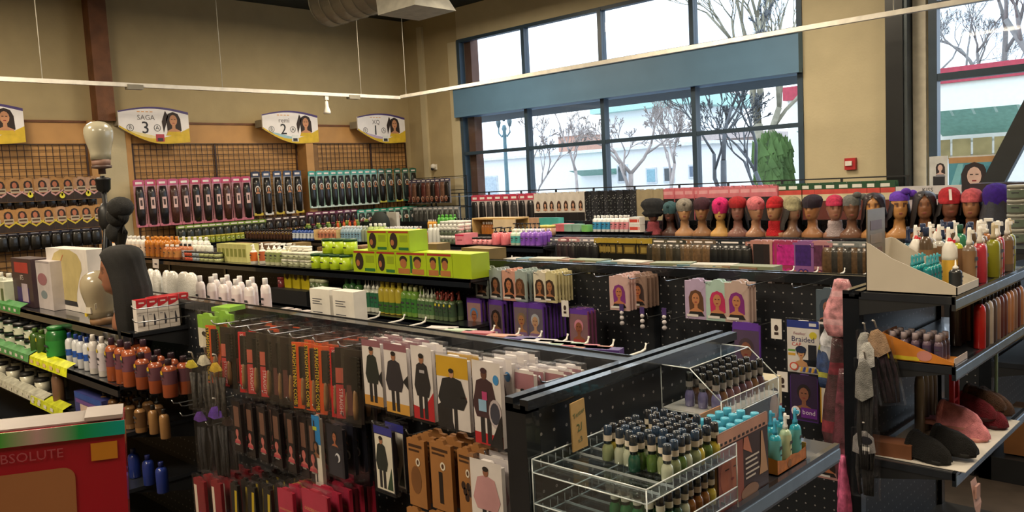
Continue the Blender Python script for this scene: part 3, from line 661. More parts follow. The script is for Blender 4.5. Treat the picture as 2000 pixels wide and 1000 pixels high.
# ------------------------------------------------------------------ gondolas
H = 1.45; XE = 10.95
LIP = m('#1a1e24', .22, coat=.8); WF = m('#24272d', .3, coat=.5)
def shelfmesh(x0, x1, yb, yf, ox, oy, lip=.055, mt=LIP):
    s = 1 if yf > yb else -1
    b = MB().box(x0-ox, x1-ox, min(yb, yf)-oy, max(yb, yf)-oy, -.02, 0, WF)
    b.box(x0-ox, x1-ox, yf-oy-(.012 if s > 0 else 0), yf-oy+(.012 if s < 0 else 0), -lip, .004, mt); return b
def gondola(label, y, x0, xs, front, back, x1=XE):
    """panel along x at y; shelves from x0 to xs, pegboard from xs to x1. front/back: (z, depth) lists"""
    r = newobj('gondola_shelving', None, None, (xs, y, 0)); tagit(r, label, 'shelving', 'long black shelving units in parallel')
    newobj('pegboard', MB().box(x0-xs, x1-xs, -.02, .02, .15, H-.02, PEGX).mesh(), r)
    newobj('top_rail', MB().box(x0-xs, x1-xs, -.035, .035, H-.03, H, BLK).box(x0-xs, x1-xs, -.042, -.035, H-.045, H+.004, BLK).box(x0-xs, x1-xs, .035, .042, H-.045, H+.004, BLK).mesh(), r)
    newobj('base', MB().box(x0-xs, x1-xs, -.5, .5, 0, .15, BLKM).mesh(), r)
    n = int((x1-x0)/1.2)
    for i in range(n+1):
        px = x0+(x1-x0)*i/n; newobj('upright', MB().box(px-xs-.02, px-xs+.02, -.03, .03, .1, H-.03, BLK).mesh(), r)
    for lst, s in ((front, -1), (back, 1)):
        for (z, d, a, b_) in lst:
            o = newobj('shelf', shelfmesh(a, b_, y, y+s*d, xs, y).mesh(), r); o.location = (0, 0, z)
            for xx in (a+.01, b_-.01): newobj('bracket', MB().add([(xx-xs, 0, -.02), (xx-xs, 0, -.12), (xx-xs, s*d*.9, -.03), (xx-xs, s*d*.9, -.02)], [(0, 1, 2, 3)], BLKM).mesh(), o)
    return r
gondola('front black gondola with combs and capes on hooks', 1.99, 2.6, 8.0, [(1.31, .33, 2.6, 8.0), (1.05, .42, 2.6, 8.0), (.80, .42, 2.6, 8.0), (.5, .42, 2.6, 8.0)], [(1.31, .40, 2.6, 9.3), (.9, .45, 2.6, 9.3)])
gondola('second black gondola with lime boxes and hair caps', 4.10, 1.6, 8.4, [(1.37, .42, 1.6, 8.42), (1.06, .45, 1.6, 8.42), (.7, .45, 1.6, 8.42)], [(1.37, .3, 1.6, 8.0)])
gondola('third black gondola with wigs on hooks', 6.13, 1.4, 7.25, [(1.38, .42, 1.4, 7.25), (1.05, .42, 1.4, 7.25)], [(1.38, .3, 1.4, 7.0)], 10.9)
gondola('fourth black gondola carrying the row of mannequin heads', 8.22, 1.0, 6.95, [(1.35, .46, 1.0, 6.95), (1.285, .46, 7.0, 11.4), (1.0, .42, 1.0, 6.95)], [], 11.4)
def endcap(label, y0, y1, shelves, xb=10.93, xp=11.0, x1=11.38):
    r = newobj('endcap_shelving', None, None, (xb, y0, 0)); tagit(r, label, 'shelving')
    L = y1-y0
    newobj('pegboard', MB().box(.02, .05, .03, L-.03, .1, H-.03, PEGY).mesh(), r)
    newobj('top_rail', MB().box(0, .028, 0, L, H-.02, H+.006, BLK).box(.052, xp-xb+.01, 0, L, H-.02, H+.006, BLK).box(0, xp-xb, 0, L, H-.03, H-.01, BLK).mesh(), r)
    for yy in (0, L-.05): newobj('post', MB().box(0, xp-xb, yy, yy+.05, 0, H-.02, BLK).mesh(), r)
    newobj('base', MB().box(0, .42, 0, L, 0, .15, BLKM).mesh(), r)
    for z, d in shelves:
        b = MB().box(xp-xb, d, 0.0, L, -.03, 0, WF).box(d-.012, d+.004, 0, L, -.055, .004, LIP).box(d+.004, d+.007, 0, L, -.045, -.012, m('#7f93a8', .25, .5))
        b.add([(xp-xb, .002, -.03), (d-.02, .002, -.03), (xp-xb, .002, -.10)], [(0, 1, 2)], BLKM)
        newobj('shelf', b.mesh(), r).location = (0, 0, z)
    return r
endcap('black endcap with acrylic bottle displays facing the aisle', 1.46, 2.50, [(1.13, .42), (.75, .42)])
endcap('black endcap at right with spray bottles and slippers', 3.57, 4.72, [(1.45, .45), (1.165, .45), (.725, .45)])
endcap('far right endcap with amber bottles behind the spray bottles', 5.62, 6.66, [(1.45, .42), (1.2, .42), (.97, .42), (.75, .42)], x1=11.5)
# hooks ---------------------------------------------------------------
for i in range(13): hook(8.86+i*.165, 1.97, 1.42, .28, 'steel peg hook in the top row of the front gondola', 'top row peg hooks, front gondola')
for i in range(12): hook(8.7+i*.19, 1.97, 1.155, .28, 'steel peg hook in the middle row of the front gondola', 'middle row peg hooks, front gondola')
for i in range(8): hook(8.45+i*.27, 1.97, .93, .28, 'steel peg hook low on the front gondola', 'low peg hooks, front gondola')
for px in (1320, ) : pass
for i, px in enumerate((742, 790, 832, 966, 1015, 1058, 1109, 1150, 1199, 1262)):
    x = sx(px, 2.3, 1.44); hook(x, 2.02, 1.40, .28, 'white hook tip rising behind the front gondola rail', 'white hooks behind the front gondola rail', PI, True)
for i in range(10): hook(8.62+i*.245, 4.08, 1.405, .26, 'steel peg hook in the top row of the second gondola', 'top row peg hooks, second gondola')
for px in (1180, 1275, 1320, 1355, 1450, 1480): hook(sx(px, 3.9, 1.2), 4.08, 1.19, .24, 'bare steel hook in the second row of the cap pegboard', 'second row hooks, second gondola')
for i in range(14): hook(7.5+i*.25, 6.11, 1.40, .24, 'steel hook above the wigs of the third gondola', 'third gondola hooks')
for px in (938, 968, 1000, 1112, 1141, 1170, 1196, 1225, 1258, 1300, 1340, 1385, 1420, 1460, 1505, 1551, 1598, 1650, 1695):
    hook(sx(px, 4.4, 1.47), 4.12, 1.42, .28, 'white hook tip rising behind the second gondola rail', 'white hooks behind the second gondola rail', PI, True)
hook(8.02+.0, 1.97, 1.43, .3, 'long steel hook passing in front of the red and white cartons', None)
hook(8.02, 1.97, 1.36, .3, 'steel hook just below, beside the green bag', None)
for px, py in ((340, 808), (355, 815)): hook(sx(px, 1.7, .98), 1.97, .98, .28, 'steel hook in the dark left of the bagged combs', 'dark left hooks')

# ------------------------------------------------------------------ sign wall hair
def wallrow(kinds, base, n, px0, px1, x, z, group, **k):
    y0, y1 = sy(px0, x, z-.3), sy(px1, x, z-.3)
    row(kinds, base, 'hair pack', n, y0, y1, x, z, group, rz=PI/2, axis='y', **k)
def gold(c):
    def deco(b, w, h, y):
        b.rect(-w/2, w/2, -h*.99, -h*.55, y, m('#2a1a12', .5, var=.4, sc=30)); face(b, 0, -h*.3, h*.3, y-.0005, '#b06a50', '#2a1a14', feat=False)
        b.poly([(-w/2, -h*.52), (0, -h*.72), (w/2, -h*.52), (w/2, -h*.58), (0, -h*.8), (-w/2, -h*.58)], y-.003, m(c, .4)); b.rect(-w*.25, w*.3, -h*.62, -h*.42, y-.002, m('#b0a28c', .5)); b.rect(-w*.2, w*.25, -h*.55, -h*.48, y-.0026, m('#4a3626', .5))
    return deco
goldbg = m('#a87c4a', .3, coat=.4, var=.25)
G1_ = blister(.20, .31, goldbg, gold('#c89a9a'), .03, name='hair_pack', solo=False); G2_ = blister(.20, .31, goldbg, gold('#c9b43a'), .03, name='hair_pack', solo=False)
wallrow(G1_, 'gold and brown hair pack, upper left wall row', 9, -40, 196, .34, 2.36, 'gold hair packs in the upper row', depth=2, dd=.05)
wallrow(hairpack(.15, .26, '#4a3628', '#1e1613', '#3a2c22', photo=None, solo=True), 'dark hair bundle under the gold packs', 11, -40, 190, .26, 2.2, 'dark hair bundles on the left wall')
wallrow(G2_, 'gold hair pack with yellow chevron, second wall row', 10, -50, 206, .34, 1.97, 'gold hair packs in the second row', depth=2, dd=.05)
wallrow(hairpack(.16, .24, '#2c2d4a', '#16130f', '#2c2a2a', photo=None, solo=True), 'dark navy topped hair bundle, low on left wall', 12, -50, 200, .3, 1.66, 'navy topped bundles low on the left wall')
for a, py in ((62, 388), (127, 389), (180, 385)):
    p = on(a*.96, py-7, 0, .4); put(('price_dot', MB().ell(0, 0, .035, .035, 0, m('#d9d23c', .5)).box(-.01, .01, 0, .012, 0, .05, m('#d9d23c', .5)).mesh()), 'round yellow price dot on the gold packs, %s' % {62: 'left', 127: 'middle', 180: 'right'}[a], 'price tag', (.40, p.y, p.z), PI/2, 'yellow price dots')
pk = [hairpack(.155, .68, '#c2456e', c, '#b87f88', 'label', t=.05, foot='#c26f84', card='#dcb9b6') for c in ('#1d1716', '#251a18', '#18161a', '#4a2a22', '#3a2422')]
wallrow(pk, 'long pink-topped braiding hair pack', 11, 262, 492, .34, 2.29, 'pink hair packs on the sign wall')
wp = [hairpack(.15, .70, '#2e3550', '#181412', '#8d8780', 'oval', t=.05, foot=f) for f in ('#c9b23a', '#d9d9d6')]
wallrow(wp, 'black hair pack with white oval card, by tan post', 5, 490, 592, .34, 2.36, 'black hair packs beside the post')
tp = [hairpack(.145, .62, '#3d9c88', c, '#8fb3a8', 'oval', t=.05, foot='#c3d8d2') for c in ('#15191a', '#24262c', '#1a1414')]
wallrow(tp, 'teal-topped hair pack with photo card', 10, 604, 737, .36, 2.34, 'teal hair packs on the sign wall')
tq = [hairpack(.155, .60, '#2f6a58', c, '#7d9186', 'oval', t=.05, foot=f) for c, f in (('#141414', '#c9c653'), ('#1c2a2c', '#2f6a58'))]
wallrow(tq, 'dark green topped hair pack with photo card', 5, 737, 815, .36, 2.34, 'dark green hair packs at the wall corner')
r = newobj('wall_shelf', None, None, (0, 7.2, 0)); tagit(r, 'long low shelf fixed along the sign wall under the hair packs', 'shelf')
newobj('shelf_board', MB().box(.05, .56, -2.9, 2.5, 1.28, 1.30, WF).box(.55, .56, -2.9, 2.5, 1.25, 1.31, LIP).mesh(), r); newobj('back_panel', MB().box(.1, .13, -2.9, 2.5, .1, 1.28, BLKM).mesh(), r); newobj('lower_board', MB().box(.13, .56, -2.9, 2.5, .1, .2, BLKM).mesh(), r)
# lower row under the packs
lw = [hairpack(.16, .4, c, h_, b_, None, solo=True, t=.04) for c, h_, b_ in (('#7e9a3a', '#20241a', '#4a4c3c'), ('#6a2a48', '#201418', '#4a3038'), ('#3c2a24', '#1a1412', '#3a302a'))]
wallrow(lw[:1], 'olive topped hair pack in the lower wall row', 12, 350, 520, .34, 1.60, 'lower olive packs'); wallrow(lw[2:], 'brown topped hair pack in the lower wall row', 5, 520, 600, .34, 1.62, 'lower brown packs')
wallrow(lw[1:2], 'plum topped hair pack in the lower wall row', 7, 600, 700, .34, 1.66, 'lower plum packs')
wallrow(hairpack(.17, .42, '#2f9a80', '#2a3432', '#8fb8aa', 'oval', t=.05, solo=True), 'teal hair pack in the lower wall row', 11, 700, 850, .36, 1.64, 'lower teal packs')
# corner rack on the window wall
gk = [hairpack(.15, .44, '#4c4460', h_, '#8d8a90', 'low', t=.05) for h_ in ('#1c1716', '#5a2c26', '#6e4c3c')]
row(gk, 'smoky hair pack with small oval card, by window corner', 'hair pack', 10, .2, 1.5, 9.75, 2.12, 'smoky packs in the window corner')
row(hairpack(.14, .44, '#8f949a', '#3a3a38', '#9a9c98', None, t=.05, solo=True), 'pale grey hair pack low in the window corner', 'hair pack', 9, .5, 1.75, 9.7, 1.62, 'pale packs low in the window corner')
# ------------------------------------------------------------------ rack along the windows
rk = newobj('wire_display_rack', None, None, (5.4, 9.86, 0)); tagit(rk, 'wire display rack standing along the windows full of hair', 'rack')
f = MB()
for i in range(13): f.box(-5.3+i*.75-.012, -5.3+i*.75+.012, -.012, .012, 0, 1.84, BLKM)
newobj('posts', f.mesh(), rk)
f = MB()
for z in (1.84, 1.6, 1.3, 1.0, .6): f.box(-5.3, 3.72, -.006, .006, z-.008, z+.008, WIRE if 0 else BLKM)
newobj('wires', f.mesh(), rk)
f = MB()
for z in (1.79, 1.2):
    for i in range(55): f.tube([(-5.2+i*.16, 0, z), (-5.2+i*.16, -.27, z-.005), (-5.2+i*.16, -.285, z+.012)], .003, STEEL, 4)
newobj('prongs', f.mesh(), rk)['kind'] = 'stuff'
ck = newobj('wire_display_rack', None, None, (.9, 9.92, 0)); tagit(ck, 'tall wire rack of smoky packs in the window corner', 'rack')
f = MB()
for x in (-.85, 0, .85): f.box(x-.01, x+.01, -.01, .01, 0, 2.15, BLKM)
for z in (2.14, 1.9, 1.62, 1.3): f.box(-.85, .85, -.005, .005, z-.006, z+.006, BLKM)
newobj('frame', f.mesh(), ck); f = MB()
for z in (2.11, 1.61):
    for i in range(11): f.tube([(-.8+i*.16, 0, z), (-.8+i*.16, -.26, z), (-.8+i*.16, -.27, z+.015)], .003, STEEL, 4)
newobj('prongs', f.mesh(), ck)['kind'] = 'stuff'
def rackrow(kinds, base, n, px0, px1, group, z=1.8, y=9.62, **k):
    row(kinds, base, 'hair pack', n, sx(px0, y, z-.1), sx(px1, y, z-.1), y, z, group, **k)
rackrow([hairpack(.17, .62, '#c2405a', h_, '#cfc2c0', 'low', t=.05, foot=None, hh=.16) for h_ in ('#15151a', '#15151a', '#3c3a3e')], 'black hair pack with bright pink header by window', 8, 920, 1045, 'pink header packs by the window', depth=2, dd=.1, jr=.12)
def cdeco(b, w, h, y): 
    b.ell(0, -h*.42, w*.27, h*.16, y, m('#5a4238', .5)); face(b, 0, -h*.4, h*.14, y-.0005, '#b98a70', '#2a1c18', feat=False); b.rect(-w/2, w/2, -h*.98, -h*.62, y, m('#1a181a', .5))
rackrow(blister(.16, .5, m('#cfc8c0', .5), cdeco, .03, name='hair_pack'), 'white carded hair pack with oval portrait by window', 7, 1045, 1142, 'white carded packs by the window', depth=2, dd=.1, jr=.12)
def tins(b, w, h, y):
    q = random.Random(5)
    for i in range(40):
        x = q.uniform(-w*.45, w*.4); z = -q.uniform(.12, .9)*h; b.rect(x, x+.014, z, z+.008, y, m('#c9cfd4', .2, .6))
rackrow([blister(.16, .5, m('#1b1d22', .4), tins, .035, name='hair_pack'), blister(.16, .5, m('#2a2c32', .4), tins, .035, name='hair_pack')], 'black glitter-flecked hair pack by window', 8, 1142, 1242, 'glitter packs by the window', depth=2, dd=.1, jr=.12)
rackrow(blister(.16, .5, m('#9d9074', .5), None, .03, name='hair_pack'), 'tan carded hair pack behind the black bonnet', 3, 1240, 1296, 'tan packs by the window', depth=2, dd=.07)
def pkh(b, w, h, y):
    b.rect(-w/2, w/2, -h*.24, -h*.02, y, m('#c9707c', .4, coat=.4)); b.rect(-w*.4, w*.4, -h*.16, -h*.08, y-.0006, m('#d89aa2', .5)); b.rect(-w/2, w/2, -h, -h*.26, y, m('#1e181a', .5))
rackrow(blister(.24, .56, m('#c9707c', .4, coat=.4), pkh, .03, name='hair_pack'), 'hair pack with broad salmon pink header by window', 11, 1296, 1516, 'salmon pink header packs', depth=2, dd=.12, jr=.25)
def gnh(b, w, h, y):
    b.rect(-w/2, w/2, -h*.14, 0, y, m('#1f4a30', .5)); b.rect(-w*.25, w*.25, -h*.12, -h*.05, y-.0006, m('#d9dad2', .5)); b.rect(-w/2, w/2, -h*.24, -h*.14, y, m('#c24a42', .5)); b.rect(-w/2, w/2, -h*.38, -h*.24, y, m('#cdc0a0', .5)); b.rect(-w/2, w/2, -h, -h*.38, y, m('#5e2a24', .5))
rackrow(blister(.22, .56, m('#1f4a30', .5), gnh, .03, name='hair_pack'), 'hair pack with green and red header by window', 9, 1516, 1742, 'green and red header packs', depth=2, dd=.1, jr=.12)
# lettered sign strip, dark rack top, posters at the right window
u0, u1 = sx(1750, 9.3, 1.72), sx(1878, 9.3, 1.72); zz = on(1815, 371, 1, 9.3).z
b = MB().box(u0-(u0+u1)/2, u1-(u0+u1)/2, -.01, .01, -.045, .045, m('#c6c4c8', .4)); lett(b, 'KISS', .06, m('#2c2c32', .5), .0, 0, -.011)
tagit(newobj('brand_sign', b.mesh(), None, ((u0+u1)/2, 9.3, zz)), 'white sign strip with dark lettering over the right-hand mannequins', 'sign')
r = newobj('display_rack', None, None, (10.6, 9.45, 0)); tagit(r, 'dark display rack under the white sign strip by right window', 'rack')
newobj('cabinet', MB().box(-1.5, 1.8, -.12, .3, 0, zz-.06, m('#2c2629', .4)).mesh(), r); newobj('header', MB().box(-.72, 1.8, -.14, .3, zz-.05, zz+.05, m('#3c3338', .3)).mesh(), r)
newobj('inset_panel', MB().box(-1.4, -.2, -.13, -.12, zz-.35, zz-.1, m('#b9aeb4', .4)).mesh(), r)
def poster(px0, py0, px1, py1, y, label, kind):
    a = on(px0, py0, 1, y); c = on(px1, py1, 1, y); w = c.x-a.x; h = a.z-c.z
    b = MB().box(-w/2, w/2, 0, .008, 0, h, m('#cfd2d3', .5)); P = MB()
    if kind == 'face':
        P.rect(-w/2, w/2, 0, h*.8, -.0005, m('#4f9ab4', .5)); P.rect(-w/2, w/2, h*.8, h*.96, -.0005, m('#b98f62', .5)); face(P, w*.05, h*.42, h*.62, -.001, '#d8b8ae', '#2a2026')
        P.poly([(-w*.5, 0), (-w*.3, h*.78), (-w*.18, h*.78), (-w*.3, 0)], -.0012, m('#7fc4d6', .5)); P.poly([(w*.3, 0), (w*.3, h*.7), (w*.44, h*.6), (w*.48, 0)], -.0045, m('#3f8aa8', .5))
    else:
        P.rect(-w*.3, w*.35, 0, h*.42, -.0006, m('#20222c', .5)); face(P, w*.1, h*.66, h*.22, -.001, '#d8b8ae', '#2a2026', '#8d8f9c', feat=False)
    r = newobj('window_poster', None, None, ((a.x+c.x)/2, y, c.z)); tagit(r, label, 'poster'); newobj('board', b.mesh(), r); newobj('printed_image', P.mesh(), r)
poster(1853, 306, 1945, 372, 10.05, 'poster of a woman with blue-streaked hair in the right window', 'face'); poster(1815, 306, 1851, 372, 10.05, 'narrow pale poster left of the blue hair poster', 'x')
# ------------------------------------------------------------------ mannequin heads on the fourth gondola
ZM = 1.289; YM = 8.0
def mq(px, label, skin, *a, **k): return mannequin(label, sx(px, YM, 1.5), YM, ZM, skin, *a, **{**k, 'rz': k.get('rz', 0)+.3, 's': k.get('s', 1)*1.02, 'low': k.get('low', .315)-(.028 if k.get('low', .315) > .26 else 0)})
mq(1276, 'leftmost mannequin head with frilly black bonnet and pink fluff', '#6a4234', 'frill', '#15171c', scarf='#a04a54', rz=.5, s=.98)
mq(1309, 'dark mannequin with teal patterned head wrap and burgundy wig', '#4c2f28', 'turban', '#33565e', wigc='#24141a', low=.32, wl=.0, s=.93)
mq(1337, 'tan mannequin head in a grey camouflage cap', '#b98a62', 'turban', '#8f877c', low=.33, rz=.25)
mq(1371, 'mannequin head in a dark maroon floppy cap', '#9a6f4c', 'floppy', '#3c1626', low=.325, rz=.1)
mq(1407, 'pale tan mannequin head in a hot pink turban', '#d2a25e', 'turban', '#d81e72', wigc='#121214', low=.30, wl=.10, rz=.1)
mq(1441, 'mannequin head with sequined red hat and black wig', '#8d6258', 'floppy', '#a3141e', wigc='#121214', low=.335, wl=.05, rz=.15)
mq(1477, 'mannequin head in a salmon pink wrapped turban', '#a87b5e', 'turban', '#d6737c', low=.335, rz=.5)
mq(1513, 'mannequin head in red beanie and red scarf', '#b0805e', 'beanie', '#b5121e', low=.33, scarf='#b5121e', rz=-.35)
mq(1549, 'mannequin head in a khaki slouch beanie', '#8c6a54', 'beanie', '#9a9270', low=.30, rz=.7, wigc='#221c1a', wl=.08)
mq(1586, 'mannequin head in a black and purple knit cap', '#a3714a', 'floppy', '#261a2a', low=.325, rz=-.25)
mq(1631, 'mannequin head in a pink ribbed headband hat', '#9c6e5a', 'beanie', '#c22c56', low=.34, rz=.2, scarf='#a8989a')
mq(1664, 'mannequin head in a fuzzy grey hat with pompoms', '#7a5440', 'bow', '#6c6e6c', low=.32, rz=.1)
mq(1707, 'mannequin head with dark brown bobbed wig', '#bc8650', wigc='#241418', wl=.06, rz=-.1, wopen=.72, s=1.05)
mq(1757, 'mannequin head with purple bow headband and dark fringe', '#bc8650', 'bow', '#6a3ac0', wigc='#1c1420', low=.34, wl=.10, rz=.15, s=1.05, wopen=.7)
mq(1806, 'mannequin head with long straight dark brown wig', '#8a5c40', wigc='#20181a', wl=.0, rz=.0, s=1.06, wopen=.62)
mq(1855, 'mannequin head in red beanie with white stripe', '#7a4c3a', 'beanie', '#b3202c', '#e6dedc', low=.315, wigc='#1a1416', wl=.12, s=1.1, rz=.15)
mq(1898, 'mannequin head in a rose pink ribbed beanie', '#9a6a4a', 'beanie', '#c2565e', low=.335, wigc='#1f1a20', wl=.14, s=1.06, rz=-.2)
mq(1948, 'mannequin head fully covered by a purple knit hat', '#6a4a3a', 'turban', '#38128a', low=.24, wigc='#1c2030', wl=.05, s=1.15, rz=2.6)
mq(1990, 'bald tan mannequin head at the right end', '#a5794e', s=1.1, rz=-.3)
def zrow(kinds, base, cat, n, px0, px1, y, z, group, **k): row(kinds, base, cat, n, sx(px0, y, z), sx(px1, y, z), y, z, group, **k)
B_ = bottle
def wrow(kinds, base, cat, n, px0, px1, group, x=.46, z=1.312, **k): row(kinds, base, cat, n, sy(px0, x, z), sy(px1, x, z), x, z, group, rz=PI/2, axis='y', **k)
# ------------------------------------------------------------------ fourth gondola, shelf goods
Y4, Z4 = 7.82, 1.352
zrow(B_(.06, .19, '#e9ecee', '#eef0f0', '#3c94c4'), 'white bottle with sky blue label, left of mannequins', 'bottle', 4, 1158, 1193, Y4, Z4, 'sky blue label bottles', depth=2)
zrow(B_(.06, .19, '#eceaea', '#f2f0f0', '#d58a96'), 'white bottle with pink label, left of mannequins', 'bottle', 4, 1194, 1228, Y4, Z4, 'pink label bottles', depth=2)
def redb(b, w, h, y): b.rect(-w*.45, w*.3, h*.3, h*.7, y, m('#cf4a3c', .5)); b.rect(w*.36, w*.44, h*.3, h*.7, y, m('#cf4a3c', .5))
zrow(carton(.15, .085, .1, m('#e9e6e4', .5), redb), 'white box with red stripe beside the black bonnet', 'box', 1, 1230, 1260, Y4, Z4, 'red stripe boxes', levels=2, lh=.087, jit=.002)
zrow(carton(.10, .09, .1, m('#d5707a', .5)), 'coral pink carton on the fourth gondola', 'box', 2, 1084, 1107, Y4, Z4, 'coral cartons', depth=2, dd=.1, jit=.001, jr=.01)
zrow(carton(.12, .09, .1, m('#8fb5a8', .5)), 'mint and coral carton on the fourth gondola', 'box', 2, 1107, 1138, Y4, Z4, 'mint cartons', jit=.001, jr=.01)
zrow(carton(.09, .08, .1, m('#7cc26c', .5)), 'light green carton beside the sky blue bottles', 'box', 1, 1138, 1156, Y4, Z4, 'g', jr=.01)
zrow(carton(.2, .13, .1, m('#4fb3ac', .5)), 'teal carton standing behind the coral cartons', 'box', 2, 1060, 1094, 7.98, Z4+.03, 'teal cartons', jit=.001, jr=.01)
zrow(carton(.12, .16, .1, m('#c9a184', .5)), 'peach carton on the fourth gondola', 'box', 4, 1012, 1058, 7.98, Z4, 'peach cartons', jit=.001, jr=.01)
zrow(B_(.06, .22, '#62b84a', '#6cc254'), 'bright green bottle on the fourth gondola', 'bottle', 4, 855, 888, 7.85, Z4, 'bright green bottles', depth=2)
zrow(B_(.05, .15, '#e6a33c', '#efeeea'), 'small amber bottle with white cap, fourth gondola', 'bottle', 4, 836, 854, 7.85, Z4, 'small amber bottles')
zrow([B_(.055, .17, '#2a2c30', '#1c1c20'), B_(.06, .14, '#3a3c42', '#222226')], 'black bottle on the fourth gondola', 'bottle', 12, 888, 960, 7.85, Z4, 'black bottles, fourth gondola', depth=2)
zrow([B_(.06, .17, '#b88a76', '#d9cfc8')], 'skin-toned lotion bottle on the fourth gondola', 'bottle', 6, 960, 1010, 7.85, Z4, 'lotion bottles, fourth gondola', depth=2)
wrow([B_(.055, .15, '#33291f', '#17171a', dot='#d2b23c'), B_(.05, .15, '#5a3320', '#17171a', dot='#d2b23c')], 'dark brown oil bottle with yellow dot, wall shelf', 'bottle', 13, 480, 598, 'oil bottles, wall shelf', depth=2)
wrow([B_(.07, .16, '#6a8f3c', '#e1dc7c'), B_(.07, .15, '#3c2a30', '#8a3a52')], 'green or plum bottle on the wall shelf', 'bottle', 15, 600, 740, 'mixed bottles, wall shelf', depth=2)
wrow(B_(.05, .2, '#d9632c', '#c93a22', style='nozzle'), 'slim orange bottle at the front of wall shelf', 'bottle', 4, 655, 700, 'slim orange bottles', x=.52)
wrow(jar(.08, .11, '#8f9c3c', '#c9c04a'), 'olive jar with yellow lid, wall shelf', 'jar', 13, 350, 478, 'olive jars')
b = MB().sph((0, 0, 0), .17, .13, .19, m('#1c2422', .8, bump=.5), 18, 12, lo=-.3)
put(('wig', b.mesh()), 'round dark green-black wig dome among far bottles', 'wig', (sx(732, 7.5, 1.5), 7.6, 1.46), 0)
b = MB().box(-.12, .12, -.03, .03, 0, .25, m('#ccc8bd', .5))
put(('carton', b.mesh()), 'tall blank cream carton right of the dark wig dome', 'box', (sx(763, 7.8, 1.5), 7.85, Z4+.02), 0)
# ------------------------------------------------------------------ third gondola, top shelf goods
Y3, Z3 = 5.80, 1.382
W3 = 'third gondola'
zrow(B_(.052, .125, '#3a2414', '#141416', dot='#cfae3e', lab='#4a2a18'), 'small brown oil bottle with yellow dot, third gondola', 'bottle', 15, 482, 572, Y3, Z3, 'brown oil bottles, third gondola', depth=3, dd=.07)
zrow(B_(.06, .15, '#2c4fa0', '#15161c', '#d8dfe6'), 'royal blue bottle with pale label, third gondola', 'bottle', 7, 573, 622, Y3, Z3, 'royal blue bottles', depth=2, dd=.08)
zrow(B_(.075, .16, '#c58f6c', '#e1d3c2', '#b5735a'), 'peach jar-bottle inside cream tray, third gondola', 'bottle', 6, 624, 668, Y3, Z3, 'peach bottles', depth=2, dd=.08)
put(('display_tray', MB().box(-.25, .25, -.1, .1, 0, .012, m('#d8bd85')).box(-.25, .25, -.1, -.09, 0, .035, m('#d8bd85')).box(-.25, -.24, -.1, .1, 0, .14, m('#d8bd85')).box(.24, .25, -.1, .1, 0, .14, m('#d8bd85')).mesh()), 'cream cardboard tray holding the peach bottles', 'tray', (sx(645, Y3, Z3), Y3+.03, Z3), 0)
zrow(B_(.065, .18, '#a9c4d4', '#dfe6ea', '#7fa5bc'), 'pale blue clear bottle beside the peach tray', 'bottle', 7, 668, 708, Y3, Z3, 'pale blue bottles', depth=2)
zrow(B_(.065, .18, '#8f9c86', '#c9cfc4'), 'grey-green bottle beside the pale blue ones', 'bottle', 2, 708, 722, Y3, Z3, 'grey-green bottles', depth=2)
zrow(B_(.075, .21, '#b9cf7c', '#eeeeea', '#a3bd62'), 'lime-labelled bottle with white cap, third gondola', 'bottle', 3, 722, 750, Y3, Z3, 'lime-labelled bottles', depth=2)
zrow(B_(.055, .17, '#4a3f86', '#e9e9ec'), 'violet bottle with white cap behind lime cartons', 'bottle', 10, 752, 806, Y3, Z3, 'violet bottles', depth=3, dd=.07)
zrow(B_(.06, .16, '#5fb3b8', '#6cc0c4'), 'turquoise tube bottle by the lime cartons', 'bottle', 1, 806, 814, Y3, Z3, 'g')
zrow(B_(.06, .16, '#d98a78', '#e59c88', ch=.1), 'coral tube bottle by the lime cartons', 'bottle', 1, 815, 825, Y3, Z3, 'g')
zrow(B_(.055, .13, '#d9502c', '#e9ded8'), 'orange-red bottle with pale cap, third gondola', 'bottle', 2, 825, 838, Y3, Z3, 'orange-red bottles')
zrow(B_(.07, .20, '#d9dcd8', '#eceeea'), 'tall white bottle at the middle of third gondola', 'bottle', 3, 838, 864, Y3, Z3, 'tall white bottles', depth=2)
zrow(jar(.09, .085, '#55604e', '#e3e4de', lf=.4), 'grey-green jar with thick white lid, third gondola', 'jar', 5, 864, 903, Y3, Z3, 'white-lidded jars', levels=2, lh=.09, depth=2, dd=.1)
zrow(jar(.09, .06, '#e3e4de', '#d5d6d0', lf=.4), 'plain white jar stacked above white-lidded jars', 'jar', 5, 864, 903, Y3, Z3+.176, 'plain white jars', depth=2, dd=.1, jit=.001)
def pkc(b, w, h, y): b.rect(-w/2, w/2, h*.82, h*.93, y, m('#c92050', .5)); b.rect(-w*.3, w*.3, h*.4, h*.48, y, m('#8a3048', .5))
zrow(carton(.13, .11, .2, m('#d9808e', .5), pkc), 'pink carton with crimson stripe, third gondola', 'box', 1, 903, 923, Y3, Z3, 'g')
zrow(jar(.07, .07, '#d98a90', '#1c1a1c', lf=.25), 'pink jar with black lid, third gondola', 'jar', 4, 925, 962, Y3, Z3, 'pink black-lidded jars', depth=2, dd=.08, levels=1)
zrow(B_(.08, .17, '#d9727c', '#1c1c20', style='pump', sq=True), 'coral pump bottle with black top, third gondola', 'bottle', 2, 962, 994, Y3, Z3, 'coral pump bottles', depth=2, dd=.08)
zrow(B_(.065, .15, '#c9dcc8', '#e6ead8', '#4fa3a0'), 'pale green bottle with teal base, third gondola', 'bottle', 2, 1000, 1020, Y3, Z3, 'teal-based bottles', depth=3, dd=.07)
zrow(B_(.065, .15, '#8a5ac0', '#d8cfe8', '#7a48b4', sq=True), 'purple bottle at the end of third gondola', 'bottle', 4, 1020, 1057, Y3, Z3, 'purple bottles', depth=3, dd=.07)
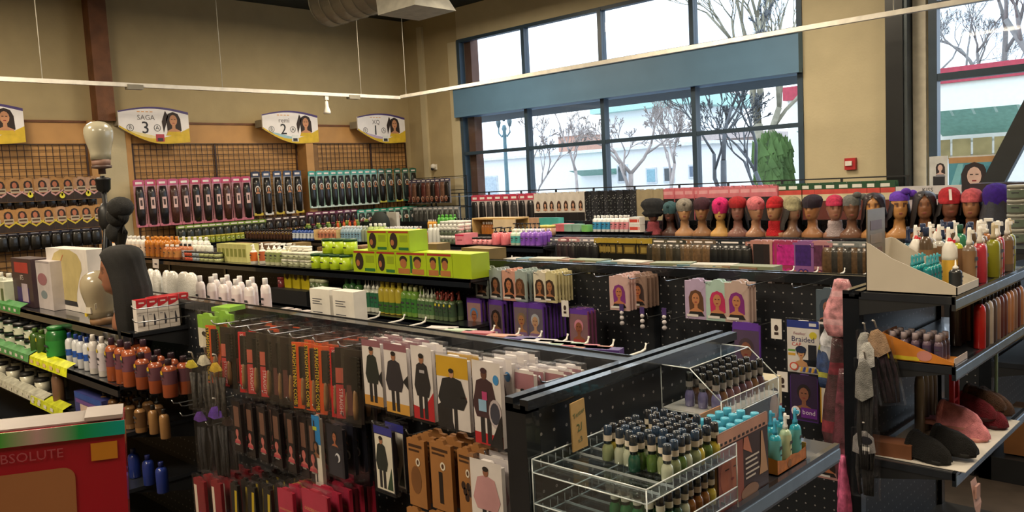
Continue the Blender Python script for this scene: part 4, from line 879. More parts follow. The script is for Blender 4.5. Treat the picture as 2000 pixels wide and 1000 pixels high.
zrow(B_(.06, .17, '#b06a24', '#e9e6e0'), 'amber bottle with white cap in cream case', 'bottle', 5, 945, 970, 6.2, Z3+.03, 'amber bottles in case', depth=2)
put(('open_case', MB().box(-.32, .32, -.09, .12, .20, .215, m('#c9a66c')).box(-.32, -.31, -.09, .12, 0, .2, m('#c9a66c')).box(.0, .32, -.09, -.08, 0, .2, m('#c9b896')).box(-.32, .32, .11, .12, 0, .2, m('#c9a66c')).mesh()), 'open cream shipping case with amber bottles, third gondola', 'box', (sx(976, 6.2, 1.45), 6.2, Z3+.03), 0)
zrow(B_(.055, .18, '#e3e0dc', '#17171a', style='pump'), 'white bottle with black pump, behind teal-based bottles', 'bottle', 7, 1004, 1058, 6.0, Z3+.02, 'black pump bottles', depth=1)
zrow(jar(.10, .10, '#b08a70', '#d9c96a'), 'tan jar with yellow lid beside purple bottles', 'jar', 2, 1058, 1082, 6.16, 1.45, 'tan yellow-lidded jars')
wrow([B_(.055, .15, '#48301f', '#141416', dot='#c9a43a'), jar(.08, .09, '#2b2b2e', '#141416')], 'dark jar or bottle at the rear of wall shelf', 'bottle', 11, 345, 455, 'dark goods on the wall shelf', x=.30)
def lav(): pass
put(('carton', MB().box(-.18, .18, -.1, .1, 0, .06, m('#b9a9b9')).box(-.13, .14, -.09, .09, .06, .14, m('#a99cb0')).mesh()), 'stacked lavender cartons above the orange bottles', 'box', (.44, sy(312, .44, 1.35), 1.312), PI/2)
# hanging wigs and pony tails on the third gondola
def hang(kinds, base, cat, n, px0, px1, y, z, group, **k): row(kinds, base, cat, n, sx(px0, y, z-.1), sx(px1, y, z-.1), y, z, group, **k)
def pone(cap_, hairc, name='hair_pack', w=.15, h=.27): return hairpack(w, h, cap_, hairc, '#8f8f92', None, t=.06, hh=.14, solo=True, name=name)
Y5 = 5.94; Z5 = 1.45
hang([pone('#70757c', '#2c2e32'), pone('#50545a', '#3a3c40')], 'smoke-grey bagged hairpiece on third gondola', 'hair pack', 7, 1060, 1096, Y5, Z5, 'smoke-grey bagged hairpieces')
hang([pone('#8a5560', '#33272a', w=.18), pone('#b07e80', '#231c20', w=.18)], 'rose-topped bagged hairpiece on third gondola', 'hair pack', 4, 1096, 1124, Y5, Z5, 'rose-topped hairpieces', depth=2)
hang([pone('#8f8a92', '#16161a')], 'grey-topped black hairpiece on third gondola', 'hair pack', 6, 1126, 1166, Y5, Z5, 'grey-topped black hairpieces', depth=2)
def gdeco(b, w, h, y):
    g = m('#b59a3c', .35, .3); b.rect(-w/2, w/2, -h*.16, 0, y, g); b.rect(-w*.4, w*.4, -h*.5, -h*.22, y, m('#5c4a20', .4)); b.rect(-w*.3, w*.3, -h*.46, -h*.28, y-.0006, m('#8f7a3c', .4)); b.rect(-w*.45, w*.45, -h*.95, -h*.9, y, g)
hang(blister(.15, .27, m('#17150f', .35, coat=.4), gdeco, .03, name='hair_pack'), 'black and gold hairpiece pack on third gondola', 'hair pack', 7, 1168, 1270, Y5, Z5, 'black and gold packs', depth=2, dd=.06)
hang([pone('#3a3a36', '#2e2a22', w=.17), pone('#5c5648', '#4a3c28', w=.17)], 'brown bagged ponytail below the burgundy-wigged head', 'hair pack', 5, 1272, 1330, Y5, Z5, 'brown bagged ponytails')
hang([pone('#8a6a52', '#5a4834', w=.13), pone('#6c5e50', '#6a5138', w=.13)], 'light brown curled hairpiece below camouflage cap', 'hair pack', 6, 1330, 1392, Y5, Z5, 'light brown curled hairpieces')
hang([pone('#20262c', '#121316', w=.17)], 'black bagged hairpiece below pink turban head', 'hair pack', 6, 1394, 1462, Y5, Z5, 'black bagged hairpieces')
def wst(b, w, h, y): b.rect(-w*.3, w*.3, -h*.3, 0, y, m('#c9a2a0', .4)); b.lathe([(w*.1, -h*.75), (w*.2, -h*.45), (w*.16, -h*.2)], 8, m('#1a1316', .5, var=.4), (0, y-.01, 0), 1, .5); b.ell(0, -h*.85, w*.35, h*.1, y, m('#b05a52', .5))
cl = [('#b27f76', '#1a1316'), ('#b98a80', '#241618'), ('#a03a5c', '#c01e86'), ('#8a5a92', '#3a1a6a'), ('#b27f86', '#5a2a4a')]
def wlt(i):
    a, c = cl[i]
    def d(b, w, h, y):
        b.rect(-w*.34, w*.34, -h*.62, -h*.1, y, m(c, .5, var=.3, sc=30)); face(b, 0, -h*.8, h*.16, y-.0006, '#b86a5a', c, '#c97a72', feat=False)
    return blister(.13, .30, m(a, .35, coat=.3), d, .03, name='hair_pack')
for i, (a, c, n, txt) in enumerate([(1468, 1490, 2, 'dusty pink carded braid pack below the red beanie'), (1491, 1512, 2, 'rosy carded braid pack below the red scarf'), (1513, 1560, 4, 'magenta braid pack below the khaki beanie'), (1562, 1590, 3, 'violet braid pack below the black knit cap'), (1591, 1615, 3, 'mauve braid pack beside the violet ones')]):
    hang(wlt(i), txt, 'hair pack', n, a, c, Y5, Z5, txt+' group', depth=2, dd=.06)
hang([pone('#8a8f90', '#5c4630', w=.14), pone('#7c8284', '#33302c', w=.14)], 'brown ponytail in clear bag below pink hat', 'hair pack', 8, 1617, 1716, Y5, Z5, 'ponytails in clear bags')
# low flat packs visible just above the second rail
fl = [blister(.26, .10, m(c, .5), None, .12, name='folded_pack', tab=False) for c in ('#a9a49c', '#5c7f8c', '#b5b2a6', '#8f8766', '#8c6c54', '#7f866a')]
for i, px in enumerate(range(1016, 1480, 27)):
    put(fl[i % 6], '%s small folded pack just above the second rail, %s from left' % (['white', 'blue', 'cream', 'khaki', 'tan', 'green'][i % 6], ORD[i]), 'pack', (sx(px, 4.32, 1.44), 4.33, 1.443+.006*(i % 3)), .12*(i % 4)-.1, 'folded packs above the second rail')
# ------------------------------------------------------------------ second gondola, top shelf
Y2, Z2 = 3.80, 1.372
zrow(B_(.065, .22, '#e08a34', '#eceae2', '#f0e6d8'), 'orange bottle with cream label, far left of second gondola', 'bottle', 2, 200, 232, Y2, Z2, 'orange and cream bottles left of the tripod', depth=2)
zrow(B_(.06, .22, '#e9e2da', '#efece8', '#e8d4c0'), 'tall cream bottle beside the orange tubes', 'bottle', 6, 236, 286, Y2, Z2, 'tall cream bottles', depth=2)
zrow(B_(.075, .22, '#c2792c', '#d58c38', '#a8642c'), 'solid orange bottle on second gondola', 'bottle', 5, 287, 338, Y2, Z2, 'solid orange bottles', depth=2, dd=.09)
zrow(B_(.08, .15, '#b0683a', '#efece8', '#c08348'), 'orange bottle with large white cap, second gondola', 'bottle', 3, 325, 352, 3.72, Z2, 'orange bottles with white caps')
zrow(B_(.07, .21, '#ecebe4', '#f1f0ea'), 'tall white bottle behind the stacked small jars', 'bottle', 6, 345, 412, 3.98, Z2, 'tall white bottles, second gondola', depth=1)
zrow(B_(.065, .16, '#bb7350', '#2c2c2c', '#b9b4bc'), 'coral bottle with dark cap, second gondola', 'bottle', 3, 350, 378, 3.76, Z2, 'coral dark-capped bottles')
zrow(jar(.08, .045, '#c8563e', '#1c1c1e'), 'tiny red jar with black lid, second gondola', 'jar', 3, 366, 381, 3.72, Z2, 'tiny red jars', levels=2, lh=.046)
zrow(jar(.08, .045, '#9aa6ae', '#1c1c1e'), 'tiny grey-blue jar with black lid, second gondola', 'jar', 2, 381, 394, 3.72, Z2, 'tiny grey-blue jars', levels=2, lh=.046)
zrow(jar(.09, .045, '#aab07a', '#1c1c1e'), 'tiny olive jar with black lid, second gondola', 'jar', 4, 394, 432, 3.72, Z2, 'tiny olive jars', levels=2, lh=.046)
zrow(B_(.075, .11, '#dfe0d4', '#f1f0ea'), 'squat white bottle above the tiny jars', 'bottle', 4, 378, 416, 3.86, Z2+.05, 'squat white bottles')
zrow(carton(.09, .17, .06, m('#c6c47e', .5), lambda b, w, h, y: b.rect(-w*.3, w*.3, h*.3, h*.75, y, m('#8c9048', .5))), 'pale yellow-green carton on second gondola', 'box', 7, 432, 488, Y2, Z2, 'yellow-green cartons', depth=2, dd=.07, jit=.001, jr=.02)
def ol(b, w, h, y): pass
zrow(B_(.065, .18, '#e6e2d8', '#eeece4', '#cf6a2a', style='spray'), 'cream nozzle bottle with orange label', 'bottle', 1, 489, 503, 3.74, Z2, 'g')
zrow(B_(.065, .19, '#e9e4da', '#efece4', '#b9603a', style='spray'), 'cream spray bottle with brown-orange label', 'bottle', 1, 506, 522, 3.78, Z2, 'g')
zrow(B_(.07, .19, '#d8d8b4', '#f1f0ea', '#9aa56a', style='pump'), 'pale lotion pump with olive label, second gondola', 'bottle', 4, 523, 562, 3.76, Z2, 'pale lotion pumps', depth=2)
zrow(jar(.085, .06, '#a3a886', '#d9d8c6', lf=.3), 'pale olive jar with cream lid, second gondola', 'jar', 5, 556, 612, 3.76, Z2, 'pale olive jars', levels=2, lh=.062, depth=2, dd=.09)
zrow(jar(.085, .04, '#e8e5dc', '#eeece4', lf=.4), 'white tub above the pale olive jars', 'jar', 4, 562, 606, 3.84, Z2+.125, 'white tubs')
LIME = '#a9c41e'
def ltub(b): pass
lj = jar(.115, .12, LIME, '#1d4a26', None, 18, False, lf=.16)
zrow(lj, 'lime tub with dark green lid', 'jar', 4, 613, 688, 3.76, Z2, 'lime tubs, lower level', jr=.02, jit=.001, depth=2, dd=.12)
zrow(lj, 'lime tub stacked on top with dark green lid', 'jar', 3, 634, 696, 3.79, Z2+.1215, 'lime tubs, upper level', jr=.02, jit=.001)
def lady(b, w, h, y):
    b.rect(-w*.46, w*.46, h*.88, h*.97, y, m('#a8322a', .5)); b.ell(-w*.22, h*.5, w*.18, h*.4, y-.0005, m('#2a1c14', .6)); b.ell(-w*.28, h*.42, w*.08, h*.15, y-.001, m('#a8683c', .6)); b.rect(w*.06, w*.42, h*.45, h*.78, y, m('#8fa51a', .5)); b.rect(0, w*.45, h*.06, h*.2, y, m('#2c6a34', .5))
def gent(b, w, h, y):
    b.rect(-w*.46, w*.46, h*.88, h*.97, y, m('#a8322a', .5))
    for c in (-.24, .22): b.ell(w*c, h*.66, w*.13, h*.17, y-.0005, m('#231610', .6)); b.ell(w*c, h*.5, w*.11, h*.2, y-.001, m('#a8683c', .6)); b.rect(w*(c-.18), w*(c+.2), h*.05, h*.28, y-.0008, m('#b0703c', .6))
    b.rect(-w*.02, w*.06, h*.1, h*.85, y-.0002, m('#2c6a34', .5))
lc = m(LIME, .45, var=.06)
def lbox(px0, px1, z, deco, label, y=3.78, g='lime relaxer cartons'):
    a, b_ = sx(px0, y-.09, z), sx(px1, y-.09, z); put(carton(b_-a-.004, .15 if z > Z2+.01 else .165, .17, lc, deco, solo=False), label, 'box', ((a+b_)/2, y, z), 0, g)
lbox(690, 735, Z2, lady, 'lime carton with long-haired woman, leftmost of the lower level'); lbox(735, 773, Z2, lady, 'lime carton with long-haired woman, second on the lower level')
lbox(773, 833, Z2, gent, 'lime carton with two faces, left of pair on lower level'); lbox(833, 884, Z2, gent, 'lime carton with two faces, right of pair on lower level'); lbox(884, 921, Z2, None, 'plain lime carton at the shelf end')
lbox(717, 757, Z2+.167, lady, 'upper lime carton with long-haired woman, left one'); lbox(757, 800, Z2+.167, lady, 'upper lime carton with long-haired woman, right one')
bc = m('#7a5c3a', .7)
for i, (px, w_, z, y) in enumerate([(470, .3, 1.38, 4.5), (520, .22, 1.38, 4.5), (585, .2, 1.38, 4.45), (645, .2, 1.38, 4.45), (815, .26, 1.38, 4.45), (850, .2, 1.40, 4.5), (878, .2, 1.38, 4.4), (905, .24, 1.38, 4.3), (945, .34, 1.40, 4.28), (712, .2, 1.40, 4.45)]):
    put(carton(w_, .07+.015*(i % 3), .16, [m('#7a5c3a', .7), m('#6b5138', .7), m('#7d683c', .6)][i % 3], (lambda b, w, h, y_: b.rect(w*.2, w*.45, 0, h, y_, m('#cfcabc', .5))) if i in (2, 6) else None), 'small brown carton behind the lime cartons, %s' % ('leftmost' if i == 0 else ORD[i]+' one'), 'box', (sx(px, y, 1.45), y, z+.02), random.uniform(-.15, .15), 'brown cartons on the rear shelf')
put(('paper_sign', MB().add([(-.08, 0, .0), (.08, 0, 0), (.06, .0, -.1), (-.09, .0, -.095)], [(0, 3, 2, 1)], m('#d3c6c0', .6)).box(-.03, .03, -.003, -.001, -.06, -.045, m('#55505a')).mesh()), 'crumpled paper price sign hanging on second shelf edge', 'sign', (sx(303, 3.65, 1.36), 3.655, 1.37), 0)
# second shelf
Zb = 1.062
zrow(carton(.115, .20, .06, m('#c2b11c', .5), lambda b, w, h, y: (b.ell(0, h*.55, w*.25, h*.2, y, m('#4a3a20')), b.rect(-w*.4, w*.4, h*.82, h*.94, y, m('#3c4a1a')))), 'yellow carton with dark portrait under the dark shelf', 'box', 3, 560, 612, 3.78, Zb+.12, 'yellow cartons', jit=.001, jr=.05)
put(('riser', MB().box(-.3, .3, -.12, .2, 0, .12, BLKM).mesh()), 'low black riser under the yellow cartons', 'stand', (sx(586, 3.78, Zb), 3.78, Zb), 0)
zrow(jar(.07, .09, '#7a2c34', '#8f3a40'), 'dark red tub left of the yellow cartons', 'jar', 1, 543, 560, 3.75, Zb+.12, 'g')
zrow([B_(.075, .24, '#3f6a34', '#2a4a24', '#8a9a4a'), B_(.07, .25, '#2f5a30', '#39613a', '#7a9448')], 'dark green bottle with olive label, second shelf', 'bottle', 3, 676, 712, 3.75, Zb, 'dark green olive-label bottles', depth=2)
zrow([B_(.062, .25, '#cfd3c4', '#e2e4da', '#2c6a4a', style='nozzle')], 'white bottle with deep green base, second shelf', 'bottle', 4, 713, 744, 3.75, Zb, 'deep green base bottles', depth=2)
zrow([B_(.072, .24, '#b7a83a', '#c9bb4a', '#3c6a2c', lz=(.05, .38))], 'yellow bottle with green base, second shelf', 'bottle', 4, 744, 788, 3.75, Zb, 'yellow green-based bottles', depth=2)
zrow([B_(.07, .22, '#6f9a3c', '#cfd3a0', '#3f7a34')], 'leaf green bottle with pale cap, second shelf', 'bottle', 3, 788, 820, 3.75, Zb, 'leaf green bottles', depth=2)
zrow([B_(.055, .21, '#8fa07a', '#c2c9b4', '#4f7448', style='nozzle')], 'muted green bottle with pale tip, second shelf', 'bottle', 4, 820, 852, 3.75, Zb, 'muted green bottles', depth=2)
zrow([B_(.055, .20, '#5a6e4c', '#8a3c34', '#39503a', style='spray', dot='#d2c43a')], 'green spray with red trigger and yellow dot', 'bottle', 4, 852, 890, 3.75, Zb, 'red-trigger green sprays', depth=2)
zrow([jar(.08, .12, '#55683c', '#c9cfa8')], 'small green tub right of yellow cartons', 'jar', 3, 612, 640, 3.75, Zb+.1, 'small green tubs')
# front gondola rear side goods, seen over its rail
Yr, Zr = 2.26, 1.312
zrow(B_(.068, .215, '#e6dcdc', '#eeeaea', '#e3d2d4', solo=False, sq=True, d=.05, n=16), 'white bottle with faint pink label behind front rail', 'bottle', 5, 384, 505, Yr, Zr, 'white pink-label bottles', depth=2, dd=.1, jit=.002)
def qd(b, w, h, y): b.rect(w*.1, w*.16, h*.4, h*.52, y, m('#4a5f96')); b.rect(w*.24, w*.4, h*.56, h*.66, y, m('#3a4a80'))
zrow(('soft_pack', MB().lathe([(.03, 0), (.062, .02), (.064, .16), (.045, .20), (.02, .215)], 14, m('#dedcd6', .35, coat=.5, bump=.4), ey=.45).mesh()), 'plump white plastic-wrapped pack behind front rail', 'pack', 6, 290, 388, Yr+.02, Zr+.01, 'plump white packs', jr=.3, jit=.008)
def ct(b, w, h, y):
    k = m('#55555c', .6)
    for zz_, n in ((.78, 3), (.5, 2), (.2, 1)):
        for j in range(n): b.rect(-w*.38, -w*.38+w*(.38 if j % 2 else .48), h*(zz_-j*.05), h*(zz_-j*.05+.018), y, k)
zrow(carton(.165, .225, .07, m('#d8d4cc', .5), ct, solo=False), 'white carton with small grey print above front rail', 'box', 2, 620, 712, 2.18, 1.315, 'white printed cartons', jit=.0, jr=.0)
zrow(carton(.06, .045, .06, m('#b8aeac', .5)), 'white price card holder behind the front rail', 'price tag', 4, 548, 628, 2.3, 1.34, 'price card holders behind front rail')
fc = ['#cfc8c6', '#b3c9b0', '#b45c66', '#c08a72', '#4a3072', '#c9c4c4']
for i, px in enumerate((870, 905, 940, 990, 1025, 1060, 1090, 1115, 1140, 1165, 1185)):
    put(blister(.13, .14, m(fc[i % 6], .45, coat=.3), None, .05, tab=False, name='folded_pack'), 'folded pack hanging just behind the front rail, %s' % ('leftmost' if i == 0 else ORD[i]+' from left'), 'pack', (sx(px, 2.2, 1.43), 2.18, 1.425), .3, 'folded packs behind front rail')
# ------------------------------------------------------------------ second gondola: caps on pegs
def capdeco(bgc, skin, hairc, topc='#1a1616', long=True, hd=None):
    def d(b, w, h, y):
        b.rect(-w*.47, w*.47, -h*.97, -h*.08, y, m(bgc, .4, coat=.3)); face(b, 0, -h*.5, h*.36, y-.0005, skin, hairc, topc, long)
        if hd: b.rect(-w*.47, w*.47, -h*.14, 0, y-.0004, m(hd, .4))
        b.rect(-w*.42, w*.1, -h*.94, -h*.88, y-.003, m('#d9d4d0', .5))
    return d
def cap(px0, px1, y, z, w, h, bgc, skin, hairc, label, n=3, hd=None, edge=None, g=None, dd=.035, film_=False, long=True, top='#1a1616', cnt=None):
    w *= .9; z += .02 if film_ else 0
    k = blister(w, h, m(edge or bgc, .4, coat=.3), capdeco(bgc, skin, hairc, top, long, hd), .012, solo=False, film_=film_)
    x = sx((px0+px1)/2, y, z-h/2)
    for i in range(n): put(k, label if i == 0 else label+', %s behind' % ORD[i], 'hair cap pack', (x+random.uniform(-.003, .003), y+i*dd, z), random.uniform(-.05, .05), (g or label) if n > 1 else None)
YC = 3.86
cap(930, 952, YC, 1.43, .13, .21, '#8d948c', '#8a5a3c', '#2a1c14', 'grey cap pack, leftmost on the top pegs', 4)
cap(957, 982, YC, 1.43, .13, .21, '#9aa4a8', '#8a5a3c', '#2a1c14', 'pale blue-grey cap pack beside the leftmost', 4)
cap(982, 1008, YC, 1.43, .13, .21, '#cf9a8a', '#b5714c', '#2a1810', 'peach cap pack with curly haired woman', 4)
cap(1006, 1028, YC, 1.43, .13, .21, '#9aa8a6', '#8a5a3c', '#5a3a24', 'greenish cap pack right of the peach one', 5)
cap(1045, 1066, YC, 1.43, .12, .20, '#d3cbb8', '#a06a44', '#3a2618', 'cream cap pack with brown-haired woman', 3)
cap(1064, 1086, YC, 1.43, .12, .20, '#c9c094', '#a06a44', '#3a2618', 'yellowish cap pack with brown-haired woman', 6, dd=.03)
cap(1195, 1224, YC, 1.43, .15, .21, '#c9a8a4', '#b5714c', '#7a2a78', 'cap pack with magenta-haired woman and stack behind', 6, dd=.035)
cap(1232, 1262, YC+.08, 1.43, .13, .2, '#8d7468', '#b5714c', '#3a2a2a', 'brownish cap pack partly behind the magenta one', 4, dd=.04)
cap(1342, 1380, YC, 1.43, .15, .22, '#b3a0c0', '#b87a52', '#5a3a24', 'lilac cap pack with brown curly-haired woman', 2)
cap(1385, 1420, YC, 1.43, .15, .22, '#a9c4bc', '#b87a52', '#b8285a', 'mint cap pack with pink-haired woman', 2)
cap(1421, 1460, YC, 1.43, .15, .22, '#b9a29a', '#b87a52', '#7a2276', 'beige cap pack with purple-haired woman', 3)
cap(1604, 1630, YC, 1.42, .12, .19, '#4c5a66', '#8c5a4c', '#2c3c4a', 'dark blue-grey cap pack near the right post', 1)
pur = '#6a3fa8'
cap(914, 942, 3.84, 1.20, .15, .24, '#a5827e', '#a5603c', '#5a86b8', 'purple-headed pack with blue head wrap', 3, pur, pur, film_=True, long=False, top='#8a5a92')
cap(956, 985, 3.84, 1.20, .15, .24, '#6d5c68', '#8a5a3c', '#2a1c1c', 'purple-headed pack with dark hair, second from left', 5, pur, pur, film_=True, top='#8a5a92')
cap(1008, 1033, 3.84, 1.20, .15, .24, '#7d6c74', '#b07a52', '#8a7458', 'purple-headed pack with tan head wrap', 3, pur, pur, film_=True, top='#8a6a92', long=False)
cap(1031, 1062, 3.84, 1.20, .15, .24, '#6d6472', '#c49a78', '#b3b6bc', 'purple-headed pack with silver head wrap', 7, pur, pur, film_=True, top='#8a6a92', long=False)
cap(1112, 1152, 3.84, 1.19, .16, .23, '#8c6a70', '#94583c', '#d58a9c', 'purple pack with pink head wrap alone on its peg', 3, pur, '#8a4a72', film_=True, top='#b04040', long=False)
cap(1436, 1482, 3.84, 1.20, .17, .29, '#5c4a66', '#8c5a44', '#4a3a44', 'large purple pack with grey-wrapped woman', 1, pur, pur, film_=True, top='#7c52a8', long=False)
tg = blister(.055, .10, m('#dcd8d4', .5), lambda b, w, h, y: (b.ell(0, -h*.45, w*.2, h*.16, y, m('#3a2c2a')), b.rect(-w*.2, w*.2, -h*.8, -h*.66, y, m('#3a2c2a'))), .003, name='price_tag', tab=False)
for px, py, lb in ((1103, 587, 'white hang tag left of the pink-wrapped pack'), (1516, 623, 'white hang tag beside the large printed cap pack'), (1528, 726, 'white hang tag beside the purple printed pack')):
    p = on(px, py, 1, 3.82); put(tg, lb, 'price tag', p, 0, None)
bd = MB().sph((0, 0, -.02), .012, .012, .012, m('#c9c4c8', .3)).sph((0, 0, -.05), .013, .013, .013, m('#c9c4c8', .3)).sph((0, 0, -.082), .014, .014, .014, m('#a9a4a8', .3)).box(-.014, .014, -.002, .002, -.01, .03, m('#4c3a72', .4))
for px, py, lb in ((1214, 604, 'left'), (1254, 610, 'middle'), (1297, 612, 'right')):
    p = on(px, py, 1, 3.84); put(('bead_card', bd.mesh()), 'small card of pearly beads, %s of three on empty pegs' % lb, 'bead card', p, 0, 'bead cards')
# printed packs right
def braided(b, w, h, y):
    b.rect(-w/2, w/2, -h*.14, 0, y, m('#2f3f8c', .4)); b.rect(w*.2, w*.42, -h*.1, -h*.04, y-.0005, m('#d8d8dc')); b.rect(-w*.47, w*.47, -h*.97, -h*.15, y, m('#dcd8d2', .45))
    lett(b, 'Braided', .038, m('#2c2a5c'), 0, -h*.36, y-.001, w*.8); lett(b, 'CAP', .026, m('#c23a34'), -w*.2, -h*.46, y-.001); lett(b, 'Feather', .02, m('#8a3c5c'), -w*.1, -h*.25, y-.001)
    b.ell(w*.32, -h*.27, w*.12, h*.07, y-.0006, m('#d2c43a')); b.rect(w*.16, w*.42, -h*.86, -h*.45, y-.0008, m('#22242c')); b.rect(w*.0, w*.42, -h*.86, -h*.74, y-.0008, m('#22242c'))
    face(b, -w*.06, -h*.62, h*.22, y-.001, '#c49468', '#1f2430', '#c49468', False, True); b.ell(-w*.06, -h*.55, w*.17, h*.07, y-.004, m('#1f2a44'))
    b.rect(-w*.47, -w*.24, -h*.6, -h*.56, y-.0006, m('#6a9a4a')); b.rect(-w*.47, -w*.24, -h*.68, -h*.63, y-.0006, m('#d2a43a')); b.ell(-w*.28, -h*.88, w*.14, h*.08, y-.006, m('#c2503c')); b.ell(-w*.28, -h*.88, w*.1, h*.055, y-.0065, m('#d9cfc8'))
    for i in range(6): x = -w*.1+i*w*.09; b.poly([(x, -h*.97), (x+w*.06, -h*.97), (x+w*.1, -h*.88), (x+w*.04, -h*.88)], y-.0055, m('#2f3f8c' if i % 2 else '#d2a43a'))
def lp(kind_, px0, px1, py0, py1, y, label, mt, deco, film_=True, n=1, dd=.03, cat='hair cap pack', **k):
    a, c = on(px0, py0, 1, y), on(px1, py1, 1, y); w = c.x-a.x; zt = on((px0+px1)/2, py0, 1, y).z; zb = on((px0+px1)/2, py1, 1, y).z
    kk = blister(w, zt-zb, mt, deco, .014, solo=False, film_=film_, name=kind_, **k)
    for i in range(n): put(kk, label if i == 0 else label+', %s behind' % ORD[i], cat, ((a.x+c.x)/2, y+i*dd, zt), random.uniform(-.04, .04), label if n > 1 else None)
lp('cap_pack', 1538, 1602, 626, 728, 3.84, 'large white and blue braided cap pack', m('#dcd8d2'), braided)
def bond(b, w, h, y):
    b.rect(-w*.47, w*.47, -h*.97, 0, y, m('#3a2c48', .4)); face(b, 0, -h*.42, h*.36, y-.0005, '#8c5a44', '#231a1e', '#3a2c48', False); b.rect(-w*.1, w*.47, -h*.92, -h*.7, y-.003, m('#6a2c8c')); b.ell(-w*.3, -h*.8, w*.16, h*.11, y-.0034, m('#d9d4dc')); b.ell(-w*.3, -h*.83, w*.08, h*.08, y-.0038, m('#2a2230')); lett(b, 'bond', .032, m('#d9ccdf'), w*.18, -h*.8, y-.004, w*.5)
lp('cap_pack', 1544, 1600, 732, 822, 3.82, 'dark purple pack under the braided cap pack', m('#4c2a78'), bond)
def yel(b, w, h, y):
    b.rect(-w/2, w/2, -h, 0, y, m('#cf9c22', .4)); b.rect(-w*.45, w*.47, -h*.95, -h*.12, y-.0004, m('#d8d0c2')); face(b, w*.08, -h*.5, h*.34, y-.001, '#b5714c', '#1d1616', '#b5714c', False); b.ell(-w*.28, -h*.84, w*.12, h*.06, y-.005, m('#4a7a4a'))
lp('cap_pack', 1603, 1652, 735, 828, 3.80, 'yellow-edged pack with short-haired woman by the post', m('#cf9c22'), yel)
# more below: pinkish face packs near display shelf corner
lp('cap_pack', 1597, 1640, 868, 935, 3.75, 'rosy face pack low beside the display shelf corner', m('#b98a86'), capdeco('#b98a86', '#b5714c', '#2a1a16'), n=2)
# scarves hanging at the end of the second gondola
def drape(w, h, c1, c2=None, seed=1, twist=.12, t=.05):
    q = random.Random(seed); b = MB(); n = 12; k = 10; vs = []
    for i in range(k+1):
        f = i/k; ww = w*(.35+.65*min(1, f*1.6))*(1-.25*max(0, f-.8)*4)
        for j in range(n):
            a = 2*PI*j/n; rr_ = 1+.28*math.sin(a*3+seed+f*2)+q.uniform(-.06, .06)
            vs.append((math.sin(a)*ww/2*rr_+twist*f*w, -math.cos(a)*t*rr_*(.5+.5*f), -h*f))
    fs = [(i*n+j, (i+1)*n+j, (i+1)*n+(j+1) % n, i*n+(j+1) % n) for i in range(k) for j in range(n)]+[tuple(range(n)), tuple(range((k+1)*n-1, k*n-1, -1))]
    b.add(vs, fs, m(c1, .45, coat=.25, var=.6, sc=28, bump=.4), True)
    if c2: b.k = [b.mi(m(c2, .6, var=.4, sc=30)) if (i//n) % 5 == 2 else kk for i, kk in enumerate(b.k)]
    return ('hanging_scarf', b.mesh('scarf'))
for px, py, w, h, c1, c2, lb, sd, yy in ((1642, 545, .16, .26, '#c98a92', '#cfa0a8', 'pink and white fringed scarf at the top by the post', 3, 3.72), (1628, 612, .12, .22, '#c2c4cc', '#a9adb8', 'white fringed scarf in clear bag by the post', 5, 3.74), (1618, 655, .16, .24, '#28406e', '#9a9a3c', 'blue and yellow patterned scarf in bag', 7, 3.76), (1636, 660, .15, .55, '#4a2a30', '#7a2c3a', 'long dark maroon patterned scarf by the post', 9, 3.70), (1650, 720, .11, .52, '#5a2c38', '#6e3444', 'plum scarf hanging against the right post', 11, 3.64), (1648, 890, .08, .30, '#c25a86', None, 'pink rolled scarf low beside the right post', 13, 3.58)):
    p = on(px, py, 1, yy); put(drape(w, h, c1, c2, sd), lb, 'scarf', p, 0)
def beadbag(w, h, c1, tag, seed, card=False):
    b = MB().box(-w/2, w/2, -.012, .012, -h, 0, BAG)
    ps = [('clear_bag', b.mesh())]
    q = MB(); rr_ = random.Random(seed)
    for i in range(7):
        x = rr_.uniform(-w*.36, w*.36); q.tube([(x, 0, -h*.28), (x+rr_.uniform(-.01, .01), rr_.uniform(-.008, .008), -h*.6), (x*.8, 0, -h*.96)], w*.075, m(c1, .3, var=.9, sc=60, bump=.8), 6)
    ps.append(('braided_hair', q.mesh()))
    hf = .34 if seed < 13 else .16; t = MB().prism([(-w*.44, -h*hf), (-w*.1, -h*(hf+.03)), (w*.42, -h*hf*.9), (w*.34, -h*.1), (w*.08, -h*.01), (-w*.2, -h*.03), (-w*.4, -h*.12)], -.016, -.011, m(tag, .3, coat=.5, var=.45, sc=22, bump=.5)); t.tube([(0, 0, 0), (0, -.01, .03), (0, -.025, .035)], .004, m('#b9b4b0', .4), 6)
    if card: t.ell(w*.05, -h*.15, w*.26, h*.06, -.0168, m('#22222a')); t.rect(-w*.2, w*.2, -h*.3, -h*.24, -.0168, m('#e3e0da'))
    ps.append(('header_card', t.mesh())); return ('bagged_braid', ps)
for px, py, w, h, c, tg_, lb, sd, cd_, xr in ((1690, 645, .07, .36, '#1c1a18', '#b3b3b0', 'bagged black beaded braid, left of the pair on post', 3, False, 0), (1712, 640, .10, .33, '#2a1a24', '#a8896c', 'bagged dark glittery braid with tan header', 5, False, -.2), (1697, 665, .08, .34, '#181818', '#c6c6c4', 'bagged black braid with silver header on post', 7, False, .05), (1690, 700, .09, .5, '#23201e', '#7c7c7a', 'long bagged black braid hanging down the post', 12, False, 0), (1690, 838, .115, .30, '#33302e', '#8f8c8c', 'clear bag with grey card and black tassels', 9, True, 0)):
    p = on(px, py, 1, 3.53-.012*sd/3); put(beadbag(w, h, c, tg_, sd, cd_), lb, 'hair pack', p, 0, None, (0, xr))
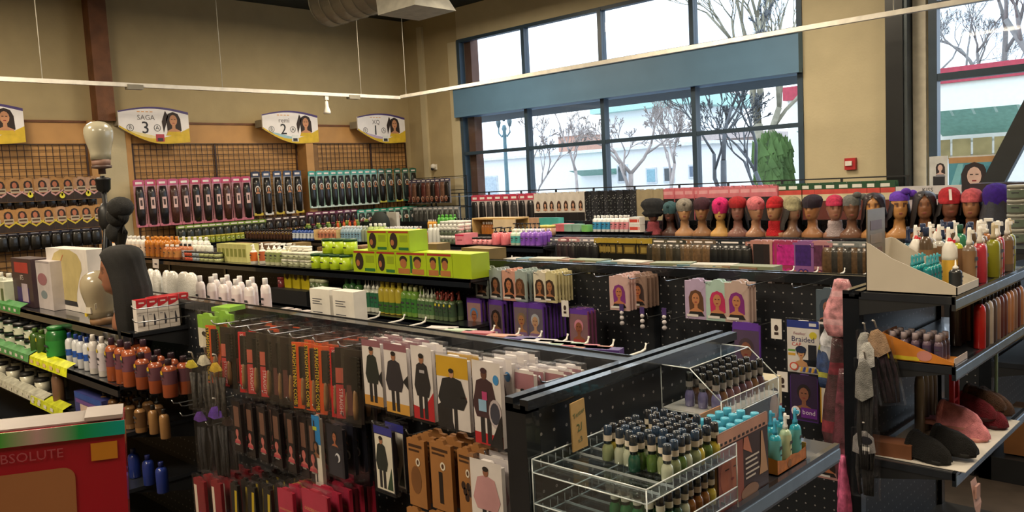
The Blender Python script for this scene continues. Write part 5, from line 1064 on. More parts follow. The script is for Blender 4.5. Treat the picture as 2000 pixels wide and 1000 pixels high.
# ------------------------------------------------------------------ front gondola hooks: combs
def comb_pack(style):
    w, h = .082, .285
    ps = []
    if style == 'redtext':
        a = MB().box(-w*.22, w*.22, -.004, .004, -h, -.02, m('#c4161e', .4, coat=.3)); t = MB(); lett(t, 'STRAIGHTENING COMB', .026, m('#f0e4dc'), 0, -h*.52, -.0048, h*.86, -PI/2)
        ps = [('card', a.mesh()), ('lettering', t.mesh())]
    elif style == 'orange':
        a = MB().prism([(-w/2, -h), (w*.1, -h), (w*.5, -h*.55), (w*.25, -.02), (-w/2, -.02)], -.003, .003, m('#d2501c', .4, coat=.3)); t = MB(); lett(t, 'STRAIGHTENING COMB', .026, m('#e0bc2c'), -w*.38, -h*.52, -.0042, h*.86, -PI/2); t.rect(-w*.49, -w*.27, -h*.98, -.03, -.0036, m('#1d1710'))
        ps = [('card', a.mesh()), ('lettering', t.mesh())]
    else:
        a = MB().box(-w/2, w/2, -.002, .002, -h, -.01, m('#1f1718', .3, coat=.4)); (a.rect(-w*.48, w*.1, -h*.5, -h*.3, -.003, m('#b85a48', .5)), a.rect(-w*.48, w*.0, -h*.97, -h*.52, -.003, m('#b8383a', .5))) if style == 'black' else a.rect(-w*.4, -w*.1, -h*.9, -h*.5, -.003, m('#5a3430', .5))
        ps = [('card', a.mesh())]
    if style == 'black':
        t = MB(); lett(t, 'STRAIGHT', .022, m('#e0c8c0'), -w*.24, -h*.75, -.004, h*.4, -PI/2); ps.append(('lettering', t.mesh()))
    c = MB().box(-w*.02, w*.3, -.016, -.006, -h*.56, -h*.12, m('#101012', .35)); 
    for i in range(9): c.box(w*.3, w*.42, -.014, -.008, -h*(.14+i*.045), -h*(.125+i*.045), m('#101012', .35))
    c.lathe([(.008, -h*.93), (.011, -h*.8), (.008, -h*.6), (.005, -h*.55)], 8, m('#8c6a44', .5), (w*.14, -.012, 0))
    ps.append(('comb', c.mesh())); ps.append(('clear_bag', MB().box(-w/2, w/2, -.021, -.0195, -h-.005, .012, BAG).mesh()))
    return ('comb_pack', ps)
CP = {k: comb_pack(k) for k in ('redtext', 'orange', 'black', 'dark')}
sty = ['orange', 'black', 'redtext', 'black', 'black', 'dark', 'dark', 'orange', 'orange', 'orange', 'redtext', 'black', 'dark']
desc = {'redtext': 'pressing comb pack with red lettered strip', 'orange': 'pressing comb pack on orange card', 'black': 'black carded comb pack with rosy picture', 'dark': 'plain dark comb pack'}
pxs = [425, 452, 480, 505, 530, 553, 573, 597, 618, 640, 662, 682, 700]
for i, (px, s_) in enumerate(zip(pxs, sty)):
    x = sx(px, 1.72, 1.3)
    for j in range(5):
        s2 = s_ if j < 2 else random.choice(['orange', 'black', 'dark', 'black'])
        put(CP[s2], '%s, %s peg from left%s' % (desc[s2], ORD[i], '' if j == 0 else ', %s behind' % ORD[j]), 'comb pack', (x+random.uniform(-.004, .004), 1.71+j*.05, 1.435+random.uniform(-.004, .004)), random.uniform(.25, .5), 'comb packs on the top pegs of the front gondola', (0, .04))
# green and white bag at left end
def gb(b, w, h, y): b.rect(-w/2, w/2, -h, -h*.45, y, m('#cfc9b4', .5)); b.tube([(-w*.1, y-.002, -h*.6), (w*.25, y-.002, -h*.92)], .005, m('#1c1a1a'), 6); b.ell(-w*.14, -h*.6, w*.13, h*.07, y-.004, m('#1c1a1a'))
lp('hanging_bag', 388, 428, 612, 678, 1.72, 'lime green and white comb bag at the left pegs', m('#86b83c', .4, coat=.3), gb, cat='pack', n=2, dd=.08)
put(('folded_pack', MB().box(-.06, .06, -.05, .05, 0, .02, m('#86b83c', .4)).mesh()), 'lime green folded flap above the green comb bag', 'pack', (sx(435, 1.85, 1.45), 1.88, 1.452), .3)
# clear bags of brushes on the far left pegs
for i, (px, py, w, h, c, tg_) in enumerate(((378, 700, .09, .24, '#4a4844', '#b8a83a'), (402, 690, .10, .30, '#55504a', '#c9c4b0'), (425, 705, .09, .26, '#4a4238', '#b89a3a'), (395, 800, .10, .30, '#1c1a1e', '#5a3a8a'), (425, 790, .11, .34, '#201c1c', '#5a3a9a'), (450, 810, .09, .26, '#2a2020', '#3a2c2c'))):
    p = on(px, py, 1, 1.66+.03*(i % 2)); put(beadbag(w, h, c, tg_, 20+i), '%s bagged comb set at the left pegs, %s' % (('clear', 'clear', 'clear', 'purple-topped', 'purple-topped', 'dark')[i], ('leftmost', 'middle', 'rightmost', 'left one', 'right one', 'by the combs')[i]), 'pack', p, .3, None)
# capes with printed figures
def figure(b, cx, z0, h, y, robe, skin='#9a6a4c', legs='#1c1c20', hood=False, wide=.34, arms=True):
    b.ell(cx, z0+h*.92, h*.055, h*.075, y-.0012, m(skin)); b.poly([(cx-h*wide*.35, z0+h*.82), (cx-h*.05, z0+h*.86), (cx+h*.05, z0+h*.86), (cx+h*wide*.35, z0+h*.82), (cx+h*wide*.55, z0+h*.5), (cx+h*wide*.4, z0+h*.34), (cx-h*wide*.4, z0+h*.34), (cx-h*wide*.55, z0+h*.5)], y-.0008, m(robe, .6))
    b.rect(cx-h*.1, cx-h*.02, z0, z0+h*.36, y-.0006, m(legs)); b.rect(cx+h*.02, cx+h*.1, z0, z0+h*.36, y-.0006, m(legs)); b.ell(cx, z0+h*.965, h*.06, h*.04, y-.0016, m(robe if hood else '#1c1614'))
def cp_(extra):
    def d(b, w, h, y):
        b.rect(-w/2, w/2, -h, 0, y, m('#d6d0cc', .4, coat=.3)); extra(b, w, h, y-.0003)
    return d
def c1(b, w, h, y): b.rect(-w/2, w/2, -h*.1, 0, y, m('#8a5a64')); b.rect(-w/2, w/2, -h, -h*.85, y, m('#c08a3c')); figure(b, 0, -h*.95, h*.85, y, '#18201c'); b.poly([(w*.5, -h*.45), (w*.5, -h*.7), (w*.28, -h*.57)], y-.0003, m('#1c1c20'))
def c2(b, w, h, y): b.rect(-w/2, w/2, -h*.1, 0, y, m('#8a5a64')); b.rect(-w/2, w/2, -h, -h*.85, y, m('#c9963c')); figure(b, -w*.08, -h*.97, h*.86, y, '#26222a', wide=.42); b.poly([(w*.5, -h*.42), (w*.5, -h*.62), (w*.28, -h*.52)], y-.0003, m('#1c1c20'))
def c3(b, w, h, y): b.poly([(-w/2, -h), (w/2, -h), (w/2, -h*.6), (0, -h*.85), (-w/2, -h*.82)], y, m('#b02028')); figure(b, 0, -h*.98, h*.88, y, '#1c1a1e', wide=.34); b.rect(-w*.1, w*.14, -h*.36, -h*.32, y-.002, m('#a8a4a8'))
def c4(b, w, h, y): b.rect(-w/2, w/2, -h*.3, -h*.02, y, m('#c49a22')); b.poly([(-w/2, -h), (0, -h), (-w*.2, -h*.6), (-w*.5, -h*.7)], y, m('#1c1a1c')); figure(b, -w*.02, -h*1.0, h*.82, y, '#17181c', '#b98a62', wide=.62); b.ell(w*.3, -h*.55, w*.13, h*.035, y-.0005, m('#b04038')); b.ell(w*.3, -h*.55, w*.09, h*.02, y-.0008, m('#d8d0cc'))
def c5(b, w, h, y): b.rect(-w/2, w/2, -h, -h*.86, y, m('#b02028')); figure(b, -w*.08, -h*.98, h*.9, y, '#3a2026', '#5c3a2c', wide=.42, hood=True); b.ell(w*.34, -h*.2, w*.1, h*.06, y-.001, m('#3a86c0')); b.rect(-w*.3, -w*.02, -h*.6, -h*.46, y-.002, m('#8ab0cc')); b.rect(-w*.16, w*.02, -h*.46, -h*.36, y-.0024, m('#b03c70')); b.ell(w*.28, -h*.6, w*.22, h*.17, y-.0024, m('#b8aeb0')); b.ell(w*.28, -h*.6, w*.17, h*.13, y-.0028, m('#3a3c4a')); b.poly([(w*.5, -h), (w*.05, -h), (w*.5, -h*.6)], y-.0032, m('#1c1a1c'))
def c6(b, w, h, y): b.rect(-w/2, w/2, -h*.3, -h*.05, y, m('#9a6a72')); figure(b, 0, -h*.98, h*.7, y, '#c9b0ac', '#b98a72', wide=.4)
for px0, px1, py0, py1, dc, lb, n_ in ((710, 752, 664, 790, c1, 'cape pack with standing figure in dark robe, leftmost', 3), (752, 804, 672, 806, c2, 'cape pack with wide dark cape figure, second', 3), (805, 853, 676, 818, c3, 'cape pack with figure over red triangle', 2), (855, 922, 694, 836, c4, 'cape pack with gold top and man in black cape', 2), (924, 988, 706, 868, c5, 'cape pack with hooded figure and blue badge', 4)):
    lp('cape_pack', px0, px1, py0, py1, 1.69, lb, m('#d6d0cc'), cp_(dc), n=n_, dd=.05, cat='cape pack')
lp('cape_pack', 1000, 1052, 722, 850, 1.75, 'cape pack with mauve band behind the endcap corner, left', m('#d6d0cc'), cp_(c6), n=3, dd=.04, cat='cape pack'); lp('cape_pack', 1055, 1110, 722, 850, 1.80, 'cape pack with mauve band behind the endcap corner, right', m('#d6d0cc'), cp_(c6), n=3, dd=.04, cat='cape pack')
# middle row
def man(b, w, h, y): b.rect(-w/2, w/2, -h, 0, y, m('#1c1d28', .35, coat=.4)); face(b, 0, -h*.24, h*.2, y-.0005, '#9a5c3c', '#15110f', '#26242c', False); b.poly([(-w*.4, -h), (w*.4, -h), (w*.4, -h*.5), (w*.15, -h*.36), (-w*.15, -h*.36), (-w*.4, -h*.5)], y-.0003, m('#2a2a34')); b.ell(w*.15, -h*.62, w*.16, h*.09, y-.003, m('#cfd0d6')); b.ell(w*.1, -h*.64, w*.11, h*.07, y-.0034, m('#2a2a34'))
lp('boxed_shirt_pack', 640, 678, 830, 928, 1.66, 'dark boxed pack with man in black shirt', m('#1c1d28'), man, n=5, dd=.045, cat='pack')
def blu(b, w, h, y): b.rect(-w/2, w/2, -h*.38, 0, y, m('#1f7ab8')); b.rect(-w*.4, w*.1, -h*.2, -h*.15, y-.0004, m('#b8c43a')); b.rect(-w/2, w/2, -h, -h*.42, y, m('#cfc9bc')); face(b, -w*.15, -h*.42, h*.12, y-.0005, '#8a5a3c', '#15110f', feat=False)
lp('long_pack', 611, 636, 812, 955, 1.68, 'tall blue and white pack beside the dark boxed packs', m('#cfc9bc'), blu, cat='pack')
def w3(b, w, h, y): b.rect(-w/2, w/2, -h*.12, 0, y, m('#2c2f80')); b.rect(-w*.46, w*.46, -h*.98, -h*.13, y, m('#d4cfbf')); figure(b, -w*.12, -h*.95, h*.8, y-.0003, '#17211c'); b.poly([(w*.1, -h*.95), (w*.42, -h*.95), (w*.38, -h*.6)], y-.0006, m('#28402c'))
lp('cape_pack', 732, 776, 834, 958, 1.66, 'white pack with blue top and dark-suited figure', m('#20222c'), w3, n=2, dd=.05, cat='cape pack')
def brn(v):
    def d(b, w, h, y):
        b.rect(-w*.4, w*.35, -h*.16, -h*.12, y, m('#3a2414')); b.rect(-w*.4, w*.2, -h*.22, -h*.19, y, m('#3a2414')); b.ell(w*.1, -h*.36, w*.12, h*.06, y-.0004, m('#c9c0b0')); b.ell(w*.1, -h*.36, w*.06, h*.035, y-.0008, m('#4a3020'))
        if v == 0: b.ell(-w*.05, -h*.62, w*.3, h*.2, y, m('#6a4526'))
        elif v == 1: b.rect(-w*.12, w*.06, -h*.9, -h*.45, y, m('#1c1310'))
        else:
            for i in range(5): b.ell((-.2+.1*i)*w, -h*(.55+.08*(i % 3)), w*.13, h*.06, y, m('#2a1a14'))
    return d
for px0, px1, py0, v, lb in ((797, 838, 852, 0, 'brown hanging box with printed cape, left of three'), (841, 890, 860, 1, 'brown hanging box with dark bar, middle of three'), (895, 935, 874, 2, 'brown hanging box with curls, right of three')):
    lp('hanging_box', px0, px1, py0, py0+135, 1.66, lb, m('#8c5f34', .5), brn(v), n=3, dd=.045, cat='box', film_=False); lp('hanging_box', px0, px1, py0+138, py0+260, 1.66, lb.replace('hanging box', 'lower box'), m('#8c5f34', .5), brn(v), n=1, cat='box', film_=False)
def c7(b, w, h, y): figure(b, 0, -h*.98, h*.9, y, '#b98a8c', '#8a5a44', wide=.5); b.poly([(w*.5, -h), (w*.15, -h), (w*.5, -h*.72)], y-.0012, m('#b8202c'))
lp('cape_pack', 922, 988, 900, 1040, 1.64, 'white cape pack with figure in pink cape', m('#d6d0cc'), cp_(c7), n=3, dd=.04, cat='cape pack')
# dark long packs between
def dk_(b, w, h, y): b.rect(-w*.46, w*.46, -h*.97, 0, y, m('#1a1416', .3, coat=.4)); b.rect(-w*.3, w*.3, -h*.5, -h*.1, y-.0004, m('#6a4a3c')); face(b, 0, -h*.62, h*.18, y-.001, '#b5645c', '#1a1212', '#a8444c', feat=False); b.rect(-w*.3, w*.2, -h*.86, -h*.8, y-.001, m('#8a8078'))
for i, px in enumerate((455, 480, 505, 532, 560, 585, 603)):
    lp('tail_comb_pack', px, px+23, 784+i*6, 880+i*10, 1.68+.02*(i % 2), 'dark picture pack on the middle pegs, %s from left' % ORD[i], m('#1a1416'), dk_, n=3, dd=.05, cat='pack')
for i, px in enumerate((700, 690)): lp('hanging_pack', px, px+26, 850+i*20, 945, 1.78, 'plain black pack behind the boxed shirt, %s' % ('right', 'left')[i], m('#15151a', .3, coat=.4), None, cat='pack')
# bottom row
def rd(b, w, h, y): b.rect(-w*.47, w*.47, -h*.97, -h*.05, y, m('#7a1c24')); b.ell(0, -h*.6, w*.3, h*.2, y-.0004, m('#6a3a7c')); b.rect(-w*.45, -w*.2, -h*.9, -h*.1, y-.0006, m('#cfc0b0'))
def yb(b, w, h, y): b.rect(-w*.47, w*.47, -h*.97, -h*.05, y, m('#1c1a18')); b.poly([(-w*.4, -h), (-w*.1, -h), (w*.4, -h*.1), (w*.1, -h*.1)], y-.0004, m('#b59c1c'))
def gs(b, w, h, y): b.rect(-w*.47, w*.47, -h*.97, -h*.02, y, m('#a83048', .4)); lett(b, 'GOLDEN SUPREME', .03, m('#d8a06a'), 0, -h*.3, y-.0006, w*.8); b.ell(0, -h*.65, w*.3, h*.2, y-.0004, m('#c0485a')); b.ell(0, -h*.65, w*.2, h*.13, y-.0008, m('#d8a04c'))
for i, (px, w_, dc, c, lb) in enumerate(((380, 34, rd, '#7a1c24', 'red and purple picture pack, low left'), (415, 30, rd, '#7a1c24', 'red picture pack second on the low row'), (452, 26, yb, '#1c1a18', 'black pack with yellow slash, low row left'), (485, 26, yb, '#1c1a18', 'black pack with yellow slash, low row middle'), (516, 26, yb, '#1c1a18', 'black pack with yellow slash, low row right'), (545, 38, gs, '#a8233c', 'crimson pack with gold print, low row left'), (592, 58, gs, '#a8233c', 'large crimson pack with gold print, low row right'))):
    lp('hanging_pack', px, px+w_, 935+i*4, 1090, 1.62, lb, m(c, .4, coat=.3), dc, n=5, dd=.05, cat='pack')
lp('hanging_pack', 572, 600, 944, 1010, 1.70, 'orange gold-topped pack between the crimson packs', m('#b8863a', .4), None, n=3, cat='pack'); lp('hanging_pack', 655, 690, 950, 1080, 1.72, 'dark red pack right of the large crimson pack', m('#6a1c28', .4), None, n=4, cat='pack')
# ------------------------------------------------------------------ front gondola, left shelves
YT, ZT = 1.80, 1.312
p = lambda px, y, z: sx(px, y, z)
# boxes on the top shelf
def prnt(b, w, h, y): b.rect(-w*.35, w*.35, h*.7, h*.92, y, m('#a83a34')); lett(b, '875', .05, m('#d9c9c0'), 0, h*.6, y-.0006); b.rect(-w*.3, w*.3, h*.08, h*.4, y, m('#3a2c6a')); b.rect(-w*.05, w*.25, h*.1, h*.48, y-.0004, m('#b9a9b8'))
def bigbox(px0, px1, z, h, d, mt, deco, label, y, rz=0, name='carton'):
    a, c = sx(px0, y-d/2, z), sx(px1, y-d/2, z); put(carton(c-a, h, d, mt, deco, name=name, solo=False), label, 'box', ((a+c)/2, y, z), rz)
bigbox(30, 68, ZT, .33, .12, m('#3c2c34', .4), prnt, 'dark box with red badge and pale numerals, left', 1.78)
def brush(b, w, h, y): b.ell(w*.05, h*.62, w*.24, h*.13, y, m('#9a6a72')); b.ell(w*.08, h*.3, w*.16, h*.09, y, m('#7c8a90')); b.rect(-w*.45, w*.45, h*.96, h, y, m('#a0989c'))
bigbox(68, 106, ZT, .32, .14, m('#c3bbbc', .45), brush, 'white box with round brush picture', 1.82)
def hbx(b, w, h, y):
    o = []; n = 18
    pr = [(.18, .16), (.2, .3), (.27, .5), (.36, .68), (.36, .8), (.28, .92), (.12, .985)]
    L = [(-q*w, t*h) for q, t in pr]+[(q*w, t*h) for q, t in pr[::-1]]; b.poly(L, y, m('#b8a873', .6)); b.poly([(-.2*w, h*.08), (.2*w, h*.08), (.18*w, h*.16), (-.18*w, h*.16)], y-.0004, m('#24262c'))
    b.add([(-w*.45, y-.0008, h*.3), (-w*.43, y-.0008, h*.3), (-w*.05, y-.0008, h*.9), (-w*.07, y-.0008, h*.9)], [(0, 1, 2, 3)], m('#b0643c'))
bigbox(100, 180, ZT, .40, .12, m('#d8d2cd', .5), hbx, 'large white box picturing a canvas head', 1.88)
zrow(B_(.08, .2, '#cfd2c4', '#d9d4c8', '#c47a3c'), 'pale bottle with orange label at the left edge', 'bottle', 2, 0, 30, 1.78, ZT, 'pale orange-label bottles', depth=1)
zrow(carton(.13, .16, .1, m('#c9cfbc', .5), lambda b, w, h, y: b.rect(-w*.2, w*.25, h*.1, h*.7, y, m('#5a6a44'))), 'white and green carton at left edge of top shelf', 'box', 2, -25, 38, 1.72, ZT, 'white and green cartons', jr=.02)
bigbox(180, 205, ZT, .22, .1, m('#cfc4c8', .45), lambda b, w, h, y: b.ell(0, h*.6, w*.3, h*.12, y, m('#b02030')), 'narrow white box with red oval behind bald head', 1.92)
# canvas head on tripod
tx = sx(208, 1.86, 1.9)
r = newobj('tripod_stand', None, None, (tx, 1.86, ZT)); tagit(r, 'black tripod wig stand on the front gondola top shelf', 'stand')
zh = on(208, 322, 1, 1.86).z-ZT
DKM = m('#17181b', .45)
newobj('pole', MB().lathe([(.018, .35), (.018, zh*.6), (.014, zh*.6), (.014, zh-.06)], 12, DKM).mesh(), r)
newobj('clamp', MB().lathe([(.02, zh-.16), (.038, zh-.14), (.042, zh-.085), (.046, zh-.08), (.03, zh-.07)], 14, DKM).mesh(), r)
newobj('mounting_plate', MB().lathe([(.02, zh-.05), (.02, zh-.02), (.055, zh-.015), (.055, zh)], 16, m('#5a4640', .5)).mesh(), r)
for a in (.3, 2.4, 4.5): newobj('leg', MB().tube([(0, 0, .60), (.05*math.sin(a), .05*math.cos(a), .42), (.17*math.sin(a), .17*math.cos(a), .01)], .013, DKM, 8).mesh(), r)
newobj('hub', MB().lathe([(.03, .52), (.045, .56), (.045, .64), (.02, .68)], 12, DKM).mesh(), r)
sh = on(208, 232, 1, 1.86).z-ZT-zh
put(('canvas_head', [('head', blockhead(sh/.347, m('#b3ad97', .25, coat=.7, var=.06), m('#8a6a5c', .6)).mesh())]), 'glossy canvas block head on top of the tripod', 'wig head', (tx, 1.86, ZT+zh), .3)
b = MB().sph((.03, 0, .02), .075, .07, .06, m('#10100f', .7, var=.5, sc=30, bump=.8), 14, 9).sph((-.05, .01, -.03), .07, .06, .06, m('#10100f', .7, var=.5, sc=30, bump=.8), 14, 9).sph((-.08, 0, -.12), .05, .05, .06, m('#10100f', .7, var=.5, sc=30, bump=.8), 16, 10); b.tube([(.06, 0, -.02), (.03, 0, -.12), (-.05, .01, -.22)], .035, m('#10100f', .7, var=.5, sc=30, bump=.8), 10, .02)
put(('hair_bun', b.mesh()), 'dark hair bun piece resting on the tripod hub', 'hairpiece', (sx(238, 1.82, 1.75), 1.82, on(238, 412, 1, 1.82).z), 0)
# bald canvas head, wig head
x = sx(200, 1.72, 1.4)
put(('canvas_head', [('head', blockhead(.88, m('#a89c82', .25, coat=.7, var=.06), m('#8a6a4c', .5)).mesh()), ('price_sticker', MB().box(-.02, .025, -.074, -.060, .07, .105, m('#cfc8b8')).box(-.05, -.032, -.066, -.05, .05, .07, m('#d2b83a')).mesh())]), 'bald canvas head with price sticker on the shelf', 'wig head', (x, 1.71, ZT), .2)
r = mannequin('mannequin head in profile under a long black wig', sx(238, 1.725, 1.5), 1.725, ZT+.002, '#8a5c48', rz=-.55, s=1.08)
zs = [(-.16, .10, .07, .02), (-.05, .12, .10, .03), (.06, .125, .11, .03), (.2, .115, .108, .03), (.27, .1, .105, .02), (.31, .094, .104, .014), (.345, .092, .104, .012), (.375, .086, .1, .012), (.398, .068, .082, .014), (.413, .04, .05, .014), (.418, .01, .012, .014)]
op = [1.2, 1.15, 1.1, 1.05, .98, .9, .7, .3, 0, 0, 0]
w_ = shell(zs, m('#0b0a0a', .75, var=.6, sc=40, bump=.4), lambda i: op[i], 36, 0, 9, .05); newobj('wig', w_.mesh(), r)
newobj('price_sticker', MB().box(-.02, .02, -.001, .001, 0, .03, m('#c2bba2')).mesh(), r).location = (-.02, -.13, .1)
# red topped cartons
def rc(b, w, h, y):
    b.poly([(-w/2, h*.72), (-w/2, h), (w/2, h), (w/2, h*.86), (w*.1, h*.78)], y, m('#b81c28')); b.rect(-w*.25, w*.25, h*.88, h*.93, y-.0005, m('#e0c8c4')); b.box(-w/2, w/2, y+.001, -y, h, h+.001, m('#b81c28')); b.poly([(w*.02, h*.14), (w*.18, h*.14), (w*.26, h*.3), (w*.12, h*.52), (w*.06, h*.5)], y, m('#3a3a44')); b.rect(-w*.4, -w*.1, h*.5, h*.52, y, m('#8a8890'))
rcm = carton(.054, .165, .055, m('#d9d2cd', .45), rc, solo=False)
for i, (px, yy) in enumerate(((268, 1.70), (281, 1.70), (301, 1.69), (328, 1.71))):
    put(rcm, 'white carton with red top at shelf end, %s' % ('leftmost', 'second from left', 'third from left', 'rightmost')[i], 'box', (7.958, 1.735+i*.057, ZT), PI/2-.05, 'red topped cartons')
for i in range(4): put(rcm, 'white carton with red top behind the front four, %s' % ORD[i], 'box', (7.895, 1.82+i*.057, ZT), PI/2, 'red topped cartons behind')
# second shelf
Z1 = 1.052; Ys = 1.68
zrow(jar(.10, .085, '#2c4a34', '#15181a', '#c8cdb8'), 'dark green jar with black lid on second shelf', 'jar', 5, -20, 78, 1.64, Z1, 'dark green jars', levels=2, lh=.087, depth=2, dd=.11)
zrow(B_(.07, .17, '#3a5a24', '#4a6a2c', dot='#d2c43a'), 'olive bottle with yellow dot beside the green jars', 'bottle', 2, 66, 92, 1.62, Z1, 'olive bottles')
zrow(B_(.13, .21, '#1f6a2c', '#2a7a38', '#2c8438', ch=.1, capr=.8), 'broad green tub bottle on second shelf', 'bottle', 1, 95, 136, 1.64, Z1, 'g', depth=2, dd=.14)
def bw(): pass
zrow(B_(.052, .19, '#cfd2d8', '#1c3f94', '#2450a8', solo=False, lz=(.3, .5), n=16), 'white bottle with blue band and cap', 'bottle', 4, 136, 182, 1.64, Z1, 'blue banded bottles', depth=2, dd=.07)
zrow(B_(.058, .22, '#d0ccc8', '#d8d4d0', '#c3bcc4', solo=False, n=16, dot='#c9b43a'), 'tall white bottle with lilac label, second shelf', 'bottle', 2, 182, 213, 1.63, Z1, 'tall white lilac-label bottles', depth=2, dd=.08)
zrow(B_(.07, .23, '#a0522e', '#3e2c3a', '#6a4050', solo=False, n=16, dot='#c9a42c', lz=(.35, .7)), 'amber-orange bottle with yellow sticker, second shelf', 'bottle', 3, 216, 266, 1.62, Z1, 'amber-orange bottles', depth=2, dd=.08)
zrow(B_(.07, .185, '#94492a', '#30222c', '#5c3844', solo=False, n=16, dot='#c9a42c', lz=(.35, .7)), 'short amber bottle with yellow sticker, shelf end', 'bottle', 3, 272, 345, 1.64, Z1, 'short amber bottles', depth=2, dd=.08)
# third shelf
Z0 = .802
zrow(jar(.09, .085, '#c3c1ae', '#2a2a2a'), 'cream jar with dark lid on third shelf', 'jar', 5, -30, 98, 1.64, Z0, 'cream dark-lidded jars', depth=2, dd=.11)
zrow(B_(.07, .19, '#7a5a48', '#8a6a58', ch=.1, capr=.75), 'tall brown tube bottle on third shelf', 'bottle', 1, 105, 131, 1.61, Z0, 'g')
def bb(b, w, h, y): b.rect(-w*.48, w*.48, h*.72, h, y, m('#2c4a94')); b.rect(-w*.45, w*.45, h*.5, h*.68, y, m('#6a4a8a')); b.rect(-w*.3, w*.1, h*.05, h*.48, y, m('#c9b4a8')); b.rect(w*.1, w*.4, h*.1, h*.44, y, m('#a85c4a'))
bigbox(148, 202, Z0, .12, .1, m('#3a3f7a', .45), bb, 'small blue and white picture box, third shelf', 1.64)
zrow(B_(.06, .18, '#8f6a42', '#1a1a1c', '#5c4026', style='pump', solo=False, n=14), 'tan pump bottle with black top, third shelf', 'bottle', 5, 202, 285, 1.65, Z0, 'tan pump bottles', depth=2, dd=.09)
zrow(B_(.05, .15, '#8f6a42', '#1a1a1c', solo=True), 'small tan bottle with black cap, third shelf end', 'bottle', 2, 292, 335, 1.68, Z0, 'small tan bottles')
zrow(B_(.06, .16, '#1c2f7a', '#1a2460'), 'deep blue bottle in the shade, lowest visible shelf', 'bottle', 4, 225, 335, 1.68, .502, 'deep blue bottles', depth=1)
# shelf edge label strips
def strip(px0, px1, z, c, label, y, w=.045):
    a, c1_ = sx(px0, y, z), sx(px1, y, z); L = c1_-a
    b = MB().add([(-L/2, 0, 0), (L/2, 0, 0), (L/2, .05, .022), (-L/2, .05, .022), (-L/2, -.008, -w), (L/2, -.008, -w)], [(0, 1, 2, 3), (4, 5, 1, 0)], m(c, .5, var=.3, sc=20))
    q = random.Random(px0)
    for i in range(int(L/.12)): x = -L/2+.06+i*.12; b.rect(x-.03, x+.02, -w*.75, -w*.3, -.0085, m('#d8d4c8' if c != '#c9cf1e' else '#e0c08a', .5))
    put(('shelf_label_strip', b.mesh()), label, 'price strip', (a+L/2, y, z), 0)
strip(-40, 40, ZT+.012, '#3f8a44', 'green price strip on top shelf edge, far left', 1.645)
strip(-40, 56, Z1+.012, '#4c8a50', 'green price strip on second shelf edge', 1.555); strip(58, 131, Z1+.012, '#c9cf1e', 'lime yellow price strip on second shelf edge', 1.553, .05)
strip(-40, 86, Z0+.012, '#b9b8a8', 'pale price strip on third shelf edge', 1.555); strip(60, 123, Z0+.0, '#b9c02a', 'lime yellow price strip on third shelf edge', 1.55, .05)
# ------------------------------------------------------------------ pink box in the foreground
fx = MB(); 
A = on(242, 822, 1, .52); 
r = newobj('gift_box', None, None, (0, 0, 0)); tagit(r, 'glossy crimson box with holographic edge in the near left corner', 'box')
# box stands square to a shelf turned towards the camera; corner at A
wB, hB, dB = .34, .30, .10
crim = m('#9c1426', .25, coat=.8, var=.1, sc=3)
g = MB().box(-wB, 0, 0, dB, -hB, 0, crim); newobj('box_body', g.mesh(), r)
q = MB().box(-wB-.001, .001, -.001, dB*.32, -.006, .0012, CHR); q.v = [(x, y-.0005, z) for x, y, z in q.v]
ho = bpy.data.materials.new('holographic_foil'); ho.use_nodes = True; t = ho.node_tree; P_ = t.nodes['Principled BSDF']; P_.inputs['Metallic'].default_value = .6; P_.inputs['Roughness'].default_value = .25
tcn = t.nodes.new('ShaderNodeTexCoord'); sp_ = t.nodes.new('ShaderNodeSeparateXYZ'); mr = t.nodes.new('ShaderNodeMapRange'); mr.inputs[1].default_value = -wB; mr.inputs[2].default_value = 0
rp = t.nodes.new('ShaderNodeValToRGB'); e = rp.color_ramp.elements; e[0].position = 0; e[0].color = lin('#e8703a'); e[1].position = 1; e[1].color = lin('#22c8c8')
for pos, c in ((.3, '#d8d04a'), (.45, '#3cc83c'), (.62, '#f0c8d0'), (.8, '#28c070')): n_ = e.new(pos); n_.color = lin(c)
t.links.new(tcn.outputs['Object'], sp_.inputs[0]); t.links.new(sp_.outputs[0], mr.inputs[0]); t.links.new(mr.outputs[0], rp.inputs[0]); t.links.new(rp.outputs[0], P_.inputs['Base Color'])
f2 = MB().box(-wB-.001, .001, -.0022, 0.0, -.022, .002, ho); newobj('holographic_edge', f2.mesh(), r)
f3 = MB().box(-wB*.98, -.004, dB*.15, dB*.95, .0005, .0035, m('#8f8784', .4, coat=.3)).box(-.06, -.002, dB*.1, dB*.9, .0035, .010, m('#a39b98', .4)); newobj('lid_flap', f3.mesh(), r)
f4 = MB().rect(-.052, -.012, -.062, -.032, -.0012, m('#b8761c', .5)); newobj('price_sticker', f4.mesh(), r)
f5 = MB(); pts = []
for cx_, cz_, a0_ in ((-.095, -.085, 0), (-.31, -.085, PI/2)):
    for i in range(6): a = a0_+PI/2*i/5; pts.append((cx_+.018*math.cos(a), cz_+.018*math.sin(a)))
pts += [(-.328, -.29), (-.077, -.29)]; f5.poly(pts, -.0012, m('#9c6640', .5, var=.08, sc=4)); newobj('window_print', f5.mesh(), r)
f6 = MB(); lett(f6, 'ABSOLUTE', .022, m('#a8505a', .4), -.145, -.042, -.0014); newobj('lettering', f6.mesh(), r)
r.location = A; ang = math.atan2(RT.y, RT.x)+.42; r.rotation_euler = (0, .04, ang)
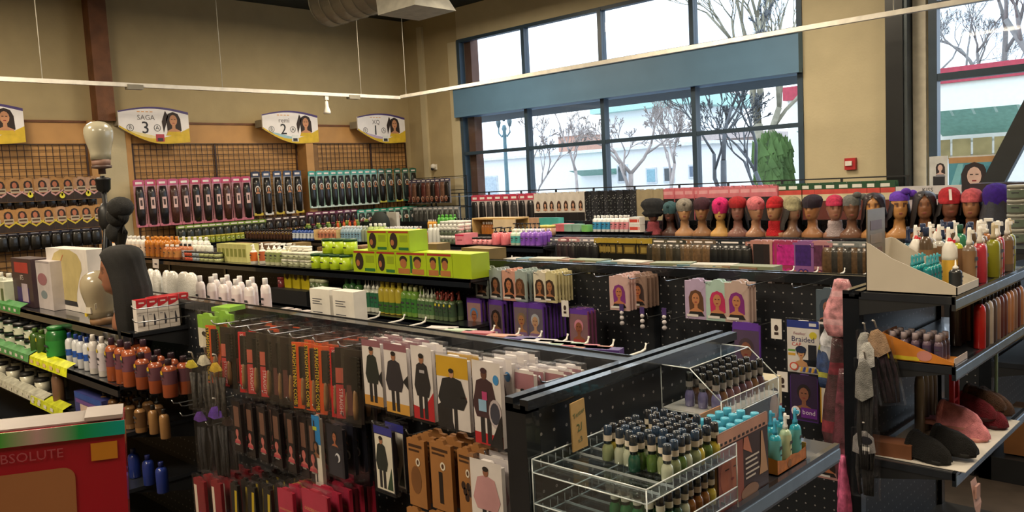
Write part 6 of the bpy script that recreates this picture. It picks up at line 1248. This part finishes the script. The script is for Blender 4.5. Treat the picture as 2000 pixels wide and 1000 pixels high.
# its stand
r2 = newobj('display_pedestal', None, None, (A.x, A.y, 0)); tagit(r2, 'black pedestal under the crimson box', 'stand'); r2.rotation_euler = (0, 0, ang)
newobj('column', MB().box(-wB*.9, -.06, .012, dB-.008, 0, A.z-hB-.025, BLKM).mesh(), r2); newobj('top_plate', MB().box(-wB-.01, .0, .004, dB+.02, A.z-hB-.025, A.z-hB-.006, BLK).mesh(), r2)
# ------------------------------------------------------------------ acrylic displays on the front endcap
XB = 11.005; ZS = 1.132
def acr_edge(b, p0, p1, r=.0022): b.tube([p0, p1], r, m('#c9d2d6', .15, 0, 1), 4)
r = newobj('acrylic_display', None, None, (XB, 1.47, ZS)); tagit(r, 'two-tier clear acrylic tray stand full of small bottles', 'display')
D_, L_ = .345, .40
def tray(z, name):
    b = MB().box(0, D_, 0, L_, z, z+.004, ACR).box(0, .003, 0, L_, z, z+.035, ACR).box(D_-.003, D_, 0, L_, z, z+.035, ACR).box(0, D_, 0, .003, z, z+.035, ACR)
    e_ = MB()
    for a, c in (((0, 0), (D_, 0)), ((D_, 0), (D_, L_)), ((0, L_), (0, 0))):
        for zz_ in (z+.002, z+.036): acr_edge(e_, (a[0], a[1], zz_), (c[0], c[1], zz_))
    for i in range(1, 13): x = D_*i/13; 
    for i in range(1, 14): y = L_*i/14; e_.box(.003, D_-.003, y-.0009, y+.0009, z+.004, z+.010, ACR if i % 2 else m('#9aa3a6', .15, 0, 1)); e_.box(.003, .0045, y-.001, y+.001, z+.01, z+.03, m('#9aa3a6', .15, 0, 1)); e_.box(D_-.005, D_-.0035, y-.001, y+.001, z+.008, z+.026, m('#c9d2d6', .15, 0, 1))
    t_ = newobj(name, b.mesh(), r); newobj('edges', e_.mesh(), t_)
tray(.135, 'tray'); tray(.02, 'tray')
b = MB().box(0, D_, 0, .003, 0, .135, ACR); b2_ = MB().box(0, D_, L_-.003, L_, 0, .17, ACR); e_ = MB()
for x in (0, D_): acr_edge(e_, (x, 0, 0), (x, 0, .17)); acr_edge(e_, (x, L_, 0), (x, L_, .17))
s_ = newobj('side_panel', b.mesh(), r); newobj('edges', e_.mesh(), s_); newobj('side_panel', b2_.mesh(), r)
def dropb(body, lab='#cfc6b8', cap_='#1d232c', tall=1.0, key=''):
    bo = MB().lathe([(.0135, 0), (.015, .003), (.015, .030*tall), (.0125, .038*tall), (.0085, .044*tall), (.0085, .048*tall)], 14, m(body, .12, coat=1, var=.15))
    cp2 = MB().lathe([(.0098, .044*tall), (.0105, .07*tall), (.0105, .088*tall), (.008, .091*tall)], 12, m(cap_, .25, coat=.5))
    lb = MB().lathe([(.0107, .052*tall), (.0110, .067*tall)], 12, m(lab, .5), caps=False)
    return ('oil_bottle', [('bottle_body', bo.mesh()), ('cap', cp2.mesh(), [('neck_label', lb.mesh())])])
DB = {k: dropb(c, l, s) for k, c, l, s in (('dark green', '#1f4a3c', '#c9bfb0', '#20262e'), ('green', '#4c6832', '#c9bfb0', '#1c2634'), ('pale green', '#7f8a66', '#c9bfb0', '#22344a'), ('yellow', '#b3a23c', '#d0c8ba', '#1f2228'), ('golden', '#c9a01c', '#d8cfae', '#26303c'), ('amber', '#7a4a20', '#b8a898', '#1f2228'), ('bright green', '#2c7446', '#c9c4b4', '#1c1c22'), ('clear', '#a8b09c', '#cfc6b8', '#26303c'))}
def dput(kind, x, y, z, lb, g): put(DB[kind], lb, 'bottle', (x, y, z), random.uniform(-.5, .5), g, (random.uniform(-.04, .04), random.uniform(-.04, .04)))
zt_ = ZS+.1395+.006
cols = ['clear', 'pale green', 'green', 'clear', 'pale green', 'yellow', 'yellow', 'yellow', 'clear', 'pale green', 'yellow']
for i in range(9):
    for j in range(7):
        x = XB+D_-.030-j*.033; y = 1.47+.135+i*.029
        if y > 1.47+L_-.01: continue
        if (i == 0 and j in (1, 2)) or (i < 1 and j > 3) or random.random() < .12: continue
        x += random.uniform(-.005, .005); y += random.uniform(-.005, .005)
        k = cols[(i+j//2) % 11] if i < 6 else ('yellow' if i % 2 else 'green')
        if i == 3 and j == 5: k = 'golden'
        if i == 0 and j == 3: k = 'dark green'
        dput(k, x, y, zt_, '%s oil bottle, upper tray, %s row from front, %s from left' % (k, ORD[j], ORD[i]), 'oil bottles on the upper acrylic tray')
for i in range(9):
    for j in range(5):
        x = XB+D_-.030-j*.034; y = 1.47+.10+i*.031
        if y > 1.47+L_-.01: continue
        k = ['bright green', 'bright green', 'dark green', 'clear', 'amber', 'amber', 'amber', 'yellow', 'yellow'][i]
        dput(k, x, y, ZS+.0245+.006, '%s oil bottle, lower tray, %s row from front, %s from left' % (k, ORD[j], ORD[i]), 'oil bottles on the lower acrylic tray')
# handwritten card
p0 = on(1117, 882, 0, 11.012); p1 = on(1120, 783, 0, 11.012); hh = p1.z-p0.z; w_ = .062
b = MB().prism([(-w_/2, 0), (w_/2, 0), (w_*.42, hh), (-w_*.5, hh*.98)], -.002, .002, m('#b3935f', .8, var=.1, sc=30)); pr = MB()
lett(pr, 'Tester', .022, m('#4a6a4a'), 0, hh*.74, -.003, w_*.8, .25); lett(pr, '2/', .03, m('#4a6a4a'), 0, hh*.45, -.003, w_*.7, .15); lett(pr, 'x3', .02, m('#5a6a5a'), .0, hh*.2, -.003, w_*.7, .2)
r = newobj('handwritten_card', None, None, (11.016, p0.y+.03, p0.z)); r.rotation_euler = (.0, -.03, PI/2); tagit(r, 'brown cardboard strip with green handwriting against the pegboard', 'card'); newobj('card', b.mesh(), r); newobj('handwriting', pr.mesh(), r)
# upper acrylic case on a clear riser
y0c = 2.05; Lc = .35
r = newobj('acrylic_case', None, None, (XB, y0c, ZS)); tagit(r, 'clear acrylic case with slanted sides holding dark-capped bottles', 'display')
b = MB(); e_ = MB(); zf, ztp = .165, .30; d0, d1 = .20, .10
b.box(0, d0, 0, Lc, zf, zf+.004, m('#c9c6c2', .2, 0, 1)); b.box(0, d0, 0, .003, 0, zf, ACR).box(0, d0, Lc-.003, Lc, 0, zf, ACR).box(d0-.003, d0, 0, Lc, 0, zf, ACR)
for yy_ in (0, Lc): b.add([(0, yy_, zf), (d0, yy_, zf), (d0, yy_, zf+.05), (d1, yy_, ztp), (0, yy_, ztp)], [(0, 1, 2, 3, 4)], ACR)
b.add([(d0, 0, zf), (d0, Lc, zf), (d0, Lc, zf+.05), (d0, 0, zf+.05)], [(0, 1, 2, 3)], ACR); b.add([(0, 0, ztp), (d1, 0, ztp), (d1, Lc, ztp), (0, Lc, ztp)], [(0, 1, 2, 3)], ACR)
for yy_ in (0, Lc):
    for q0, q1 in (((0, yy_, zf), (d0, yy_, zf)), ((d0, yy_, 0), (d0, yy_, zf+.05)), ((d0, yy_, zf+.05), (d1, yy_, ztp)), ((d1, yy_, ztp), (0, yy_, ztp)), ((0, yy_, ztp), (0, yy_, 0))): acr_edge(e_, q0, q1, .002)
for q0, q1 in (((d0, 0, zf), (d0, Lc, zf)), ((d0, 0, zf+.05), (d0, Lc, zf+.05)), ((d1, 0, ztp), (d1, Lc, ztp)), ((0, 0, ztp), (0, Lc, ztp))): acr_edge(e_, q0, q1, .002)
for i in range(1, 12): e_.box(d0-.004, d0-.002, Lc*i/12-.0012, Lc*i/12+.0012, zf, zf+.035, m('#c9d2d6', .15, 0, 1))
s_ = newobj('case_panel', b.mesh(), r); newobj('edges', e_.mesh(), s_)
NB = {k: dropb(c, '#8a8480', '#15171b', 1.15) for k, c in (('mauve', '#6a4a52'), ('plum', '#4c3440'), ('lilac', '#6c6690'), ('brown', '#6a4c38'))}
for i in range(8):
    for j in range(3):
        k = ['lilac', 'brown', 'mauve', 'mauve', 'plum', 'mauve', 'brown', 'plum'][i]
        put(NB[k], '%s polish bottle in the acrylic case, %s row, %s from left' % (k, ORD[j], ORD[i]), 'bottle', (XB+.15-j*.045, y0c+.06+i*.038, ZS+zf+.004), 0, 'dark-capped bottles in the acrylic case', (0, 0))
# cream box with face, beside the case
yb_ = y0c+Lc+.06
def crm(b, w, h, y): b.rect(-w*.48, w*.48, 0, h*.55, y, m('#8a5a64', .5)); face(b, -w*.2, h*.55, h*.5, y-.0005, '#c9a088', '#2a1e20', '#c9a088', False, False)
put(carton(.085, .20, .14, m('#c3b69a', .6), crm, solo=False), 'cream-topped box with mauve side and face print', 'box', (XB+.10, yb_-.02, ZS), PI/2)
# face-print carton with turquoise capped bottles behind
pc = on(1455, 900, 0, 11.33)
yc0, yc1 = sy(1400, 11.33, 1.22), sy(1497, 11.33, 1.22)
w_ = yc1-yc0; hC = .205; D2 = .13
b = MB().box(-w_/2, w_/2, -.004, .0, 0, hC, m('#5c4038', .45)).box(-w_/2, w_/2, D2-.003, D2, 0, hC, m('#a87a58', .5)).box(-w_/2, -w_/2+.003, 0, D2, 0, hC*.62, m('#b08a5c', .5)).box(w_/2-.003, w_/2, 0, D2, 0, hC*.62, m('#b08a5c', .5)).box(-w_/2, w_/2, 0, D2, 0, .003, m('#b08a5c', .5))
P_ = MB(); y = -.0048
P_.rect(-w_/2, w_/2, 0, hC, y, m('#3c2c2c', .4)); P_.rect(-w_/2, w_/2, hC*.82, hC, y-.0004, m('#b88a78', .4))
for i in range(11): P_.rect(-w_*.46+i*w_*.085, -w_*.41+i*w_*.085, hC*.84, hC*.875, y-.0008, m('#2a2022'))
P_.rect(-w_/2, -w_*.02, 0, hC*.8, y-.0004, m('#8a4c40', .4)); P_.ell(-w_*.3, hC*.42, w_*.17, hC*.26, y-.0008, m('#a8624c', .4), 16); P_.ell(-w_*.24, hC*.36, w_*.03, hC*.02, y-.0012, m('#7a2c2c')); P_.rect(-w_*.38, -w_*.3, hC*.5, hC*.515, y-.0012, m('#2a1a18')); P_.rect(-w_*.22, -w_*.14, hC*.5, hC*.515, y-.0012, m('#2a1a18'))
P_.poly([(w_*.0, hC*.8), (w_*.08, hC*.8), (w_*.16, hC*.55), (-w_*.02, hC*.66)], y-.001, m('#b8745c')); P_.lathe
for i, (zz_, L2) in enumerate(((.5, .28), (.44, .24), (.37, .26), (.3, .28), (.24, .2))): P_.rect(w_*.02, w_*.02+w_*L2, hC*zz_, hC*(zz_+.025), y-.0012, m('#c9c0ba'))
P_.poly([(w_*.3, hC*.2), (w_*.48, hC*.2), (w_*.46, hC*.34), (w_*.38, hC*.78), (w_*.35, hC*.78), (w_*.33, hC*.36)], y-.0012, m('#b08a6c')); P_.ell(w_*.1, hC*.06, w_*.18, hC*.1, y-.0012, m('#8a6a58'))
r = newobj('counter_display_box', None, None, (11.33, (yc0+yc1)/2, ZS)); r.rotation_euler = (0, 0, PI/2); tagit(r, 'counter box with brown face print holding turquoise-capped bottles', 'box')
newobj('open_box', b.mesh(), r); newobj('printed_front', P_.mesh(), r)
TB = B_(.030, .20, '#a8d0d4', '#4aa6c4', None, ch=.2, solo=False, n=14, capr=.8, name='spray_bottle')
for i in range(6):
    for j in range(3):
        put(TB, 'turquoise-capped bottle in face-print box, %s row, %s' % (ORD[j], ('leftmost', 'second', 'third', 'fourth', 'fifth', 'rightmost')[i]), 'bottle', (11.31-j*.042, yc0+.024+i*(w_-.048)/5, ZS+.003), 0, 'turquoise-capped bottles')
# turquoise spray bottles in a scalloped tray
yt0 = sy(1506, 11.31, 1.16); yt1 = sy(1562, 11.31, 1.16)
if yt1 > 2.46: yt1 = 2.46
b = MB(); wt = yt1-yt0; tm = m('#c08a3c', .5); td = m('#b06a34', .5, var=.3, sc=60)
b.box(-wt/2, wt/2, 0, .10, 0, .003, tm).add([(-wt/2, 0, 0), (wt/2, 0, 0), (wt/2, 0, .04), (wt*.2, 0, .034), (0, 0, .04), (-wt*.25, 0, .034), (-wt/2, 0, .045)], [(0, 1, 2, 3, 4, 5, 6)], td).add([(-wt/2, 0, 0), (-wt/2, 0, .045), (-wt/2, .1, .06), (-wt/2, .1, 0)], [(0, 1, 2, 3)], tm).box(wt/2-.002, wt/2, 0, .1, 0, .05, tm).box(-wt/2, wt/2, .098, .1, 0, .06, tm)
b.ell(-wt*.1, .018, .012, .012, -.001, m('#8a5a2c'))
put(('display_tray', b.mesh()), 'orange scalloped tray under the turquoise spray bottles', 'tray', (11.33, (yt0+yt1)/2, ZS), PI/2)
SB = bottle(.034, .155, '#2f9ab0', '#3f9cc0', '#6ab8c0', 'spray', 14, False, name='spray_bottle'); SW = bottle(.034, .155, '#a8c0a0', '#e0dedc', '#c9cfa8', 'spray', 14, False, name='spray_bottle')
for i in range(3):
    for j in range(2):
        wh = (i == 1 and j == 0)
        put(SW if wh else SB, 'white-topped spray bottle among the turquoise ones' if wh else 'turquoise spray bottle in the scalloped tray, %s row %s' % (('front', 'rear')[j], ('left', 'middle', 'right')[i]), 'bottle', (11.31-j*.045, yt0+.028+i*(wt-.056)/2, ZS+.003), PI/2, None if wh else 'turquoise spray bottles')
put(('loose_carton', MB().box(-.06, .06, -.05, .05, 0, .03, m('#a8826a', .6)).mesh()), 'tan flat carton at the far end of the display shelf', 'box', (11.1, 2.44, ZS), .2)
# lower shelf items glimpsed
put(('loose_pack', MB().box(-.05, .05, -.03, .03, 0, .03, m('#8a2c3c', .5)).mesh()), 'dark red pack on the lower endcap shelf', 'pack', (11.3, 2.2, .752), .4)
# ------------------------------------------------------------------ right endcap goods
ZR = 1.452; XR = 11.38
# white wedge display: open-topped with slanted side
r = newobj('wedge_display', None, None, (11.02, 3.60, ZR)); tagit(r, 'white wedge-shaped counter display with slanted side', 'display')
wm = m('#c3baab', .5, var=.03); Wd = .36; Ld = .30
b = MB().prism([(0, 0), (Wd, 0), (Wd, .035), (Wd*.3, .145), (Wd*.05, .205), (0, .21)], 0, .004, wm); newobj('side_panel', MB().prism([(0, 0), (Wd, 0), (Wd, .035), (Wd*.3, .145), (Wd*.05, .205), (0, .21)], Ld-.004, Ld, wm).mesh(), r)
newobj('side_panel', b.mesh(), r); newobj('front_lip', MB().box(Wd-.004, Wd, 0, Ld, 0, .035, wm).mesh(), r); newobj('base', MB().box(0, Wd, 0, Ld, 0, .004, wm).mesh(), r)
newobj('back_panel', MB().box(0, .004, 0, Ld, 0, .21, wm).mesh(), r)
hp = MB().box(0, .006, 0, .20, 0, .35, m('#6a6258', .4)); hp.v = [(x, y+.01, z) for x, y, z in hp.v]
q = MB()
for i in range(3): q.box(.006, .0075, .04, .17, .26-.06*i, .30-.06*i, m(('#5c4a52', '#7a6a5c', '#6a5450')[i]))
hd_ = newobj('header_board', hp.mesh(), r); newobj('printed_bands', q.mesh(), hd_)
# header print faces +y/-y side too
# bottles
def rb(px, x, k, label, g=None, z=ZR, rz=PI/2): put(k, label, 'bottle', (x, sy(px, x, z), z), rz, g)
YEL = bottle(.062, .21, '#c99a22', '#c4202c', '#d2a43a', 'spray', 18, False, name='spray_bottle', lz=(.05, .55))
def yw():
    nm, ps = YEL; bo = MB().lathe([(.031, .11), (.032, .13), (.030, .165), (.018, .188), (.014, .195)], 18, m('#e3ded6', .35)); return (nm, [ps[0], ps[1], ('white_shoulder', bo.mesh())])
YEL = yw()
rb(1790, 11.10, YEL, 'yellow and white spray with red nozzle, leftmost'); rb(1832, 11.06, YEL, 'yellow and white spray with red nozzle, middle one behind'); rb(1855, 11.27, YEL, 'yellow and white spray with red nozzle, nearest')
TQ = bottle(.036, .15, '#128a8c', '#3f9ca8', '#1c7a84', 'spray', 14, False, name='spray_bottle')
for i, px in enumerate((1788, 1800, 1813, 1826)): put(TQ, 'teal spray bottle in wedge display, %s' % ('leftmost', 'second', 'third', 'rightmost')[i], 'bottle', (11.25-.0*i, 3.66+i*.042, ZR+.004), PI/2, 'teal sprays in the wedge display')
for i in range(4): put(TQ, 'teal spray bottle in wedge display, rear row %s' % ORD[i], 'bottle', (11.19, 3.66+i*.042, ZR+.004), PI/2, 'teal sprays, rear row')
DW = bottle(.05, .13, '#2c2c2e', '#e3dfd8', '#24262a', 'nozzle', 16, False, name='spray_bottle'); put(DW, 'black bottle with white nozzle at front of wedge display', 'bottle', (11.34, 3.72, ZR+.004), PI/2)
mix = [('#7a6a5c', '#dcd8d0', 'spray', 'brown spray with white trigger'), ('#b03040', '#dcd8d0', 'spray', 'red bottle with white trigger'), ('#a86a3c', '#e3dfd8', 'pump', 'orange-brown bottle with white pump'), ('#8a8a24', '#b8a98a', 'spray', 'olive-gold oil bottle with beige trigger'), ('#5c4a3a', '#2c3a5c', 'cap', 'brown bottle with navy cap'), ('#3c5a6a', '#1c2a4a', 'spray', 'blue-grey bottle with navy trigger'), ('#c9c4bc', '#e3dfd8', 'spray', 'white bottle with white trigger'), ('#2c7a5a', '#2a5a4a', 'cap', 'green bottle with dark cap'), ('#b8c22c', '#d8d4cc', 'nozzle', 'lime-necked bottle with pale nozzle')]
MX = [(bottle(.058, .25, c, k_, None if i % 2 else '#8a6a4c', st, 14, False, name='spray_bottle'), lb) for i, (c, k_, st, lb) in enumerate(mix)]
spots = [(11.33, 3.95, 0), (11.35, 4.03, 1), (11.33, 4.11, 2), (11.35, 4.24, 3), (11.34, 4.32, 2), (11.33, 4.40, 1), (11.35, 4.48, 0), (11.24, 3.97, 6), (11.25, 4.05, 8), (11.24, 4.14, 7), (11.25, 4.22, 5), (11.24, 4.30, 4), (11.25, 4.39, 6), (11.24, 4.47, 0), (11.15, 3.96, 4), (11.14, 4.05, 6), (11.15, 4.14, 6), (11.14, 4.22, 5), (11.15, 4.31, 4), (11.14, 4.4, 6), (11.06, 4.0, 5), (11.06, 4.1, 6), (11.06, 4.2, 4), (11.06, 4.3, 6), (11.07, 4.45, 5), (11.34, 4.56, 3), (11.24, 4.56, 2)]
used = {}
for x, y, i in spots:
    n = used.get(i, 0); used[i] = n+1; put(MX[i][0], MX[i][1]+' on right endcap'+('' if n == 0 else ', %s one' % ORD[n]), 'bottle', (x, y, ZR), PI/2+random.uniform(-.3, .3), 'mixed sprays on the right endcap top')
# under-shelf hanging tubes, second shelf
Z2R = 1.167
tb = [bottle(.05, .22, c, '#1c1a1c', None, 'cap', 12, False, name='tube_bottle', ch=.1) for c in ('#b01c1c', '#4a3a3a', '#8a6a5c', '#5c2c2c', '#b3a69c', '#a8704c')]
for i in range(12):
    put(tb[[0, 1, 4, 1, 2, 3, 3, 5, 5, 2, 3, 5][i]], '%s tube bottle on the second shelf, %s from left' % (('red', 'dark', 'pale', 'dark', 'rosy', 'maroon', 'maroon', 'tan', 'tan', 'rosy', 'maroon', 'tan')[i], ORD[i]), 'bottle', (11.36, 3.99+i*.06, Z2R), PI/2, 'tube bottles on second shelf of right endcap')
for i in range(10): put(tb[(i*2+1) % 6], 'tube bottle in rear row of second shelf, %s from left' % ORD[i], 'bottle', (11.26, 4.0+i*.07, Z2R), PI/2, 'rear tube bottles')
# orange tray with small bottles (faces the -y end)
om = m('#c47a2c', .45, coat=.3); a = on(1745, 690, 1, 3.60)
r = newobj('display_tray', None, None, (11.09, 3.585, Z2R)); tagit(r, 'orange slanted tray of small lilac bottles on second shelf', 'tray')
W3_ = .285
newobj('side_panel', MB().prism([(0, 0), (W3_, 0), (W3_, .012), (0, .115)], 0, .003, om).mesh(), r); newobj('base', MB().box(0, W3_, 0, .17, 0, .003, om).box(0, .003, 0, .17, 0, .115, om).box(W3_-.003, W3_, 0, .17, 0, .03, m('#b8a8a0', .5)).mesh(), r)
newobj('yellow_band', MB().rect(.01, .15, .006, .022, -.001, m('#c9b42c')).ell(.17, .03, .03, .022, -.0012, m('#b87a72')).mesh(), r)
LB = bottle(.034, .115, '#6a5868', '#a89aa0', '#4a3c56', 'cap', 14, False, name='bottle', ch=.25, capr=.75)
for i in range(5):
    for j in range(3): put(LB, 'small lilac bottle in the orange tray, %s column, %s row' % (ORD[i], ORD[j]), 'bottle', (11.125+i*.045, 3.615+j*.045, Z2R+.003), 0, 'small lilac bottles in the orange tray')
# slippers on lowest shelf
Z3R = .727
put(('paper_sheet', MB().box(-.17, .21, -.02, .85, 0, .003, m('#c3bdb4', .7)).mesh()), 'white sheet lining the slipper shelf', 'sheet', (11.20, 3.62, Z3R), 0)
def slipper(c, sole, fur=True):
    mt = m(c, .95, var=.35, sc=25, bump=1)
    so = MB(); out = [(0, -.13), (.035, -.125), (.046, -.08), (.04, 0), (.05, .07), (.042, .12), (0, .14), (-.042, .12), (-.05, .07), (-.04, 0), (-.046, -.08), (-.035, -.125)]
    so.add([(x, y, 0) for x, y in out]+[(x*1.02, y*1.02, .018) for x, y in out], [tuple(range(12)), tuple(range(23, 11, -1))]+[(i, 12+i, 12+(i+1) % 12, (i+1) % 12) for i in range(12)], m(sole, .8), True)
    up = MB(); q = random.Random(4); vs = []; n = 16; K = 9
    for i in range(K):
        f = i/(K-1); y = -.02+f*.165; w = .058*math.sqrt(max(.02, 1-(max(0, f-.35)/.68)**2)); h = .085*math.sqrt(max(.03, 1-(f*.98)**2.2))+.01
        for j in range(n):
            a = PI*j/(n-1); rr_ = 1+q.uniform(-.05, .05); vs.append((math.cos(a)*w*rr_, y, .012+math.sin(a)*h*rr_))
    up.add(vs, [(i*n+j, i*n+j+1, (i+1)*n+j+1, (i+1)*n+j) for i in range(K-1) for j in range(n-1)]+[tuple(range((K-1)*n, K*n))], mt, True)
    ins = MB().add([(x*.85, y*.93, .022) for x, y in out], [tuple(range(11, -1, -1))], mt)
    trim = MB().tube([(math.cos(PI*j/12)*.056, -.02, .014+math.sin(PI*j/12)*.09) for j in range(13)], .013, mt, 8)
    return ('fluffy_slipper', [('sole', so.mesh()), ('upper', up.mesh()), ('insole', ins.mesh()), ('cuff', trim.mesh())])
SL = {'black': slipper('#050405', '#0a0909'), 'pink': slipper('#ee8f98', '#c98a80'), 'maroon': slipper('#6e1626', '#3a1018'), 'leopard': slipper('#4a3020', '#3a2418')}
for px, py, k, rz, z, lb in ((1795, 880, 'black', -1.9, 0, 'black fluffy slipper nearest the shelf end'), (1840, 868, 'black', -1.7, .02, 'second black fluffy slipper behind the first'), (1872, 838, 'pink', -1.9, 0, 'pink fluffy slipper in front of the maroon pair'), (1850, 818, 'pink', -1.6, .045, 'second pink fluffy slipper, tilted behind'), (1912, 815, 'maroon', -2.0, 0, 'maroon fluffy slipper, front one'), (1885, 800, 'maroon', -1.8, .04, 'maroon fluffy slipper, rear one'), (1925, 790, 'leopard', -2.0, .02, 'leopard brown fluffy slipper at the back'), (1900, 785, 'leopard', -1.7, .07, 'second leopard fluffy slipper at the back')):
    q0 = on(px, py, 2, Z3R+z+.03); q0.x = min(q0.x, 11.33); put(SL[k], lb, 'slipper', (q0.x, q0.y, Z3R+.004+z), rz)
put(('price_note', MB().add([(0, 0, 0), (0, .07, .0), (.02, .075, -.10), (.022, .03, -.17), (.018, -.01, -.10)], [(0, 4, 3, 2, 1)], m('#b38f86', .7)).box(.012, .02, .01, .06, -.07, -.02, m('#a88278', .7)).mesh()), 'pinkish paper price note hanging from the slipper shelf', 'price tag', (XR+.075, sy(1898, 11.46, .72), Z3R+.004), 0)
put(('carton', MB().box(-.09, .09, -.05, .05, 0, .06, m('#6a4026', .6)).mesh()), 'brown carton lying beside the black slippers', 'box', (11.10, 3.66, Z3R+.004), .1)
# red rack and pale pole between shelves, right
RD = m('#b01c24', .35, coat=.4)
b = MB()
for yy_ in (-.035, .035): b.box(-.01, .01, yy_-.009, yy_+.009, 0, .42, RD)
for i in range(4): b.box(-.008, .008, -.03, .03, .05+i*.1, .062+i*.1, RD)
put(('ladder_display', b.mesh()), 'red ladder-shaped display strip above the slippers', 'display', (11.22, 4.12, Z3R+.005), 0)
put(('shelf_pole', MB().lathe([(.008, 0), (.008, .42)], 8, m('#8fb09c', .4)).mesh()), 'thin pale green pole behind the red ladder strip', 'pole', (11.30, 4.5, Z3R+.005), 0)
for i in range(4): put(bottle(.045, .30, ('#7a7068', '#6a605c')[i % 2], '#8a8078', None, 'cap', 10, True, ch=.08, capr=.8, name='tube_bottle'), 'tall grey tube behind the slippers, %s from left' % ORD[i], 'bottle', (11.1, 4.02+i*.06, Z3R+.005), 0, 'tall grey tubes')
# far right endcap: amber bottles, tubs, cartons
AB = bottle(.075, .15, '#b3822c', '#cfc8bc', None, 'cap', 14, False, capr=.8, ch=.12)
for zz_, nm in ((1.20, 'upper'), (.97, 'middle'), (.75, 'lower')):
    for i in range(7):
        for j in range(2): put(AB, 'amber gel jar on the far right endcap, %s shelf, %s%s' % (nm, ORD[i], ' rear' if j else ''), 'jar', (11.44-j*.09-(0), 5.67+i*.09, zz_+.002), PI/2, 'amber jars, '+nm+' shelf')
GT_ = jar(.12, .09, '#6f6f66', '#9a9a90', '#5c6a5c', 16, False)
xg = 11.06
for i in range(4): put(GT_, 'grey tub stacked on far right endcap, %s from bottom' % ORD[i], 'jar', (xg, sy(1987, xg, 1.5), 1.455+i*.092), 0, 'stacked grey tubs')
cb = m('#8a5c34', .7, var=.1)
def cbox(w, h, d, mt): return ('cardboard_box', [('box_body', flat(w, h, d, mt).mesh()), ('tape', MB().box(-w/2-.001, w/2+.001, -.02, .02, h, h+.001, m('#a8824c', .4)).mesh())])
put(cbox(.4, .26, .3, cb), 'cardboard box under the amber jars at right edge', 'box', (11.25, 5.85, .16), 0)
put(('carton', MB().box(-.13, .13, -.12, .12, 0, .10, m('#23304a', .5)).box(-.12, .12, -.121, -.12, .01, .09, m('#2c3c5c', .5)).mesh()), 'dark blue folded carton on the endcap base', 'box', (11.17, 3.72, .152), .1)
put(cbox(.24, .34, .2, m('#a8825c', .7)), 'tan cardboard box at the bottom right', 'box', (11.62, 4.1, 0), .15)
put(('bowl', MB().lathe([(.04, 0), (.09, .05), (.095, .07), (.085, .06)], 20, m('#d3cfc4', .4)).mesh()), 'white dish on the lowest endcap shelf edge', 'bowl', (11.3, 2.42, .752), 0)
